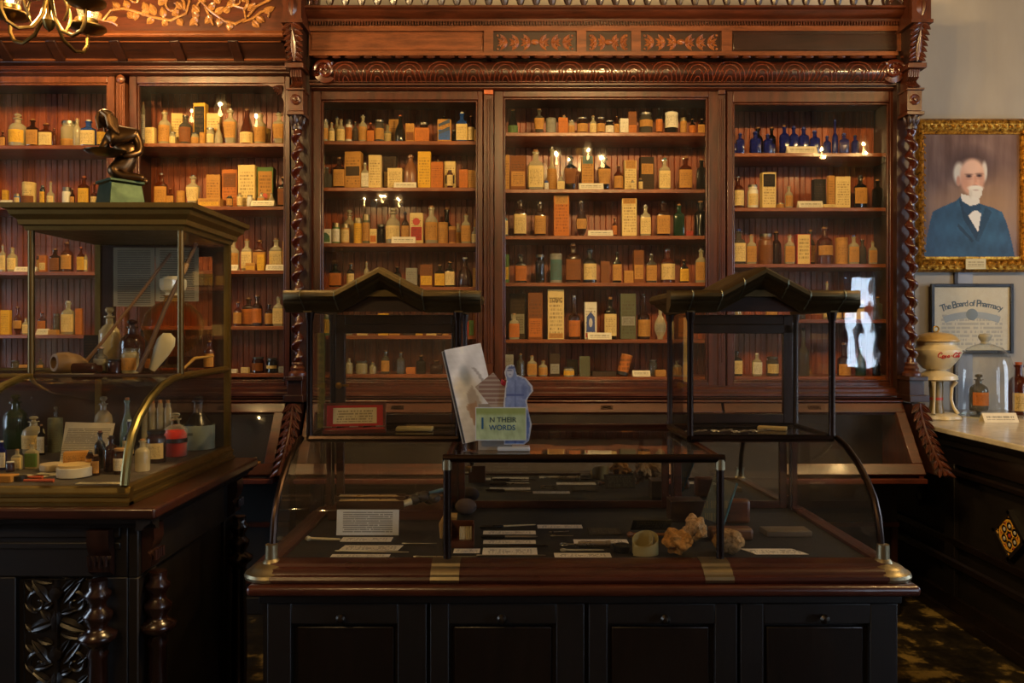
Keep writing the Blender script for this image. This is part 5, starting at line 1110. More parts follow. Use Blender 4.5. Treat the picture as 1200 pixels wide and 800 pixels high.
def bookfn(u, v):
    n = fbm(u * .7, v * 1.6, 3, 3); b = np.zeros(u.shape + (3,)) + np.array((226, 231, 238.)); b += n[..., None] * 30
    b = lay(b, soft_poly(u, v, [(.3, .5), (.5, .42), (.62, .6), (.75, 1), (.4, 1)]) * .5, (150, 140, 140)); b = lay(b, soft_poly(u, v, [(.22, .62), (.5, .6), (.62, .96), (.4, .98)]) * .8, (170, 140, 118))
    b = lay(b, soft_poly(u, v, [(.62, .25), (.7, .25), (.98, .5), (.94, .54)]) * .5, (120, 118, 120)); b = lay(b, soft_ell(u, v, .38, .3, .13, .1, .8) * .45, (120, 140, 160)); return b
paint_grid('cover_print', root, ctr + nm * .0182 - ax * Wb / 2 + up * H / 2, ax, up, 24, 60, Wb, H, bookfn, vcol(.3))
# cut-out sign
sY = 2.36; s = sY / F
root = thing('tabletop_sign', 'small green sign with a blue cut-out of a man in cap', 'sign', (X_(598, sY), sY, GZ))
B(X_(583, sY), X_(621, sY), sY - .004, sY + .05, GZ, GZ + .012).build('base_strip', plain('c4d0de', .4, 0.), root, bevel=.003)
OUTL = [(.25, 0), (.1, .02), (.03, .1), (.1, .2), (.06, .28), (0, .5), (.02, 1), (.7, 1), (.86, .95), (.95, .75), (.85, .6), (.78, .45), (.85, .4), (1, .33), (.97, .27), (.75, .17), (.45, .13), (.4, .06), (.36, .01)]
fx0, fx1, fz1, fz0 = X_(590, sY), X_(625, sY), Z_(427, sY), Z_(521, sY); fw, fh = fx1 - fx0, fz1 - fz0
poly = [(fx0 + u * fw, fz1 - v * fh) for u, v in OUTL]
MB().prism(poly, 'y', sY + .006, sY + .010).build('figure_cutout', plain('cfd8e6', .4, 0.), root)
def manfn(u, v):
    b = np.zeros(u.shape + (3,)) + np.array((132, 152, 200.)); b += fbm(u, v * 2, 8, 5)[..., None] * 22
    b = lay(b, soft_ell(u, v, .22, .09, .12, .075, .3), (196, 204, 222)); b = lay(b, soft_ell(u, v, .22, .03, .16, .03, .3), (96, 112, 160)); b = lay(b, soft_ell(u, v, .2, .075, .08, .008, .6), (60, 74, 120)); b = lay(b, soft_ell(u, v, .22, .12, .05, .006, .6), (100, 110, 150))
    b = lay(b, soft_poly(u, v, [(.05, .37), (.7, .37), (.7, .4), (.05, .4)]), (84, 100, 160)); b = lay(b, soft_poly(u, v, [(.36, .2), (.42, .2), (.44, 1), (.38, 1)]) * .5, (90, 108, 165)); b = lay(b, soft_poly(u, v, [(.62, .25), (.8, .28), (.76, .44), (.6, .42)]) * .5, (96, 114, 170)); return b
cx_, cy_ = .42, .5
def inset(u, v): return soft_poly(u, v, [(cx_ + (a - cx_) * .88, cy_ + (b - cy_) * .965) for a, b in OUTL])
paint_grid('figure_print', root, (fx0, sY + .0055, fz1), (1, 0, 0), (0, 0, 1), 34, 80, fw, fh, manfn, vcol(.4), inset)
cy0 = sY - .012; tl = (X_(557, cy0), X_(617, cy0), Z_(516, cy0), Z_(477, cy0))
c = B(tl[0], tl[1], cy0, cy0 + .004, tl[2], tl[3]).build('sign_card', plain('d4e2ea', .4, 0.), root)
def cardfn(u, v):
    b = np.zeros(u.shape + (3,)) + np.array((176, 200, 160.)); b += fbm(u * 2, v, 12, 4)[..., None] * 20; b = lay(b, np.clip((.24 - v) * 12, 0, 1) * .7, (140, 158, 84)); return b
wd2, ht2 = tl[1] - tl[0] - .006, tl[3] - tl[2] - .006
paint_grid('card_print', c, (tl[0] + .003, cy0 - .0005, tl[3] - .003), (1, 0, 0), (0, 0, 1), 30, 20, wd2, ht2, cardfn, vcol(.4))
bu = plain('2c6a9c', .5, 0.); dk_ = plain('3a5a62', .5, 0.); mx = (tl[0] + tl[1]) / 2; mz = (tl[2] + tl[3]) / 2
text('I', .05, bu, c, (tl[0] + .022, cy0 - .0012, mz + .0), bold=.0006); text('N THEIR', .022, dk_, c, (mx + .006, cy0 - .0012, mz + .012), bold=.0003); text('WORDS', .022, bu, c, (mx + .004, cy0 - .0012, mz - .012), bold=.0003)
# folded note and red tag behind the card
q = Vector((X_(579, sY), sY + .02, Z_(460, sY))); ax2 = Vector((.62, 0, -.78)).normalized(); up2 = Vector((.78, 0, .62)).normalized()
MB().obox(q, .10, .003, .072, ax2, (0, 1, 0), up2).build('folded_note', printed('b8aca0', '7a4a44', 9, 'z', .2, .95, .3), root)
MB().obox(q + Vector((.035, .004, -.045)), .05, .003, .09, ax2, (0, 1, 0), up2).build('brown_page', plain('8a6444', .7, 0.), root)
m = MB()
for k in range(5): m.leaf((X_(590, sY) + .006 * k, sY + .018, Z_(452, sY)), (X_(588, sY) + .011 * k, sY + .016, Z_(444 + (k % 2) * 3, sY)), .014, (0, -1, 0), .3)
m.build('red_flower', plain('b02028', .6, 0.), root)
B(X_(560, sY), X_(600, sY), sY + .022, sY + .03, GZ + .0001, Z_(474, sY)).build('back_support', plain('9c9488', .6, 0.), root)
# ---------------------------------------------------------------- left: carved counter and brass-railed showcase
def turned(m, x, y, z0, z1, r):
    h = z1 - z0
    pr = [(1.0, 0), (1.0, .03), (.8, .045), (.95, .06), (.7, .08), (.75, .3), (.7, .52), (.62, .70), (.75, .715), (.62, .73), (.78, .75), (1.25, .77), (1.3, .79), (.8, .805), (.6, .82), (.95, .85), (1.0, .87), (.6, .89), (.55, .91), (.85, .935), (.9, .95), (.6, .965), (.65, 1)]
    return m.lathe([(a * r, z0 + b * h) for a, b in pr], (x, y, 0), 18)
def left_counter():
    root = thing('carved_counter', 'black carved wooden counter with turned corner columns at the left', 'counter', (-1.9, 2.6, 0))
    bl = BLACK('x'); x1 = -1.02; x0 = -2.9; y0 = 2.19; y1 = 3.09
    B(x0, x1, y0, y1, 1.066, 1.0995).build('counter_top', wood('1c0d08', '44231a', 'x', .3, .35), root, bevel=.008, seg=3)
    pf = [(y0 + .06, 1.03), (y0 + .04, 1.034), (y0 + .034, 1.045), (y0 + .02, 1.052), (y0 + .014, 1.0655), (y0 + .06, 1.0655)]
    MB().prism(pf, 'x', x0, x1 - .014).build('top_moulding', bl, root)
    MB().prism([(x1 - (y - y0), z) for y, z in pf], 'y', y0 + .014, y1 - .01).build('top_moulding', bl, root)
    xs = x1 - .08; yf = y0 + .07
    B(x0, xs - .03, yf + .03, y1 - .03, .0, 1.03).build('carcass', BLACK('z'), root)
    # front: frame and carved panel
    pa, pb = X_(18, yf), X_(108, yf); pz1, pz0 = Z_(676, yf), .16
    m = MB().box(x0, xs - .031, yf, yf + .03, pz1, 1.03).box(x0, xs - .031, yf, yf + .03, .0, pz0).box(pb, xs - .031, yf, yf + .03, pz0, pz1).box(pa - .14, pa, yf, yf + .03, pz0, pz1)
    m.build('front_frame', BLACK('x'), root, bevel=.004)
    m = MB().box(x0, xs - .05, yf - .01, yf, 1.0, 1.03).box(x0, xs - .05, yf - .006, yf, .965, .985); m.build('front_moulding', BLACK('x'), root, bevel=.003)
    p = B(pa, pb, yf + .018, yf + .029, pz0, pz1).build('carved_panel', BLACK('z'), root)
    c = MB(); Y = yf + .016; mx = (pa + pb) / 2
    for k, zz in enumerate((.80, .62, .44, .27)):
        for s in (-1, 1):
            spiral(c, (mx + s * .055, Y, zz), .006, .036, PI / 2, PI / 2 + s * 6.5, .008)
            c.leaf((mx, Y, zz - .05), (mx + s * .09, Y, zz - .085), .04, (0, -1, 0), .3); c.leaf((mx + s * .02, Y, zz + .0), (mx + s * .075, Y, zz + .07), .035, (0, -1, 0), .3)
        c.lathe([(.022, 0), (.018, .012), (.0001, .016)], (mx, Y + .002, zz + .03), 12, axis=(0, -1, 0)); c.leaf((mx, Y, zz - .02), (mx, Y, zz - .1), .04, (0, -1, 0), .35)
    c.tube([(mx, Y, .2), (mx, Y, .87)], .008, 6)
    for k in range(24):
        zz = .2 + .03 * k; sg = 1 if k % 2 else -1
        c.leaf((mx + sg * .012, Y, zz), (mx + sg * (.04 + .05 * ((k * 7) % 5) / 5), Y, zz + .045 - .03 * (k % 3)), .026, (0, -1, 0), .4); c.leaf((mx - sg * .06, Y, zz), (mx - sg * .095, Y, zz + .03), .02, (0, -1, 0), .4)
    for (e0, e1) in (((pa + .012, pz0 + .012), (pb - .012, pz0 + .012)), ((pb - .012, pz0 + .012), (pb - .012, pz1 - .012)), ((pb - .012, pz1 - .012), (pa + .012, pz1 - .012)), ((pa + .012, pz1 - .012), (pa + .012, pz0 + .012))): c.tube([(e0[0], Y + .004, e0[1]), (e1[0], Y + .004, e1[1])], .006, 6)
    c.build('carving', wood('0a0807', '1e1712', 'z', .35, .2), p)
    # side panel
    m = MB().box(xs - .03, xs, yf, y1 - .03, .88, 1.03).box(xs - .03, xs, yf, y1 - .03, 0, .14).box(xs - .03, xs, yf, yf + .12, .14, .88).box(xs - .03, xs, y1 - .15, y1 - .03, .14, .88)
    m.build('side_frame', BLACK('y'), root, bevel=.004)
    B(xs - .028, xs - .014, yf + .12, y1 - .15, .14, .88).build('side_panel', BLACK('z'), root)
    # corner columns with bracket blocks
    for (x, y) in ((xs - .10, yf - .035), (xs + .035, yf + .05), (xs + .035, y1 - .09)):
        m = MB(); turned(m, x, y, .14, .885, .04); m.box(x - .042, x + .042, y - .035, y + .035, 0, .14)
        cl = m.build('turned_column', wood('0e0705', '2c1610', 'z', .22, .5), root, ang=75)
        fx, fy = (0, -1) if y < yf else (1, 0)
        b = MB(); q = [(0., 1.028), (.036, 1.028), (.038, .99), (.03, .965), (.018, .95), (.03, .935), (.026, .905), (0., .887)]
        if fx: b.prism([(x - .034 + a, z) for a, z in q], 'y', y - .032, y + .032)
        else: b.prism([(y + .034 - a, z) for a, z in q], 'x', x - .032, x + .032)
        for k in range(4):
            if fx: b.tube([(x + .004, y - .024 + .016 * k, .955), (x + .004, y - .024 + .016 * k, .925)], .006, 6)
            else: b.tube([(x - .024 + .016 * k, y - .004, .955), (x - .024 + .016 * k, y - .004, .925)], .006, 6)
        b.build('bracket_block', wood('160c08', '3a2018', 'z', .3, .3), root)
    return root
left_counter()
LX0, LX1 = -1.64, -1.13
LCP = [(2.24, 1.155), (2.248, 1.2), (2.262, 1.25), (2.285, 1.298), (2.325, 1.345), (2.39, 1.392), (2.47, 1.428), (2.55, 1.446), (2.62, 1.452)]
LXB = -2.6
def left_case():
    root = thing('glass_showcase', 'tall brass-framed glass showcase with curved front on the left counter', 'showcase', (-1.385, 2.65, 1.1))
    bz = metal('8a7440', .38); dk = metal('6a5838', .35); yb = 3.05
    pf = [(2.215, 1.1002), (2.215, 1.109), (2.222, 1.112), (2.224, 1.122), (2.22, 1.126), (2.22, 1.134), (2.226, 1.137), (2.23, 1.15), (2.236, 1.153), (2.25, 1.153), (2.25, 1.1002)]
    MB().prism(pf, 'x', LXB - .02, LX1 + .022).build('base_rail', bz, root)
    MB().prism([(LX1 + .012 - (y - 2.225), z) for y, z in pf], 'y', 2.2235, yb + .02).build('base_rail', bz, root)
    MB().prism([(LXB - .012 + (y - 2.225), z) for y, z in pf], 'y', 2.2235, yb + .02).build('base_rail', bz, root)
    B(LXB + .014, LX1 - .014, 2.251, yb, 1.1002, 1.153).build('deck', plain('4a4238', .7, 0.), root)
    MB().tube([(LXB, y, z) for y, z in LCP], .0125, 10).build('curved_rib', metal('8c8050', .3), root)
    MB().prism([(2.246, 1.156)] + [(y + .014, z - .004) for y, z in LCP[1:]] + [(yb - .012, 1.45), (yb - .012, 1.156)], 'x', LXB - .0015, LXB + .0015).build('side_glass', pane(.03, .03), root)
    MB().strip([(y + .006, z) for y, z in LCP], LXB + .012, LX0 - .012, .003).build('curved_glass', pane(.03, .12), root, ang=60)
    B(LXB + .012, LX0 - .012, 2.632, yb - .012, 1.452, 1.456).build('top_glass', pane(.03, .02), root)
    MB().tube([(LXB, 2.62, 1.452), (LX0, 2.62, 1.452)], .010, 8).build('front_bar', bz, root)
    MB().tube([(LXB, yb, 1.452), (LX0, yb, 1.452)], .010, 8).build('rear_bar', bz, root)
    for x in (LX0, LX1):
        MB().tube([(x, y, z) for y, z in LCP], .0125, 10).build('curved_rib', metal('8c8050', .3), root)
        MB().tube([(x, 2.62, 1.452), (x, yb, 1.458)], .0125, 10).build('side_bar', bz, root)
        MB().tube([(x, 2.62, 1.46), (x, 2.62, 1.95)], .0105, 12).build('post', dk, root)
        MB().box(x - .011, x + .011, yb - .011, yb + .011, 1.1535, 1.95).build('rear_post', bz, root)
        if x == LX1: MB().prism([(2.246, 1.156)] + [(y + .014, z - .004) for y, z in LCP[1:]] + [(yb - .012, 1.45), (yb - .012, 1.156)], 'x', x - .0015, x + .0015).build('side_glass', pane(.03, .03), root)
        B(x - .0015, x + .0015, 2.632, yb - .012, 1.466, 1.948).build('tower_glass', pane(.03, .03), root)
    MB().tube([(LX0, 2.62, 1.452), (LX1, 2.62, 1.452)], .010, 8).build('front_bar', DARK('x'), root)
    MB().strip([(y + .006, z) for y, z in LCP], LX0 + .012, LX1 - .012, .003).build('curved_glass', pane(.03, .12), root, ang=60)
    B(LX0 + .011, LX1 - .011, 2.6185, 2.6215, 1.463, 1.948).build('tower_glass', pane(.03, .03), root)
    B(LX0 + .011, LX1 - .011, 2.625, yb - .012, 1.452, 1.456).build('glass_shelf', pane(.05, .02), root)
    m = MB(); w = .045
    frame_rect(m, LX0 + .012, LX1 - .012, 1.462, 1.948, w, yb - .008, yb + .012); m.build('rear_frame', DARK('z'), root)
    B(LX0 + .05, LX1 - .05, yb, yb + .003, 1.506, 1.904).build('rear_glass', pane(.05, .03), root)
    B(LXB + .012, LX1 - .012, yb, yb + .012, 1.154, 1.44).build('rear_board', DARK('x'), root)
    # moulded cornice
    z0 = 1.949
    pr = [(0, z0), (-.012, z0), (-.016, z0 + .014), (-.026, z0 + .018), (-.028, z0 + .034), (-.044, z0 + .05), (-.048, z0 + .064), (-.06, z0 + .07), (-.062, z0 + .086), (0, z0 + .09)]
    rings = []
    for (d, z) in pr: rings.append([(LX0 + d * 1.1, 2.62 + d, z), (LX1 - d * 1.1, 2.62 + d, z), (LX1 - d * 1.1, yb - d, z), (LX0 + d * 1.1, yb - d, z)])
    vs = [p for r in rings for p in r]; n = len(rings)
    fs = [(i * 4 + k, i * 4 + (k + 1) % 4, (i + 1) * 4 + (k + 1) % 4, (i + 1) * 4 + k) for i in range(n - 1) for k in range(4)] + [(3, 2, 1, 0), tuple((n - 1) * 4 + k for k in range(4))]
    MB().add(vs, fs).build('cornice', metal('86703f', .45), root, ang=25)
    return root
left_case()
# things on the lower deck
LZ = 1.1536
def LD(px, Y, z=LZ): return (X_(px, Y), Y, z)
GL_ = 'bottles and jars on the deck of the left showcase'
def put(kind, px, Y, wpx, hpx, g, lab, label, z=LZ, stop=None, group=GL_, cat=None, labspan=None):
    s = Y / F; o = vessel(NAMES[kind], kind, g, lab, X_(px, Y), Y, z + .0004, wpx * s, hpx * s, random.Random(int(px)), stop=stop, labspan=labspan)
    return tag(o, label, cat or CATS.get(kind, 'bottle'), group)
j = put('k', 225, 2.90, 37, 62, 'bk', 'no', 'stoneware jug with black conical top and grey lettered body, left showcase', stop=STOPS['bc'], cat='jug')
s = 2.9 / F; L = j.location; j.data.materials[0] = plain('0b0908', .25, 0.)
MB().lathe([(18.7 * s, .002), (18.7 * s, 29 * s), (18.55 * s, 29 * s), (18.55 * s, .002)], (L.x, L.y, L.z), 24).build('grey_body', plain('8a927c', .5, 0.), j)
B(L.x - .04, L.x + .004, L.y - 18.95 * s, L.y - 18.3 * s, L.z + .058, L.z + .068).build('faded_print', printed('5c6454', '14140f', 2, 'z', .05, .95, .3), j)
r = put('g', 199.5, 2.74, 27, 52, 'cc', 'no', 'glass jar of bright red powder with a dark band, left showcase', cat='jar')
L = r.location; s = 2.74 / F
MB().lathe([(12.6 * s, .003), (12.8 * s, 26 * s), (10 * s, 31 * s), (.0001, 31.5 * s)], (L.x, L.y, L.z), 20).build('red_powder', plain('d8261c', .7, 0.), r)
MB().lathe([(13.7 * s, 17 * s), (13.7 * s, 22 * s), (13.6 * s, 22 * s), (13.6 * s, 17 * s)], (L.x, L.y, L.z), 24).build('dark_band', plain('241a18', .5, 0.), r)
put('j', 178, 2.62, 22, 38, 'br', 'cr', 'dark jar with cream label directly left of the red powder jar', stop=STOPS['bc'])
put('b', 163, 2.46, 17, 38, 'cl', 'no', 'small clear bottle just behind the curved brass rib')
put('j', 138, 2.42, 16, 30, 'br', 'wh', 'brown jar with white label beside the brass rib', stop=plain('a07a48', .7, 0.))
put('b', 126, 2.46, 16, 42, 'br', 'no', 'dark brown bottle with red shoulder, right of the printed page', stop=STOPS['bc'])
put('b', 114, 2.52, 12, 44, 'bk', 'no', 'black corked bottle in front of the printed page edge', stop=plain('5a2c18', .7, 0.))
put('v', 103, 2.42, 9, 26, 'br', 'tn', 'small brown vial in front of the tan carton edge', stop=STOPS['bc'])
put('v', 110, 2.40, 9, 24, 'br', 'tn', 'small corked vial with tan label beside the black corked bottle', stop=plain('8a6a3a', .7, 0.))
put('n', 148, 2.78, 14, 42, 'bk', 'cr', 'pale-necked dark bottle at the back behind the brass rib', stop=plain('bcc4bc', .5, 0.))
put('f', 35, 2.52, 14, 30, 'cl', 'gn', 'clear bottle with bright green label at the left of the showcase', stop=plain('a88a48', .6, 0.))
put('f', 18, 2.50, 11, 24, 'cl', 'cr', 'small clear bottle with cream label left of the green-labelled one')
put('j', 9, 2.46, 9, 12, 'br', 'no', 'tiny brown pot with white lid at the far left', stop=STOPS['wc'])
put('f', 0, 2.50, 10, 34, 'bl', 'wh', 'white-labelled blue bottle cut by the left picture edge', stop=STOPS['wc'])
put('g', 32, 2.82, 24, 44, 'cl', 'cr', 'wide clear stoppered bottle with cream label behind the green-labelled bottle')
put('f', 47, 2.80, 8, 36, 'bk', 'wh', 'narrow dark bottle with bluish-white label, left of the dark canisters')
put('r', 60, 2.86, 16, 40, 'ol', 'no', 'olive canister at the back, left of the printed page', cat='tin')
put('g', 62, 2.95, 12, 50, 'gy', 'no', 'grey glass stoppered bottle standing behind the olive canister')
put('g', 116, 2.94, 20, 62, 'cl', 'ye', 'large clear stoppered bottle behind the printed page')
put('g', 10, 2.94, 26, 64, 'gr', 'no', 'tall dark green stoppered bottle at the back, far left')
put('k', 145, 2.94, 16, 60, 'aq', 'no', 'pale aqua conical flask at the back near the rib')
for k in range(4): put('v', 168 + 9 * k, 2.98, 8, 56, 'cl', 'no', 'tall clear glass tube, %s of four behind the red powder jar' % ['leftmost', 'second from left', 'third from left', 'rightmost'][k], group='clear glass tubes at the back of the left showcase')
o = put('d', 76.5, 2.34, 39, 15, 'wh', 'no', 'low white ceramic pot with cream lid at the showcase front', stop=plain('d8b878', .5, 0.), cat='pot')
# printed page, tilted
def sheet(name, corners, mat, label, cat, th=.0015, group=None):
    c = [Vector(p) for p in corners]; n = (c[1] - c[0]).cross(c[3] - c[0]).normalized() * th
    return tag(MB().add(c + [p + n for p in c], [(3, 2, 1, 0), (4, 5, 6, 7), (0, 1, 5, 4), (1, 2, 6, 5), (2, 3, 7, 6), (3, 0, 4, 7)]).build(name, mat), label, cat, group)
Yp = 2.66; Yq = 2.74
sheet('printed_page', [(X_(70, Yp), Yp, LZ), (X_(125, Yp), Yp, LZ), (X_(135, Yq), Yq, Z_(496, Yq)), (X_(77, Yq), Yq, Z_(494.5, Yq))], printed('b8ac8c', '2c261c', 24, 'z', .06, .84, .34), 'printed cream page propped among the bottles in the left showcase', 'page')
tag(MB().obox((X_(85, 2.44), 2.46, LZ + .034), .068, .04, .066, (.93, .36, 0), (-.36, .93, 0), (0, 0, 1)).build('carton', paper('tn'), bevel=.001), 'square tan carton in front of the printed page', 'box')
put('t', 62, 2.40, 26, 5, 'tn', 'no', 'shallow round white-topped tin left of the tan carton', cat='tin', stop=None) if False else None
t_ = MB().lathe([(.034, 0), (.036, .004), (.036, .02), (.0345, .022), (.0001, .022)], (X_(61, 2.5), 2.5, LZ + .0), 20).build('shallow_dish', plain('c8b490', .5, 0.)); tag(t_, 'shallow pale dish left of the square tan carton', 'dish')
tag(MB().lathe([(.018, 0), (.018, .016), (.0001, .016)], LD(24, 2.32), 16).build('black_lid', plain('1a1612', .4, 0.)), 'small dark round lid left of the white ceramic pot', 'lid')
for k, (x0, x1, Y, lb) in enumerate(((28, 50, 2.345, 'orange stick, the farther of two beside the white pot'), (28, 63, 2.295, 'orange stick, the nearer of two beside the white pot'))):
    tag(MB().tube([(X_(x0, Y), Y, LZ + .006), (X_(x1, Y), Y, LZ + .006)], [.0035, .0055], 8).build('orange_stick', plain('b04a1e', .6, 0.)), lb, 'stick')
tag(B(X_(-10, 2.3), X_(15, 2.3), 2.29, 2.33, LZ, LZ + .02).build('carton', paper('tn'), bevel=.001), 'flat tan carton at the front, cut by the left picture edge', 'box')
for (px0, px1, Y, d, lb) in ((88, 140, 2.268, .025, 'blank white card at the front edge, right of the white pot'), (36, 68, 2.40, .05, 'white card lying left of the square tan carton'), (4, 50, 2.37, .05, 'large white card lying behind the orange sticks')):
    tag(B(X_(px0, Y), X_(px1, Y), Y, Y + d, LZ, LZ + .0012).build('description_card', printed('c8bf9e', '4a4438', 3, 'y', .2, .8, .5)), lb, 'card')
# things in the tower
TZ2 = 1.4565; GT = 'vessels in the tower of the left showcase'
Ys_ = 3.0375
sheet('printed_sheet', [(X_(133, Ys_), Ys_, Z_(359, Ys_)), (X_(181.5, Ys_), Ys_, Z_(359, Ys_)), (X_(181.5, Ys_), Ys_, Z_(290, Ys_)), (X_(133, Ys_), Ys_, Z_(290, Ys_))], printed('9a937c', '2a261c', 26, 'z', .03, .95, .3), 'left printed sheet hung at the back of the showcase tower', 'sheet')
sheet('printed_sheet', [(X_(182.5, Ys_), Ys_, Z_(353, Ys_)), (X_(233, Ys_), Ys_, Z_(353, Ys_)), (X_(233, Ys_), Ys_, Z_(290, Ys_)), (X_(182.5, Ys_), Ys_, Z_(290, Ys_))], printed('9a937c', '2a261c', 24, 'z', .03, .95, .3), 'right printed sheet at the tower back, partly behind the globe bottle', 'sheet')
for (bx, by, bY, tx, ty, tY, lb, bowl) in ((62, 428, 2.665, 200, 297, 2.86, 'long clay pipe with tan bowl lying across the showcase tower', 1), (162, 436, 2.665, 230, 285, 2.84, 'long dark wooden pipe stem leaning beside the globe bottle', 0)):
    a = Vector(W(bx, by, bY)); b = Vector(W(tx, ty, tY)); rt = thing('long_pipe', lb, 'pipe', (a.x, a.y, TZ2)); t = b - a
    if bowl:
        c = Vector((-1.572, 2.70, TZ2 + .0385)); d = Vector((-.55, -.82, .05)).normalized()
        MB().lathe([(.012, -.075), (.03, -.045), (.038, -.01), (.036, .02), (.031, .036), (.021, .038), (.02, .012), (.0001, .006)], c, 20, axis=d).build('bowl', plain('8a6a44', .6, 0.), rt, sub=0)
        s0 = c - d * .068; MB().tube([s0, s0 + (b - s0) * .15 + Vector((0, 0, -.004)), s0 + (b - s0) * .6 + Vector((0, 0, -.006)), b], [.007, .006, .0055, .006], 8).build('stem', plain('6a4a2a', .5, 0.), rt)
    else:
        a.z = TZ2 + .009
        MB().tube([a, a + t * .2 + Vector((.004, 0, .01)), a + t * .45 + Vector((0, 0, .012)), a + t * .8, b], [.009, .0085, .008, .0085, .0075], 8).build('stem', plain('4a3424', .45, 0.), rt)
        MB().lathe([(.0095, 0), (.0105, .02), (.0095, .04)], a + t * .75, 10, axis=t).build('ferrule', plain('8a6a40', .5, 0.), rt)
put('g', 122, 2.86, 24, 76, 'cl', 'no', 'clear glass stoppered bottle behind the pipe stem in the tower', TZ2, group=GT)
put('g', 148, 2.82, 28, 62, 'br', 'no', 'large dark brown stoppered bottle in the middle of the tower', TZ2, group=GT)
put('b', 114, 2.70, 15, 31, 'gy', 'gy', 'small grey bottle standing right of the pipe bowl', TZ2, group=GT)
put('j', 130, 2.68, 18, 17, 'br', 'no', 'low dark jar between the grey and clear bottles', TZ2, group=GT, stop=STOPS['bc'])
put('j', 148, 2.69, 19, 30, 'cl', 'tn', 'small clear jar with tan contents in front of the brown bottle', TZ2, group=GT)
o = MB().lathe([(.019, 0), (.02, .004), (.02, .072), (.017, .076), (.013, .078), (.013, .092), (.0001, .092)], (X_(86, 2.655), 2.655, TZ2 + .0205), 16, axis=(1, .05, 0)).build('fallen_bottle', vitreous('3a1a0a', .2)); tag(o, 'brown bottle lying on its side beside the pipe bowl', 'bottle', GT)
# globe show bottle
c = (X_(203, 2.92), 2.922, TZ2); rt = thing('globe_bottle', 'large spherical glass show globe with cut-glass stopper on the tower shelf', 'bottle', c)
MB().lathe([(.0001, 0), (.05, 0), (.052, .01), (.03, .025), (.022, .05), (.03, .06), (.07, .085), (.1, .125), (.11, .17), (.1, .215), (.066, .25), (.035, .265), (.03, .28), (.04, .285)], c, 28).build('globe', vitreous('5a4c30', 1.15), rt)
m = MB().lathe([(.03, .2855), (.028, .295), (.045, .305), (.05, .32), (.05, .345), (.03, .358), (.0001, .36)], c, 10, sq=0); m.build('stopper', vitreous('c8c4b0', .5), rt, ang=10)
m = MB(); q = Vector((X_(178, 2.70), 2.70, TZ2)); ax = Vector((.42, .1, .9)).normalized(); sd = Vector((.88, -.1, -.42)).normalized()
m.lathe([(.012, 0), (.02, .03), (.031, .075), (.034, .11), (.024, .135), (.0001, .145)], q + Vector((-.01, .02, .012)), 18, 1, .32, axis=ax); tag(m.build('scallop_shell', plain('b4ab8c', .5, 0.)), 'pale shell-like spoon leaning against the dark stem in the tower', 'shell')
put('x', 106, 2.9, 17, 42, 'bk', 'no', 'narrow black carton at the back left in the tower', TZ2, group=GT)
put('x', 172, 2.9, 9, 26, 'dk', 'tn', 'small brown carton behind the dark pipe stem', TZ2, group=GT)
put('b', 243, 2.99, 12, 34, 'am', 'tn', 'amber bottle with tan label at the right rear of the tower', TZ2, group=GT)
tag(MB().tube([(X_(212, 2.78), 2.78, TZ2 + .006), (X_(228, 2.84), 2.84, TZ2 + .05), (X_(250, 2.95), 2.95, TZ2 + .055)], [.004, .006, .004], 8).build('bone_spatula', plain('a8803a', .5, 0.)), 'yellow bone spatula resting at the right of the tower', 'spatula')
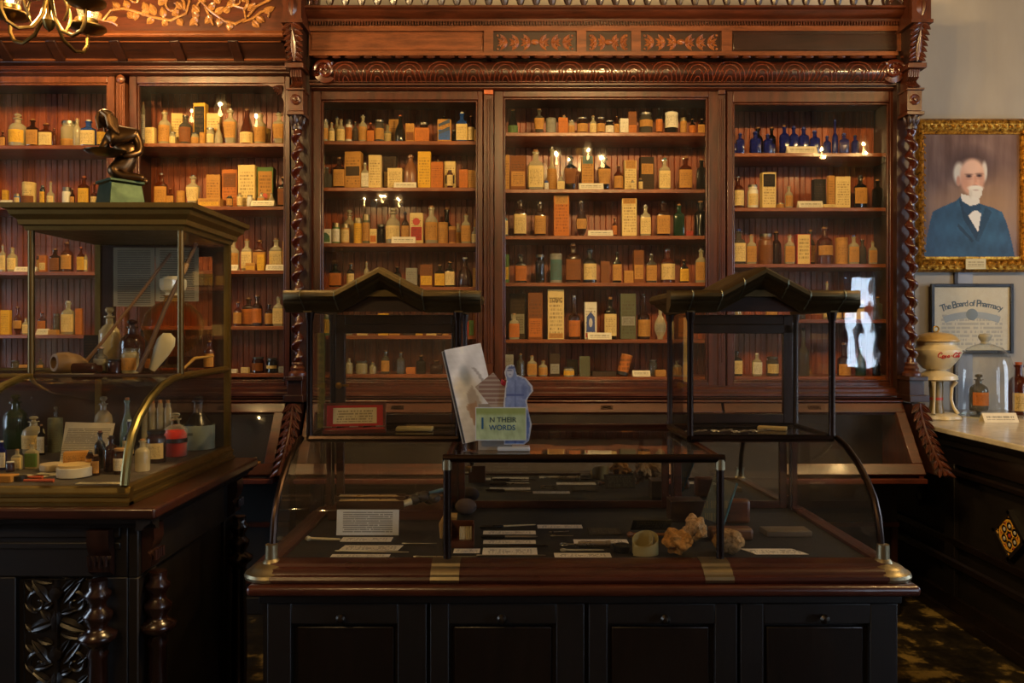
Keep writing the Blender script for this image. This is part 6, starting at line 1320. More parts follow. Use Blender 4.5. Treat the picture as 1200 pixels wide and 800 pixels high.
# ---------------------------------------------------------------- bronze statuette
def statuette():
    Y = 2.80; z0 = 2.0392; s = Y / F; cx = X_(141, Y)
    rt = thing('bronze_statuette', 'dark bronze statuette of a kneeling woman bending over a shallow dish', 'statuette', (cx, Y, z0))
    rot = math.radians(50); u = Vector((math.cos(rot), math.sin(rot), 0)); v = Vector((-math.sin(rot), math.cos(rot), 0))
    def ring(w, d, z): return [Vector((cx, Y, z)) + u * (w * a) + v * (d * b) for a, b in ((-1, -1), (1, -1), (1, 1), (-1, 1))]
    zt = z0 + .112; vs = []; fs = []
    R_ = [(.076, .076, z0), (.076, .076, z0 + .012), (.064, .064, z0 + .018), (.054, .054, zt - .014), (.062, .062, zt - .01), (.062, .062, zt)]
    for r in R_: vs += ring(*r)
    for i in range(len(R_) - 1): fs += [(i * 4 + k, i * 4 + (k + 1) % 4, (i + 1) * 4 + (k + 1) % 4, (i + 1) * 4 + k) for k in range(4)]
    fs += [(3, 2, 1, 0), tuple((len(R_) - 1) * 4 + k for k in range(4))]
    MB().add(vs, fs).build('pedestal', metal('3c4a3a', .45), rt, ang=20, bevel=.002)
    def P(px, py, dy=0.): return Vector(W(px, py, Y)) + Vector((0, dy, 0))
    zk = zt + .013
    hip = Vector((X_(155, Y), Y + .02, zt + .052))
    J = [(hip, .038), (P(150, 181, .012), .033), (P(147, 168, -.004), .037), (P(144, 159, -.012), .030), (P(138, 153, -.026), .016), (P(132, 147, -.04), .016)]
    E = [(0, 1), (1, 2), (2, 3), (3, 4), (4, 5)]
    def chain(start, pts):
        k = start
        for p in pts: J.append(p); E.append((k, len(J) - 1)); k = len(J) - 1
    chain(3, [(P(158, 158, .004), .020), (P(163, 168, .002), .0135), (P(165, 180, -.012), .0115), (P(158, 185, -.04), .009), (P(152, 186, -.05), .007)])
    chain(3, [(P(132, 160, -.014), .018), (P(127, 171, -.022), .0125), (P(125, 179, -.035), .0105), (P(122, 184, -.05), .008)])
    chain(0, [(Vector((X_(146, Y), Y - .02, zt + .042)), .030), (Vector((X_(137, Y), Y - .045, zt + .03)), .022), (Vector((X_(145, Y), Y - .04, zk)), .0145), (Vector((X_(160, Y), Y - .02, zk)), .0125), (Vector((X_(171, Y), Y - .005, zk - .002)), .009)])
    chain(0, [(Vector((X_(141, Y), Y + .03, zt + .046)), .030), (Vector((X_(129, Y), Y + .02, zt + .03)), .022), (Vector((X_(137, Y), Y + .035, zk)), .0145), (Vector((X_(154, Y), Y + .05, zk)), .0125), (Vector((X_(166, Y), Y + .055, zk - .002)), .009)])
    me = bpy.data.meshes.new('body'); o0 = Vector(ORG[rt.name]); me.from_pydata([tuple(p - o0) for p, r in J], E, [])
    ob = bpy.data.objects.new('body', me); COL.objects.link(ob); ob.parent = rt; ORG[ob.name] = tuple(o0)
    md = ob.modifiers.new('skin', 'SKIN'); md.use_smooth_shade = True
    sv = me.skin_vertices[0].data
    for i, (p, r) in enumerate(J): sv[i].radius = (r * 1.32, r * 1.32); sv[i].use_root = (i == 0)
    sm = ob.modifiers.new('sub', 'SUBSURF'); sm.levels = sm.render_levels = 2
    bz = metal('6a5238', .3); me.materials.append(bz)
    # head with face, hair falling to the shoulder
    hc = P(130, 144, -.048)
    m = MB().ball(hc, .024, .021, .030, 16, 12); m.ball(hc + Vector((-.0235, -.003, -.006)), .006, .005, .007, 8, 6); m.ball(hc + Vector((-.017, 0, -.024)), .011, .012, .009, 10, 8)
    for sg in (-1, 1): m.ball(hc + Vector((-.0205, sg * .009 - .003, .003)), .004, .004, .003, 8, 6)
    m.ball(hc + Vector((-.022, -.002, -.016)), .004, .007, .0025, 8, 6)
    m.build('head', bz, rt)
    h = MB(); h.ball(hc + Vector((.006, .0, .009)), .027, .027, .027, 16, 12)
    for k in range(7):
        a = -1 + k / 3; st = hc + Vector((.004, a * .022, .022)); h.tube([st, hc + Vector((.026, a * .025, .006)), hc + Vector((.034 + .004 * (k % 2), a * .026, -.03)), hc + Vector((.05, a * .024 + .012, -.05))], [.008, .010, .009, .004], 8)
    for sg in (-1, 1): h.tube([hc + Vector((-.006, sg * .02, .02)), hc + Vector((-.012, sg * .024, -.004)), hc + Vector((-.008, sg * .022, -.04))], [.007, .008, .003], 8)
    h.build('hair', metal('7a5c3c', .35), rt)
    # dish and hands
    dc = Vector((X_(135, Y), Y - .07, Z_(187, Y))); r = 23 * s
    MB().lathe([(.0001, -.006), (.03, -.005), (.055, .004), (r, .014), (r + .001, .017), (.052, .009), (.03, .001), (.0001, 0)], dc, 26, 1, .75).build('dish', metal('4a402e', .3), rt)
    f = MB()
    for (hp, dx) in ((P(152, 186, -.05), -1), (P(122, 184, -.05), -1)):
        for k in range(4): f.tube([hp + Vector((0, -.009 + .006 * k, 0)), hp + Vector((dx * .010, -.010 + .0065 * k, .003)), hp + Vector((dx * (.018 + .002 * (k % 2)), -.010 + .0066 * k, -.002))], [.0036, .0032, .002], 6)
        f.tube([hp + Vector((.003, -.011, 0)), hp + Vector((dx * .006, -.018, .003))], [.0036, .0025], 6)
    f.build('fingers', bz, rt)
statuette()
# ---------------------------------------------------------------- right: marble counter and what stands and hangs there
MZ = 1.6 - .527
def marble_counter():
    root = thing('marble_counter', 'black panelled counter with grey marble top along the right side', 'counter', (2.9, 4.2, 0))
    t = NT('grey_marble'); v = t.coord('Object'); n = t.noise(v, 3, 8, .65); n2 = t.noise(v, 26, 4, .6)
    col = t.ramp(t.math('ADD', t.math('MULTIPLY', n, .7), t.math('MULTIPLY', n2, .3)), [(.35, '9a9184'), (.52, 'b8b0a0'), (.7, 'c8c2b4')]); mb = t.done(t.bsdf(col, .22, 0, .2))
    x0 = 2.385; y0 = 2.4; y1 = 5.28
    B(x0, 3.55, y0, y1, MZ - .03, MZ).build('marble_top', mb, root, bevel=.006)
    bl = BLACK('y'); bd = wood('080505', '1a100c', 'y', .35, .25); fx = x0 + .06
    B(fx + .03, 3.5, y0 + .02, y1 - .01, 0, MZ - .031).build('carcass', bl, root)
    MB().prism([(fx + .03, MZ - .031), (x0 + .015, MZ - .031), (x0 + .02, MZ - .05), (x0 + .04, MZ - .07), (x0 + .045, MZ - .1), (fx + .03, MZ - .1)], 'y', y0 + .01, y1 - .01).build('top_moulding', bl, root)
    ys = [2.5, 3.2, 4.3, 5.2]
    for (z0, z1) in ((MZ - .20, MZ - .1005), (.42, .46), (0.0, .14)): B(fx, fx + .0295, y0 + .02, y1 - .01, z0, z1).build('rail', bd, root, bevel=.004)
    for y in ys: B(fx + .001, fx + .0295, y - .05, y + .05, .1405, MZ - .2005).build('stile', bl, root, bevel=.003)
    B(fx - .015, fx + .0295, y0 + .02, y1 - .01, .0, .06).build('plinth', bd, root, bevel=.006)
    MB().prism([(fx + .0, .30), (fx - .014, .31), (fx - .014, .34), (fx + .0, .35)], 'y', y0 + .02, y1 - .01).build('moulding', bd, root)
    MB().prism([(fx + .0, .815), (fx - .012, .82), (fx - .012, .84), (fx + .0, .85)], 'y', y0 + .02, y1 - .01).build('moulding', bd, root)
    # diamond tiles set in frames
    for (ty, tz, nm_) in ((3.79, .60, 0), (4.62, .62, 1)):
        h = .115 if nm_ == 0 else .045; xf = fx + .018
        fr = MB()
        pts = [(ty, tz + h), (ty + h, tz), (ty, tz - h), (ty - h, tz)]
        for (p, q) in zip(pts, pts[1:] + pts[:1]):
            a, b = Vector((xf, *p)), Vector((xf, *q)); t_ = (b - a); c = (a + b) / 2; fr.obox(c, t_.length + .02, .034, .018, t_.normalized(), (1, 0, 0), t_.normalized().cross(Vector((1, 0, 0))))
        f = fr.build('tile_frame', bl, root)
        if nm_: MB().obox((xf - .002, ty, tz), .02, .06, .06, (1, 0, 0), (0, .707, .707), (0, -.707, .707)).build('small_tile', plain('5a5444', .4, 0.), f); continue
        MB().obox((xf, ty, tz), .016, 1.414 * h - .02, 1.414 * h - .02, (1, 0, 0), (0, .707, .707), (0, -.707, .707)).build('tile', plain('14121c', .25, 0.), f)
        go = plain('d09a30', .35, 0.); xo = xf - .0085
        def ring(m, cy, cz, r, w, n=28): m.lathe([(r - w, 0), (r + w, 0), (r + w, .002), (r - w, .002)], (xo + .0005, cy, cz), n, axis=(-1, 0, 0), closed=True)
        m = MB(); ring(m, ty, tz, .074, .0045)
        for k in range(6):
            a = PI / 6 + k * PI / 3; ring(m, ty + .046 * math.cos(a), tz + .046 * math.sin(a), .0235, .0028, 20)
        for k in range(4):
            a = k * PI / 2; c = (ty + .092 * math.cos(a), tz + .092 * math.sin(a))
            for d in (-.5, 0, .5): m.ball((xo, c[0] + .008 * math.cos(a + d * 3), c[1] + .008 * math.sin(a + d * 3)), .002, .006, .006, 8, 6)
        m.build('gold_rings', go, f)
        for k in range(6):
            a = PI / 6 + k * PI / 3
            MB().ball((xo, ty + .046 * math.cos(a), tz + .046 * math.sin(a)), .0018, .010, .010, 8, 6).build('white_flower', plain('b8b4a8', .4, 0.), f)
        m = MB()
        for k in range(6):
            a = k * PI / 3; m.ball((xo, ty + .064 * math.cos(a), tz + .064 * math.sin(a)), .0015, .006, .006, 8, 6)
        m.ball((xo, ty, tz), .002, .011, .011, 10, 6); m.build('red_points', plain('a03a2a', .4, 0.), f)
    return root
marble_counter()
# ceramic syrup urn
def urn():
    Y = 4.74; s = Y / F; cx = X_(1097, Y); z0 = MZ + .0005
    rt = thing('syrup_urn', 'cream ceramic syrup urn with red script on the marble counter', 'urn', (cx, Y, z0))
    def zz(py): return z0 + (490.5 - py) * s
    cr = plain('cdbf9a', .3, 0.); gd = plain('b89a5e', .35, 0.)
    bs = []
    for r, z in ((.135, 0), (.138, .006), (.13, .022), (.1, .034)):
        bs.append((r, z))
    m = MB(); seg = 48; vs = []
    for r, z in bs:
        for k in range(seg): a = 2 * PI * k / seg; q = r * (1 + .05 * math.cos(8 * a)); vs.append((cx + q * math.cos(a), Y + q * math.sin(a), z0 + z))
    m.add(vs, [(i * seg + k, i * seg + (k + 1) % seg, (i + 1) * seg + (k + 1) % seg, (i + 1) * seg + k) for i in range(3) for k in range(seg)] + [tuple(range(seg - 1, -1, -1)), tuple(3 * seg + k for k in range(seg))])
    m.build('scalloped_base', cr, rt)
    # pedestal: four curved legs around a glass column
    zt = zz(446)
    for k in range(4):
        a = PI / 4 + k * PI / 2 + .15; d = Vector((math.cos(a), math.sin(a), 0)); c = Vector((cx, Y, z0))
        zh = zt - z0
        MB().tube([c + d * .118 + Vector((0, 0, .034)), c + d * .096 + Vector((0, 0, .07)), c + d * .082 + Vector((0, 0, .12)), c + d * .086 + Vector((0, 0, zh - .04)), c + d * .108 + Vector((0, 0, zh - .002))], [.012, .008, .0075, .009, .014], 10).build('curved_leg', cr, rt)
    MB().lathe([(.045, z0 + .035), (.036, z0 + .1), (.042, zt - .002)], (cx, Y, 0), 24).build('inner_column', plain('7a6c44', .3, 0.), rt)
    MB().lathe([(.0385, z0 + .115), (.039, z0 + .13), (.0385, z0 + .13)], (cx, Y, 0), 24).build('red_band', plain('b03a28', .5, 0.), rt)
    MB().lathe([(.1, zt), (.12, zt + .008), (.116, zt + .03), (.09, zt + .045), (.06, zt + .058), (.052, zz(434)), (.058, zz(433))], (cx, Y, 0), 36).build('foot', cr, rt)
    zb = zz(433); zr = zz(401)
    prof = [(.06, zb), (.075, zb + .006), (.105, zb + .04), (.13, zb + .075), (.142, zb + .105), (.14, zb + .12), (.122, zb + .135), (.112, zb + .15), (.113, zr)]
    bowl = MB().lathe(prof, (cx, Y, 0), 48).build('bowl', cr, rt)
    MB().lathe([(.118, zr + .0005), (.132, zr + .005), (.13, zr + .012), (.122, zr + .015), (.112, zr + .032), (.085, zr + .048), (.045, zr + .057), (.012, zr + .06), (.0001, zr + .06)], (cx, Y, 0), 40).build('lid', gd, rt)
    c = (cx, Y, zr + .078); MB().tube([(cx + .017 * math.cos(t), Y, c[2] + .017 * math.sin(t)) for t in [i * PI / 10 for i in range(21)]], .005, 8).build('ring_finial', BRASS(), rt)
    # red script around the bowl
    def on(u, v):                                        # u across (metres), v up
        z = zb + .088 + v; r = .13
        for (ra, za), (rb, zb_) in zip(prof, prof[1:]):
            if za <= z <= zb_: r = ra + (rb - ra) * (z - za) / max(1e-6, zb_ - za)
        a = -PI / 2 + .10 + u * 1.0 / .135; return (cx + (r + .0008) * math.cos(a), Y + (r + .0008) * math.sin(a), z)
    m = MB(); rr = lambda n: [.0012 + .0022 * math.sin(PI * i / (n - 1)) for i in range(n)]
    def stroke(P): 
        pts = []
        for (a, b), (c, d) in zip(P, P[1:]): pts += [(a + (c - a) * t / 3, b + (d - b) * t / 3) for t in range(3)]
        pts.append(P[-1]); m.tube([on(*p) for p in pts], rr(len(pts)), 6)
    def oval(x, y, a, b, sl=.25): stroke([(x + a * math.cos(t) + sl * b * math.sin(t), y + b * math.sin(t)) for t in [i * PI / 7 for i in range(15)]])
    def big(x): stroke([(x + .012, .006), (x + .016, .013), (x + .010, .019), (x + .002, .014), (x - .005, .003), (x - .004, -.008), (x + .004, -.011), (x + .012, -.006)])
    big(-.066); oval(-.042, -.005, .006, .006); stroke([(-.024, .0), (-.029, .001), (-.032, -.005), (-.029, -.011), (-.023, -.008)]); oval(-.012, -.005, .006, .006); stroke([(-.005, .001), (-.007, -.009), (-.003, -.011)])
    stroke([(.004, -.002), (.011, -.001)])
    big(.024); oval(.045, -.005, .006, .006); stroke([(.053, -.008), (.060, .010), (.064, .018), (.059, .012), (.056, -.009), (.061, -.010)]); oval(.070, -.005, .006, .006); stroke([(.077, .001), (.075, -.009), (.080, -.010)])
    stroke([(.028, .018), (.045, .012), (.06, .017), (.078, .014), (.084, .019)]); stroke([(-.06, -.010), (-.045, -.017), (-.025, -.014)])
    m.build('red_script', plain('b01c20', .5, 0.), bowl)
    text('5¢', .02, plain('b01c20', .5, 0.), rt, (cx + .0, Y - .1, z0 + .15)) if False else None
urn()
def dome():
    Y = 4.86; s = Y / F; cx = X_(1154, Y); z0 = MZ + .0005
    rt = thing('glass_cloche', 'clear glass dome with knob covering a small bottle on the marble', 'cloche', (cx, Y, z0)); h = (487 - 402) * s; r = 29.5 * s
    pr = [(r, 0), (r, h * .62), (r * .97, h * .72), (r * .86, h * .84), (r * .62, h * .94), (r * .3, h * .99), (.03, h)]
    MB().lathe(pr + [(a - .003, z - .0015 if z > .01 else z) for a, z in pr[::-1]], (cx, Y, z0), 40, closed=True).build('dome', pane(.04, .03), rt)
    MB().lathe([(.028, h + .0005), (.02, h + .012), (.034, h + .03), (.038, h + .045), (.03, h + .06), (.0001, h + .066)], (cx, Y, z0), 20).build('knob', plain('a8a696', .25, 0.), rt)
    MB().lathe([(r + .012, .0), (r + .012, .006), (r + .002, .006), (r + .002, 0)], (cx, Y, z0), 40, closed=True).build('rim', vitreous('b8b8a8', .4), rt)
    o = vessel('stoppered_bottle', 'g', 'gy', 'or', X_(1153, 4.8), 4.80, MZ + .0405, 20 * s, 42 * s, R); tag(o, 'dark bottle with orange label standing inside the glass dome', 'bottle')
    tag(MB().lathe([(.05, 0), (.05, .006), (.012, .012), (.012, .03), (.05, .036), (.05, .0398), (.0001, .0398)], (X_(1153, 4.8), 4.8 + 10 * s, MZ + .0005), 24).build('bottle_stand', plain('3a362e', .4, 0.)), 'small dark stand under the bottle inside the glass dome', 'stand')
dome()
o = vessel('card', 'c', 'wh', 'wh', X_(1169, 4.56), 4.52, MZ + .0005, 40 * 4.56 / F, .052, R); tag(o, 'white tent card standing before the glass dome on the marble', 'card')
for (px, Y, w, h, g, lb, tx) in ((1201, 4.9, 22, 62, 'am', 'cr', 'reddish-amber bottle with cream label cut by the right picture edge'), ):
    o = vessel('bottle', 'b', 'am', 'cr', X_(px, Y), Y, MZ + .0005, w * Y / F, h * Y / F, R, stop=STOPS['oc'], labspan=(.08, .42)); tag(o, tx, 'bottle')
# ---------------------------------------------------------------- diploma
def diploma():
    Y = 5.27; rt = thing('framed_diploma', 'black-framed pharmacy diploma hanging below the portrait', 'diploma', (X_(1139, Y), Y, Z_(413, Y)))
    x0, x1, z0, z1 = X_(1090, Y), X_(1186, Y), Z_(414, Y), Z_(332.5, Y); w = .022
    frame_rect(MB(), x0, x1, z0, z1, w, Y - .02, Y + .0).build('frame', plain('171310', .3, 0.), rt, bevel=.003)
    m = MB(); frame_rect(m, x0, x1, z0, z1, w, Y - .02, Y)
    B(x0 + w - .003, x1 - w + .003, Y - .008, Y - .001, z0 + w - .003, z1 - w + .003).build('paper', printed('d9d6c8', '9a9c9c', 16, 'z', .06, .58, .46), rt)
    B(x0 + w - .002, x1 - w + .002, Y - .0125, Y - .0105, z0 + w - .002, z1 - w + .002).build('glass', pane(.0, .0), rt)
    mx = (x0 + x1) / 2; S = 'The Board of Pharmacy'; n = len(S); Rr = .62; zc = z1 - .135 - Rr; ink = plain('5f7080', .7, 0.)
    bm = MB()
    half = .345
    wts = [{'i': .5, 'f': .6, 't': .6, ' ': .6, 'm': 1.5, 'T': 1.2, 'B': 1.2, 'P': 1.2, 'r': .75}.get(ch, 1.) for ch in S]; tot = sum(wts); acc = 0
    for ch, wt in zip(S, wts):
        a = -half + 2 * half * (acc + wt / 2) / tot; acc += wt
        if ch == ' ': continue
        o = text(ch, .056 if ch not in 'TBP' else .068, ink, rt, (mx + Rr * math.sin(a), Y - .0088, zc + Rr * math.cos(a)), rx=PI / 2, name='lettering', bold=.0012)
        c = Vector((mx + Rr * math.sin(a), Y - .0088, zc + Rr * math.cos(a))) - Vector(ORG[rt.name])
        o.data.transform(Matrix.Translation(c) @ Matrix.Rotation(a, 4, 'Y') @ Matrix.Translation(-c))
    # ribbon and arms
    pts = [(mx + (Rr - .055) * math.sin(a), zc + (Rr - .055) * math.cos(a)) for a in [-.36 + .72 * i / 20 for i in range(21)]]; pts2 = [(mx + (Rr - .1) * math.sin(a), zc + (Rr - .1) * math.cos(a)) for a in [.36 - .72 * i / 20 for i in range(21)]]
    MB().prism(pts + pts2, 'y', Y - .0095, Y - .0082).build('ribbon', plain('a4adb4', .7, 0.), rt)
    MB().lathe([(.04, 0), (.036, .0016), (.0001, .0018)], (mx, Y - .0097, zc + Rr - .075), 20, axis=(0, -1, 0)).build('seal', plain('7c8a94', .7, 0.), rt)
diploma()
# ---------------------------------------------------------------- portrait
def portrait():
    Y = 5.27; k = 170 / 648. * Y / F                       # metres per unit of the layout below
    X0, Zt = X_(1030, Y), Z_(120, Y)
    def P(u, v): return (X0 + u * k, Zt - v * k)
    ox0, oz1 = P(158, 76); ox1, oz0 = P(664, 758); ix0, iz1 = P(192, 146); ix1, iz0 = P(622, 690)
    rt = thing('framed_portrait', 'painted portrait of a white-bearded man in blue coat, wide gilt frame', 'painting', ((ox0 + ox1) / 2, Y, oz0))
    t = NT('gilt'); v = t.coord('Object'); n = t.noise(v, 38, 4, .7); col = t.ramp(n, [(.35, '4a2c0a'), (.5, 'b07a22'), (.68, 'e0b04a')])
    gilt = t.done(t.bsdf(col, .35, .75, 0, t.bump(n, .7, .01)))
    pr = [(0, 0), (0, -.02), (.15, -.045), (.4, -.055), (.7, -.04), (.85, -.022), (1, -.026), (1, 0)]
    A = [(ox0, oz0), (ox1, oz0), (ox1, oz1), (ox0, oz1)]; I = [(ix0, iz0), (ix1, iz0), (ix1, iz1), (ix0, iz1)]
    vs = []; n_ = len(pr)
    for a, i in zip(A, I):
        for (q, d) in pr: vs.append((a[0] + (i[0] - a[0]) * q, Y + d, a[1] + (i[1] - a[1]) * q))
    fs = [(c * n_ + j, c * n_ + j + 1, ((c + 1) % 4) * n_ + j + 1, ((c + 1) % 4) * n_ + j) for c in range(4) for j in range(n_ - 1)]
    fr = MB().add(vs, fs).build('gilt_frame', gilt, rt, ang=30)
    m = MB(); rr = random.Random(4)
    def band(x0, z0, x1, z1, n, wd):
        dx, dz = (x1 - x0) / n, (z1 - z0) / n; L = math.hypot(dx, dz); ux, uz = dx / L, dz / L; nx, nz = -uz, ux
        for i in range(n):
            c = Vector((x0 + dx * (i + .5), Y - .05, z0 + dz * (i + .5)))
            for s in (-1, 1):
                spiral(m, c + Vector((nx * wd * .22 * s, 0, nz * wd * .22 * s)), L * .06, L * .3, s * 1.5, s * 1.5 + s * 5.2, L * .09, n=12)
                m.leaf(c - Vector((ux * L * .4, 0, uz * L * .4)) - Vector((nx * s * wd * .1, 0, nz * s * wd * .1)), c + Vector((ux * L * .3 + nx * s * wd * .42, 0, uz * L * .3 + nz * s * wd * .42)), L * .3, (0, -1, 0), .35)
    w_ = (ix0 - ox0)
    band(ox0 + w_ * .45, oz1 - w_ * .9, ox1 - w_ * .45, oz1 - w_ * .9, 15, w_ * 1.4); band(ox0 + w_ * .45, oz0 + w_ * .9, ox1 - w_ * .45, oz0 + w_ * .9, 15, w_ * 1.4)
    band(ox0 + w_ * .48, oz0 + w_ * 1.2, ox0 + w_ * .48, oz1 - w_ * 1.2, 18, w_ * .9); band(ox1 - w_ * .48, oz0 + w_ * 1.2, ox1 - w_ * .48, oz1 - w_ * 1.2, 18, w_ * .9)
    m.build('leaf_carving', gilt, fr)
    B(ix0 - .004, ix1 + .004, Y - .012, Y - .004, iz0 - .004, iz1 + .004).build('canvas', plain('6a5444', .7, 0.), rt)
    def fn(u, v):
        x = 192 + u * 430; y = 146 + v * 544
        b = np.zeros(u.shape + (3,)) + np.array((112, 88, 80.)); st = fbm(u * 3, v * .5, 21, 4); b += st[..., None] * 22
        b = lay(b, np.clip((x - 440) / 260, 0, 1) * .6, (140, 108, 84)); b = lay(b, soft_ell(x, y, 500, 470, 160, 120, 1.4) * .7, (172, 134, 86)); b = lay(b, soft_ell(x, y, 240, 470, 90, 70, 1.4) * .55, (160, 124, 92)); b = lay(b, soft_ell(x, y, 405, 290, 95, 75, .9) * .75, (62, 44, 40))
        b = lay(b, np.clip((220 - x) / 40, 0, 1) * .5, (70, 60, 66))
        coat = soft_poly(x, y, [(196, 700), (205, 630), (222, 540), (236, 488), (290, 462), (340, 440), (366, 412), (440, 452), (500, 470), (545, 490), (566, 540), (585, 610), (604, 700)])
        cn = fbm(u * 2, v * 2, 31, 5)
        b = lay(b, coat, (34, 66, 92)); b += (coat * cn * 16)[..., None] * np.array((.6, 1, 1.2))
        b = lay(b, coat * soft_ell(x, y, 300, 560, 80, 110, 1.2) * .5, (52, 96, 128)); b = lay(b, coat * soft_ell(x, y, 490, 570, 60, 100, 1.2) * .5, (50, 92, 122)); b = lay(b, soft_poly(x, y, [(352, 430), (372, 520), (430, 615), (448, 560), (400, 480)]) * .7, (20, 40, 60)); b = lay(b, soft_poly(x, y, [(470, 468), (500, 490), (440, 625), (424, 612)]) * .6, (22, 44, 64)); b = lay(b, soft_poly(x, y, [(350, 540), (420, 618), (412, 628), (345, 556)]) * .6, (18, 34, 50))
        b = lay(b, soft_poly(x, y, [(360, 408), (442, 430), (446, 458), (400, 462), (366, 440)]), (214, 212, 206)); b = lay(b, soft_poly(x, y, [(394, 506), (428, 478), (452, 498), (438, 580), (426, 560)]), (216, 216, 212))
        b = lay(b, soft_poly(x, y, [(366, 450), (408, 468), (446, 450), (452, 478), (440, 486), (408, 480), (396, 504), (376, 488)]), (30, 58, 86))
        b = lay(b, soft_ell(x, y, 352, 318, 24, 48, .5), (206, 204, 196)); b = lay(b, soft_ell(x, y, 466, 310, 13, 44, .5), (204, 202, 196)); b = lay(b, soft_ell(x, y, 350, 352, 9, 22, .5), (190, 140, 118))
        b = lay(b, soft_ell(x, y, 412, 335, 55, 80, .2), (208, 164, 140)); b = lay(b, soft_ell(x, y, 412, 290, 48, 34, .8) * .7, (226, 192, 172)); b = lay(b, soft_ell(x, y, 378, 365, 22, 34, .9) * .5, (188, 136, 112)); b = lay(b, soft_ell(x, y, 455, 355, 12, 34, .9) * .45, (182, 132, 110))
        for (ex, ey) in ((397, 331), (443, 329)):
            b = lay(b, soft_ell(x, y, ex, ey - 8, 18, 4, .7) * .8, (120, 92, 80)); b = lay(b, soft_ell(x, y, ex, ey, 13, 6, .6), (96, 66, 58)); b = lay(b, soft_ell(x, y, ex, ey, 4, 4, .5), (30, 24, 26)); b = lay(b, soft_ell(x, y, ex, ey + 12, 15, 5, .9) * .4, (170, 124, 106))
        b = lay(b, soft_poly(x, y, [(420, 330), (428, 330), (438, 366), (430, 372), (418, 366)]) * .45, (190, 136, 112)); b = lay(b, soft_ell(x, y, 431, 364, 8, 6, .6), (214, 160, 136)); b = lay(b, soft_ell(x, y, 424, 371, 12, 3, .6) * .7, (140, 92, 78))
        b = lay(b, soft_ell(x, y, 426, 383, 34, 11, .5), (222, 220, 212)); b = lay(b, soft_poly(x, y, [(396, 388), (458, 384), (456, 412), (436, 440), (414, 436), (398, 414)]) * .95, (218, 216, 208)); b = lay(b, soft_ell(x, y, 428, 393, 12, 3, .6) * .7, (150, 110, 100)); b = lay(b, soft_ell(x, y, 404, 410, 8, 18, .8) * .4, (176, 172, 164))
        return b
    paint_grid('painting', rt, (ix0, Y - .0125, iz1), (1, 0, 0), (0, 0, 1), 120, 152, ix1 - ix0, iz1 - iz0, fn, vcol(.35))
    px0, pz1 = P(364, 702); px1, pz0 = P(452, 748)
    B(px0, px1, Y - .064, Y - .059, pz0, pz1).build('name_plate', printed('c8c2a0', '7a7058', 4, 'z', .2, .85, .4), rt)
portrait()
# picture rail post behind the diploma
tag(B(X_(1123, 5.28), X_(1140, 5.28), 5.282, 5.2985, MZ + .001, Z_(319, 5.28)).build('wall_batten', plain('8d93a0', .5, 0.)), 'pale grey upright batten on the wall behind the diploma', 'batten')
tag(B(X_(1119, 5.28), X_(1122.8, 5.28), 5.282, 5.2985, MZ + .001, Z_(319, 5.28)).build('wall_batten', plain('2a211c', .5, 0.)), 'thin dark upright strip on the wall left of the pale batten', 'batten')
# things inside the sloping cases of the base
bz = Z_(557, 4.08) - .0175
o = B(X_(270, 4.16), X_(300, 4.16), 4.16, 4.24, bz, bz + .068).build('carton', plain('c08a30', .7, 0.), bevel=.002); tag(o, 'tan-yellow carton in the sloping case beside the left counter', 'box')
tag(MB().obox((X_(283, 4.17), 4.20, bz + .076), .14, .05, .014, (.96, .2, .08), (-.2, .96, 0), (-.08, 0, 1)).build('folded_paper', plain('b89860', .7, 0.)), 'folded paper lying on top of the tan-yellow carton', 'paper')
tag(B(X_(292, 4.12), X_(312, 4.12), 4.115, 4.15, bz, bz + .002).build('paper_slip', plain('cbbf9c', .7, 0.)), 'white paper slip beside the tan-yellow carton', 'paper')
o = MB().lathe([(.042, 0), (.044, .004), (.044, .1), (.03, .115), (.02, .12), (.02, .14), (.0001, .14)], (X_(735, 4.29), 4.29, bz + .007), 18, axis=(-.15, .0, 1)).build('amber_bottle', plain('a0641e', .4, 0.)); tag(o, 'orange-amber bottle in the sloping case behind the step of the showcase', 'bottle')
for k, (px, w, h, lb) in enumerate(((930, .11, .03, 'pale paper bundle in the sloping case seen through the right curved glass'), (985, .12, .045, 'tan paper bundle at the right of the right-hand sloping case'), (1020, .1, .03, 'small pale packet at the far right in the right-hand sloping case'))):
    tag(MB().obox((X_(px, 4.17), 4.18, bz + h / 2), w, .06, h, (.98, .2, 0), (-.2, .98, 0), (0, 0, 1)).build('paper_bundle', plain('a4824a', .7, 0.), bevel=.004), lb, 'bundle')
# ---------------------------------------------------------------- light, camera
def point(name, loc, e, col, r=.05):
    l = bpy.data.lights.new(name, 'POINT'); l.energy = e; l.color = lin(col)[:3]; l.shadow_soft_size = r
    o = bpy.data.objects.new(name, l); COL.objects.link(o); o.location = loc; return o
def area(name, loc, rot, sx, sy, e, col):
    l = bpy.data.lights.new(name, 'AREA'); l.shape = 'RECTANGLE'; l.size = sx; l.size_y = sy; l.energy = e; l.color = lin(col)[:3]
    o = bpy.data.objects.new(name, l); COL.objects.link(o); o.location = loc; o.rotation_euler = rot; return o
DAY = 'cfe2ff'
area('daylight_left', (-6.25, 1.1, 2.05), (0, -PI / 2, 0), 2.4, 1.7, 60, DAY)
for y in (-1.8, 2.95): area('daylight_right', (6.25, y, 2.05), (0, PI / 2, 0), 2.4, 1.5, 85, DAY)
area('daylight_front', (5.47, -3.25, 1.8), (PI / 2, 0, 0), .5, 1.5, 30, DAY)
w = bpy.data.worlds.new('sky'); SC.world = w; w.use_nodes = True
bg = w.node_tree.nodes['Background']; bg.inputs[0].default_value = (.72, .86, 1, 1); bg.inputs[1].default_value = 3.
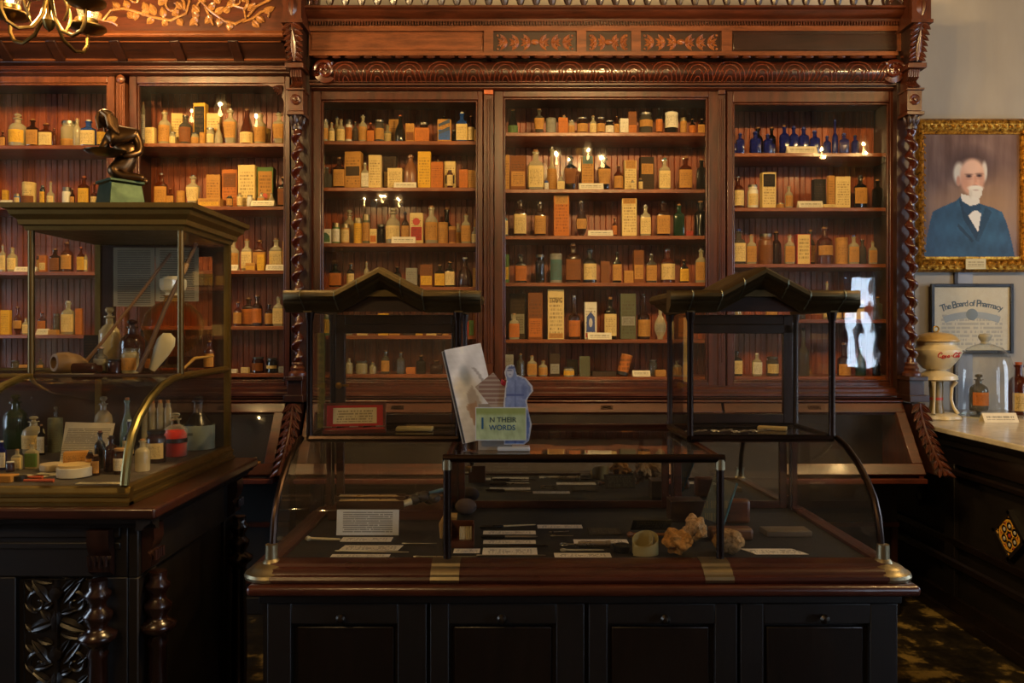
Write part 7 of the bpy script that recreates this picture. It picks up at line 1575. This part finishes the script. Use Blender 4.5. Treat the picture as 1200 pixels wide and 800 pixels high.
cam = bpy.data.cameras.new('camera'); co = bpy.data.objects.new('camera', cam); COL.objects.link(co)
co.location = (0, 0, EYE); co.rotation_euler = (PI / 2, 0, 0); cam.sensor_width = 36; cam.lens = 27; cam.shift_y = -10 / 1200; cam.clip_start = .05
SC.camera = co
SC.view_settings.view_transform = 'Standard'; SC.view_settings.look = 'None'; SC.view_settings.gamma = 1; SC.view_settings.exposure = .22; SC.view_settings.use_curve_mapping = False
cy = SC.cycles
cy.max_bounces = 8; cy.transparent_max_bounces = 40; cy.diffuse_bounces = 4; cy.glossy_bounces = 4; cy.use_denoising = True; cy.caustics_reflective = False; cy.caustics_refractive = False; cy.sample_clamp_indirect = 4.
# ---------------------------------------------------------------- brass oil-lamp chandeliers
def chandelier(cx, cy, zl, label, group, power, arms=(-20, -112, 75, 165)):
    root = thing('chandelier', label, 'chandelier', (cx, cy, zl - .2), group)
    br = metal('6c5630', .34)
    MB().lathe([(.0001, -.02), (.02, 0), (.03, .03), (.012, .06), (.01, .2), (.03, .24), (.045, .28), (.02, .32), (.009, .36), (.009, 4.598 - zl + .1), (.05, 4.6 - zl - .02 + .1), (.05, 4.6 - zl - .001 + .1)], (cx, cy, zl - .1), 12).build('stem', br, root)
    MB().lathe([(.0001, 0), (.05, .012), (.075, .05), (.078, .07), (.05, .085), (.0001, .09)], (cx - .06, cy - .06, zl + .0), 16).build('oil_reservoir', vitreous('14283c', .1), root)
    for a in arms:
        a = math.radians(a); d = Vector((math.cos(a), math.sin(a), 0)); c = Vector((cx, cy, zl)); tip = c + d * .22
        pts = [c + d * .015 + Vector((0, 0, .02)), c + d * .035 + Vector((0, 0, -.06)), c + d * .08 + Vector((0, 0, -.125)), c + d * .145 + Vector((0, 0, -.155)), c + d * .195 + Vector((0, 0, -.14)), c + d * .218 + Vector((0, 0, -.1)), tip + Vector((0, 0, -.05))]
        m = MB().tube(pts, .0085, 8)
        pts = [c + d * (.02 + .1 * math.sin(t)) + Vector((0, 0, .12 - .085 * t)) for t in [i * PI / 8 for i in range(7)]]; m.tube(pts, .006, 6)
        arm = m.build('arm', br, root)
        MB().lathe([(.012, -.05), (.02, -.045), (.07, -.03), (.082, -.018), (.083, -.012), (.066, -.012), (.03, -.02), (.01, -.02)], tip, 20).build('saucer', br, arm)
        MB().lathe([(.03, -.02), (.038, -.012), (.036, .0), (.046, .004), (.046, .022), (.04, .026), (.015, .028), (.015, .02)], tip, 20).build('burner', br, arm)
        MB().lathe([(.040, .0265), (.048, .06), (.047, .09), (.036, .14), (.03, .2), (.028, .25), (.0265, .25), (.0285, .2), (.0345, .14), (.0455, .09), (.0465, .06), (.0385, .0265)], tip, 20, closed=True).build('glass_chimney', pane(.03, .05), arm)
        MB().lathe([(.0001, .03), (.011, .034), (.015, .05), (.009, .075), (.0001, .1)], tip, 10).build('flame', emit('ffcc7a', 40.), arm)
        LAMPS.append((tuple(tip + Vector((0, 0, .118))), power))
LAMPS = []
GR = 'brass oil-lamp chandeliers'
chandelier(-2.08, 3.45, 3.07, 'brass chandelier of oil lamps with glass chimneys, hanging top left', GR, 36)
chandelier(2.77, 2.6, 3.0, 'brass chandelier of oil lamps mirrored in the right glazed door', GR, 22)
chandelier(.6, 2.2, 3.05, 'brass chandelier of oil lamps hanging high above the middle showcase', GR, 74)
chandelier(-1.6, -.4, 3.12, 'brass chandelier of oil lamps behind the viewer, mirrored in the left glazed door', GR, 34)
WARM = 'ffcf88'
def lamp_lights():
    for loc, e in LAMPS: point('lamp_light', loc, e, WARM, .012)
lamp_lights()
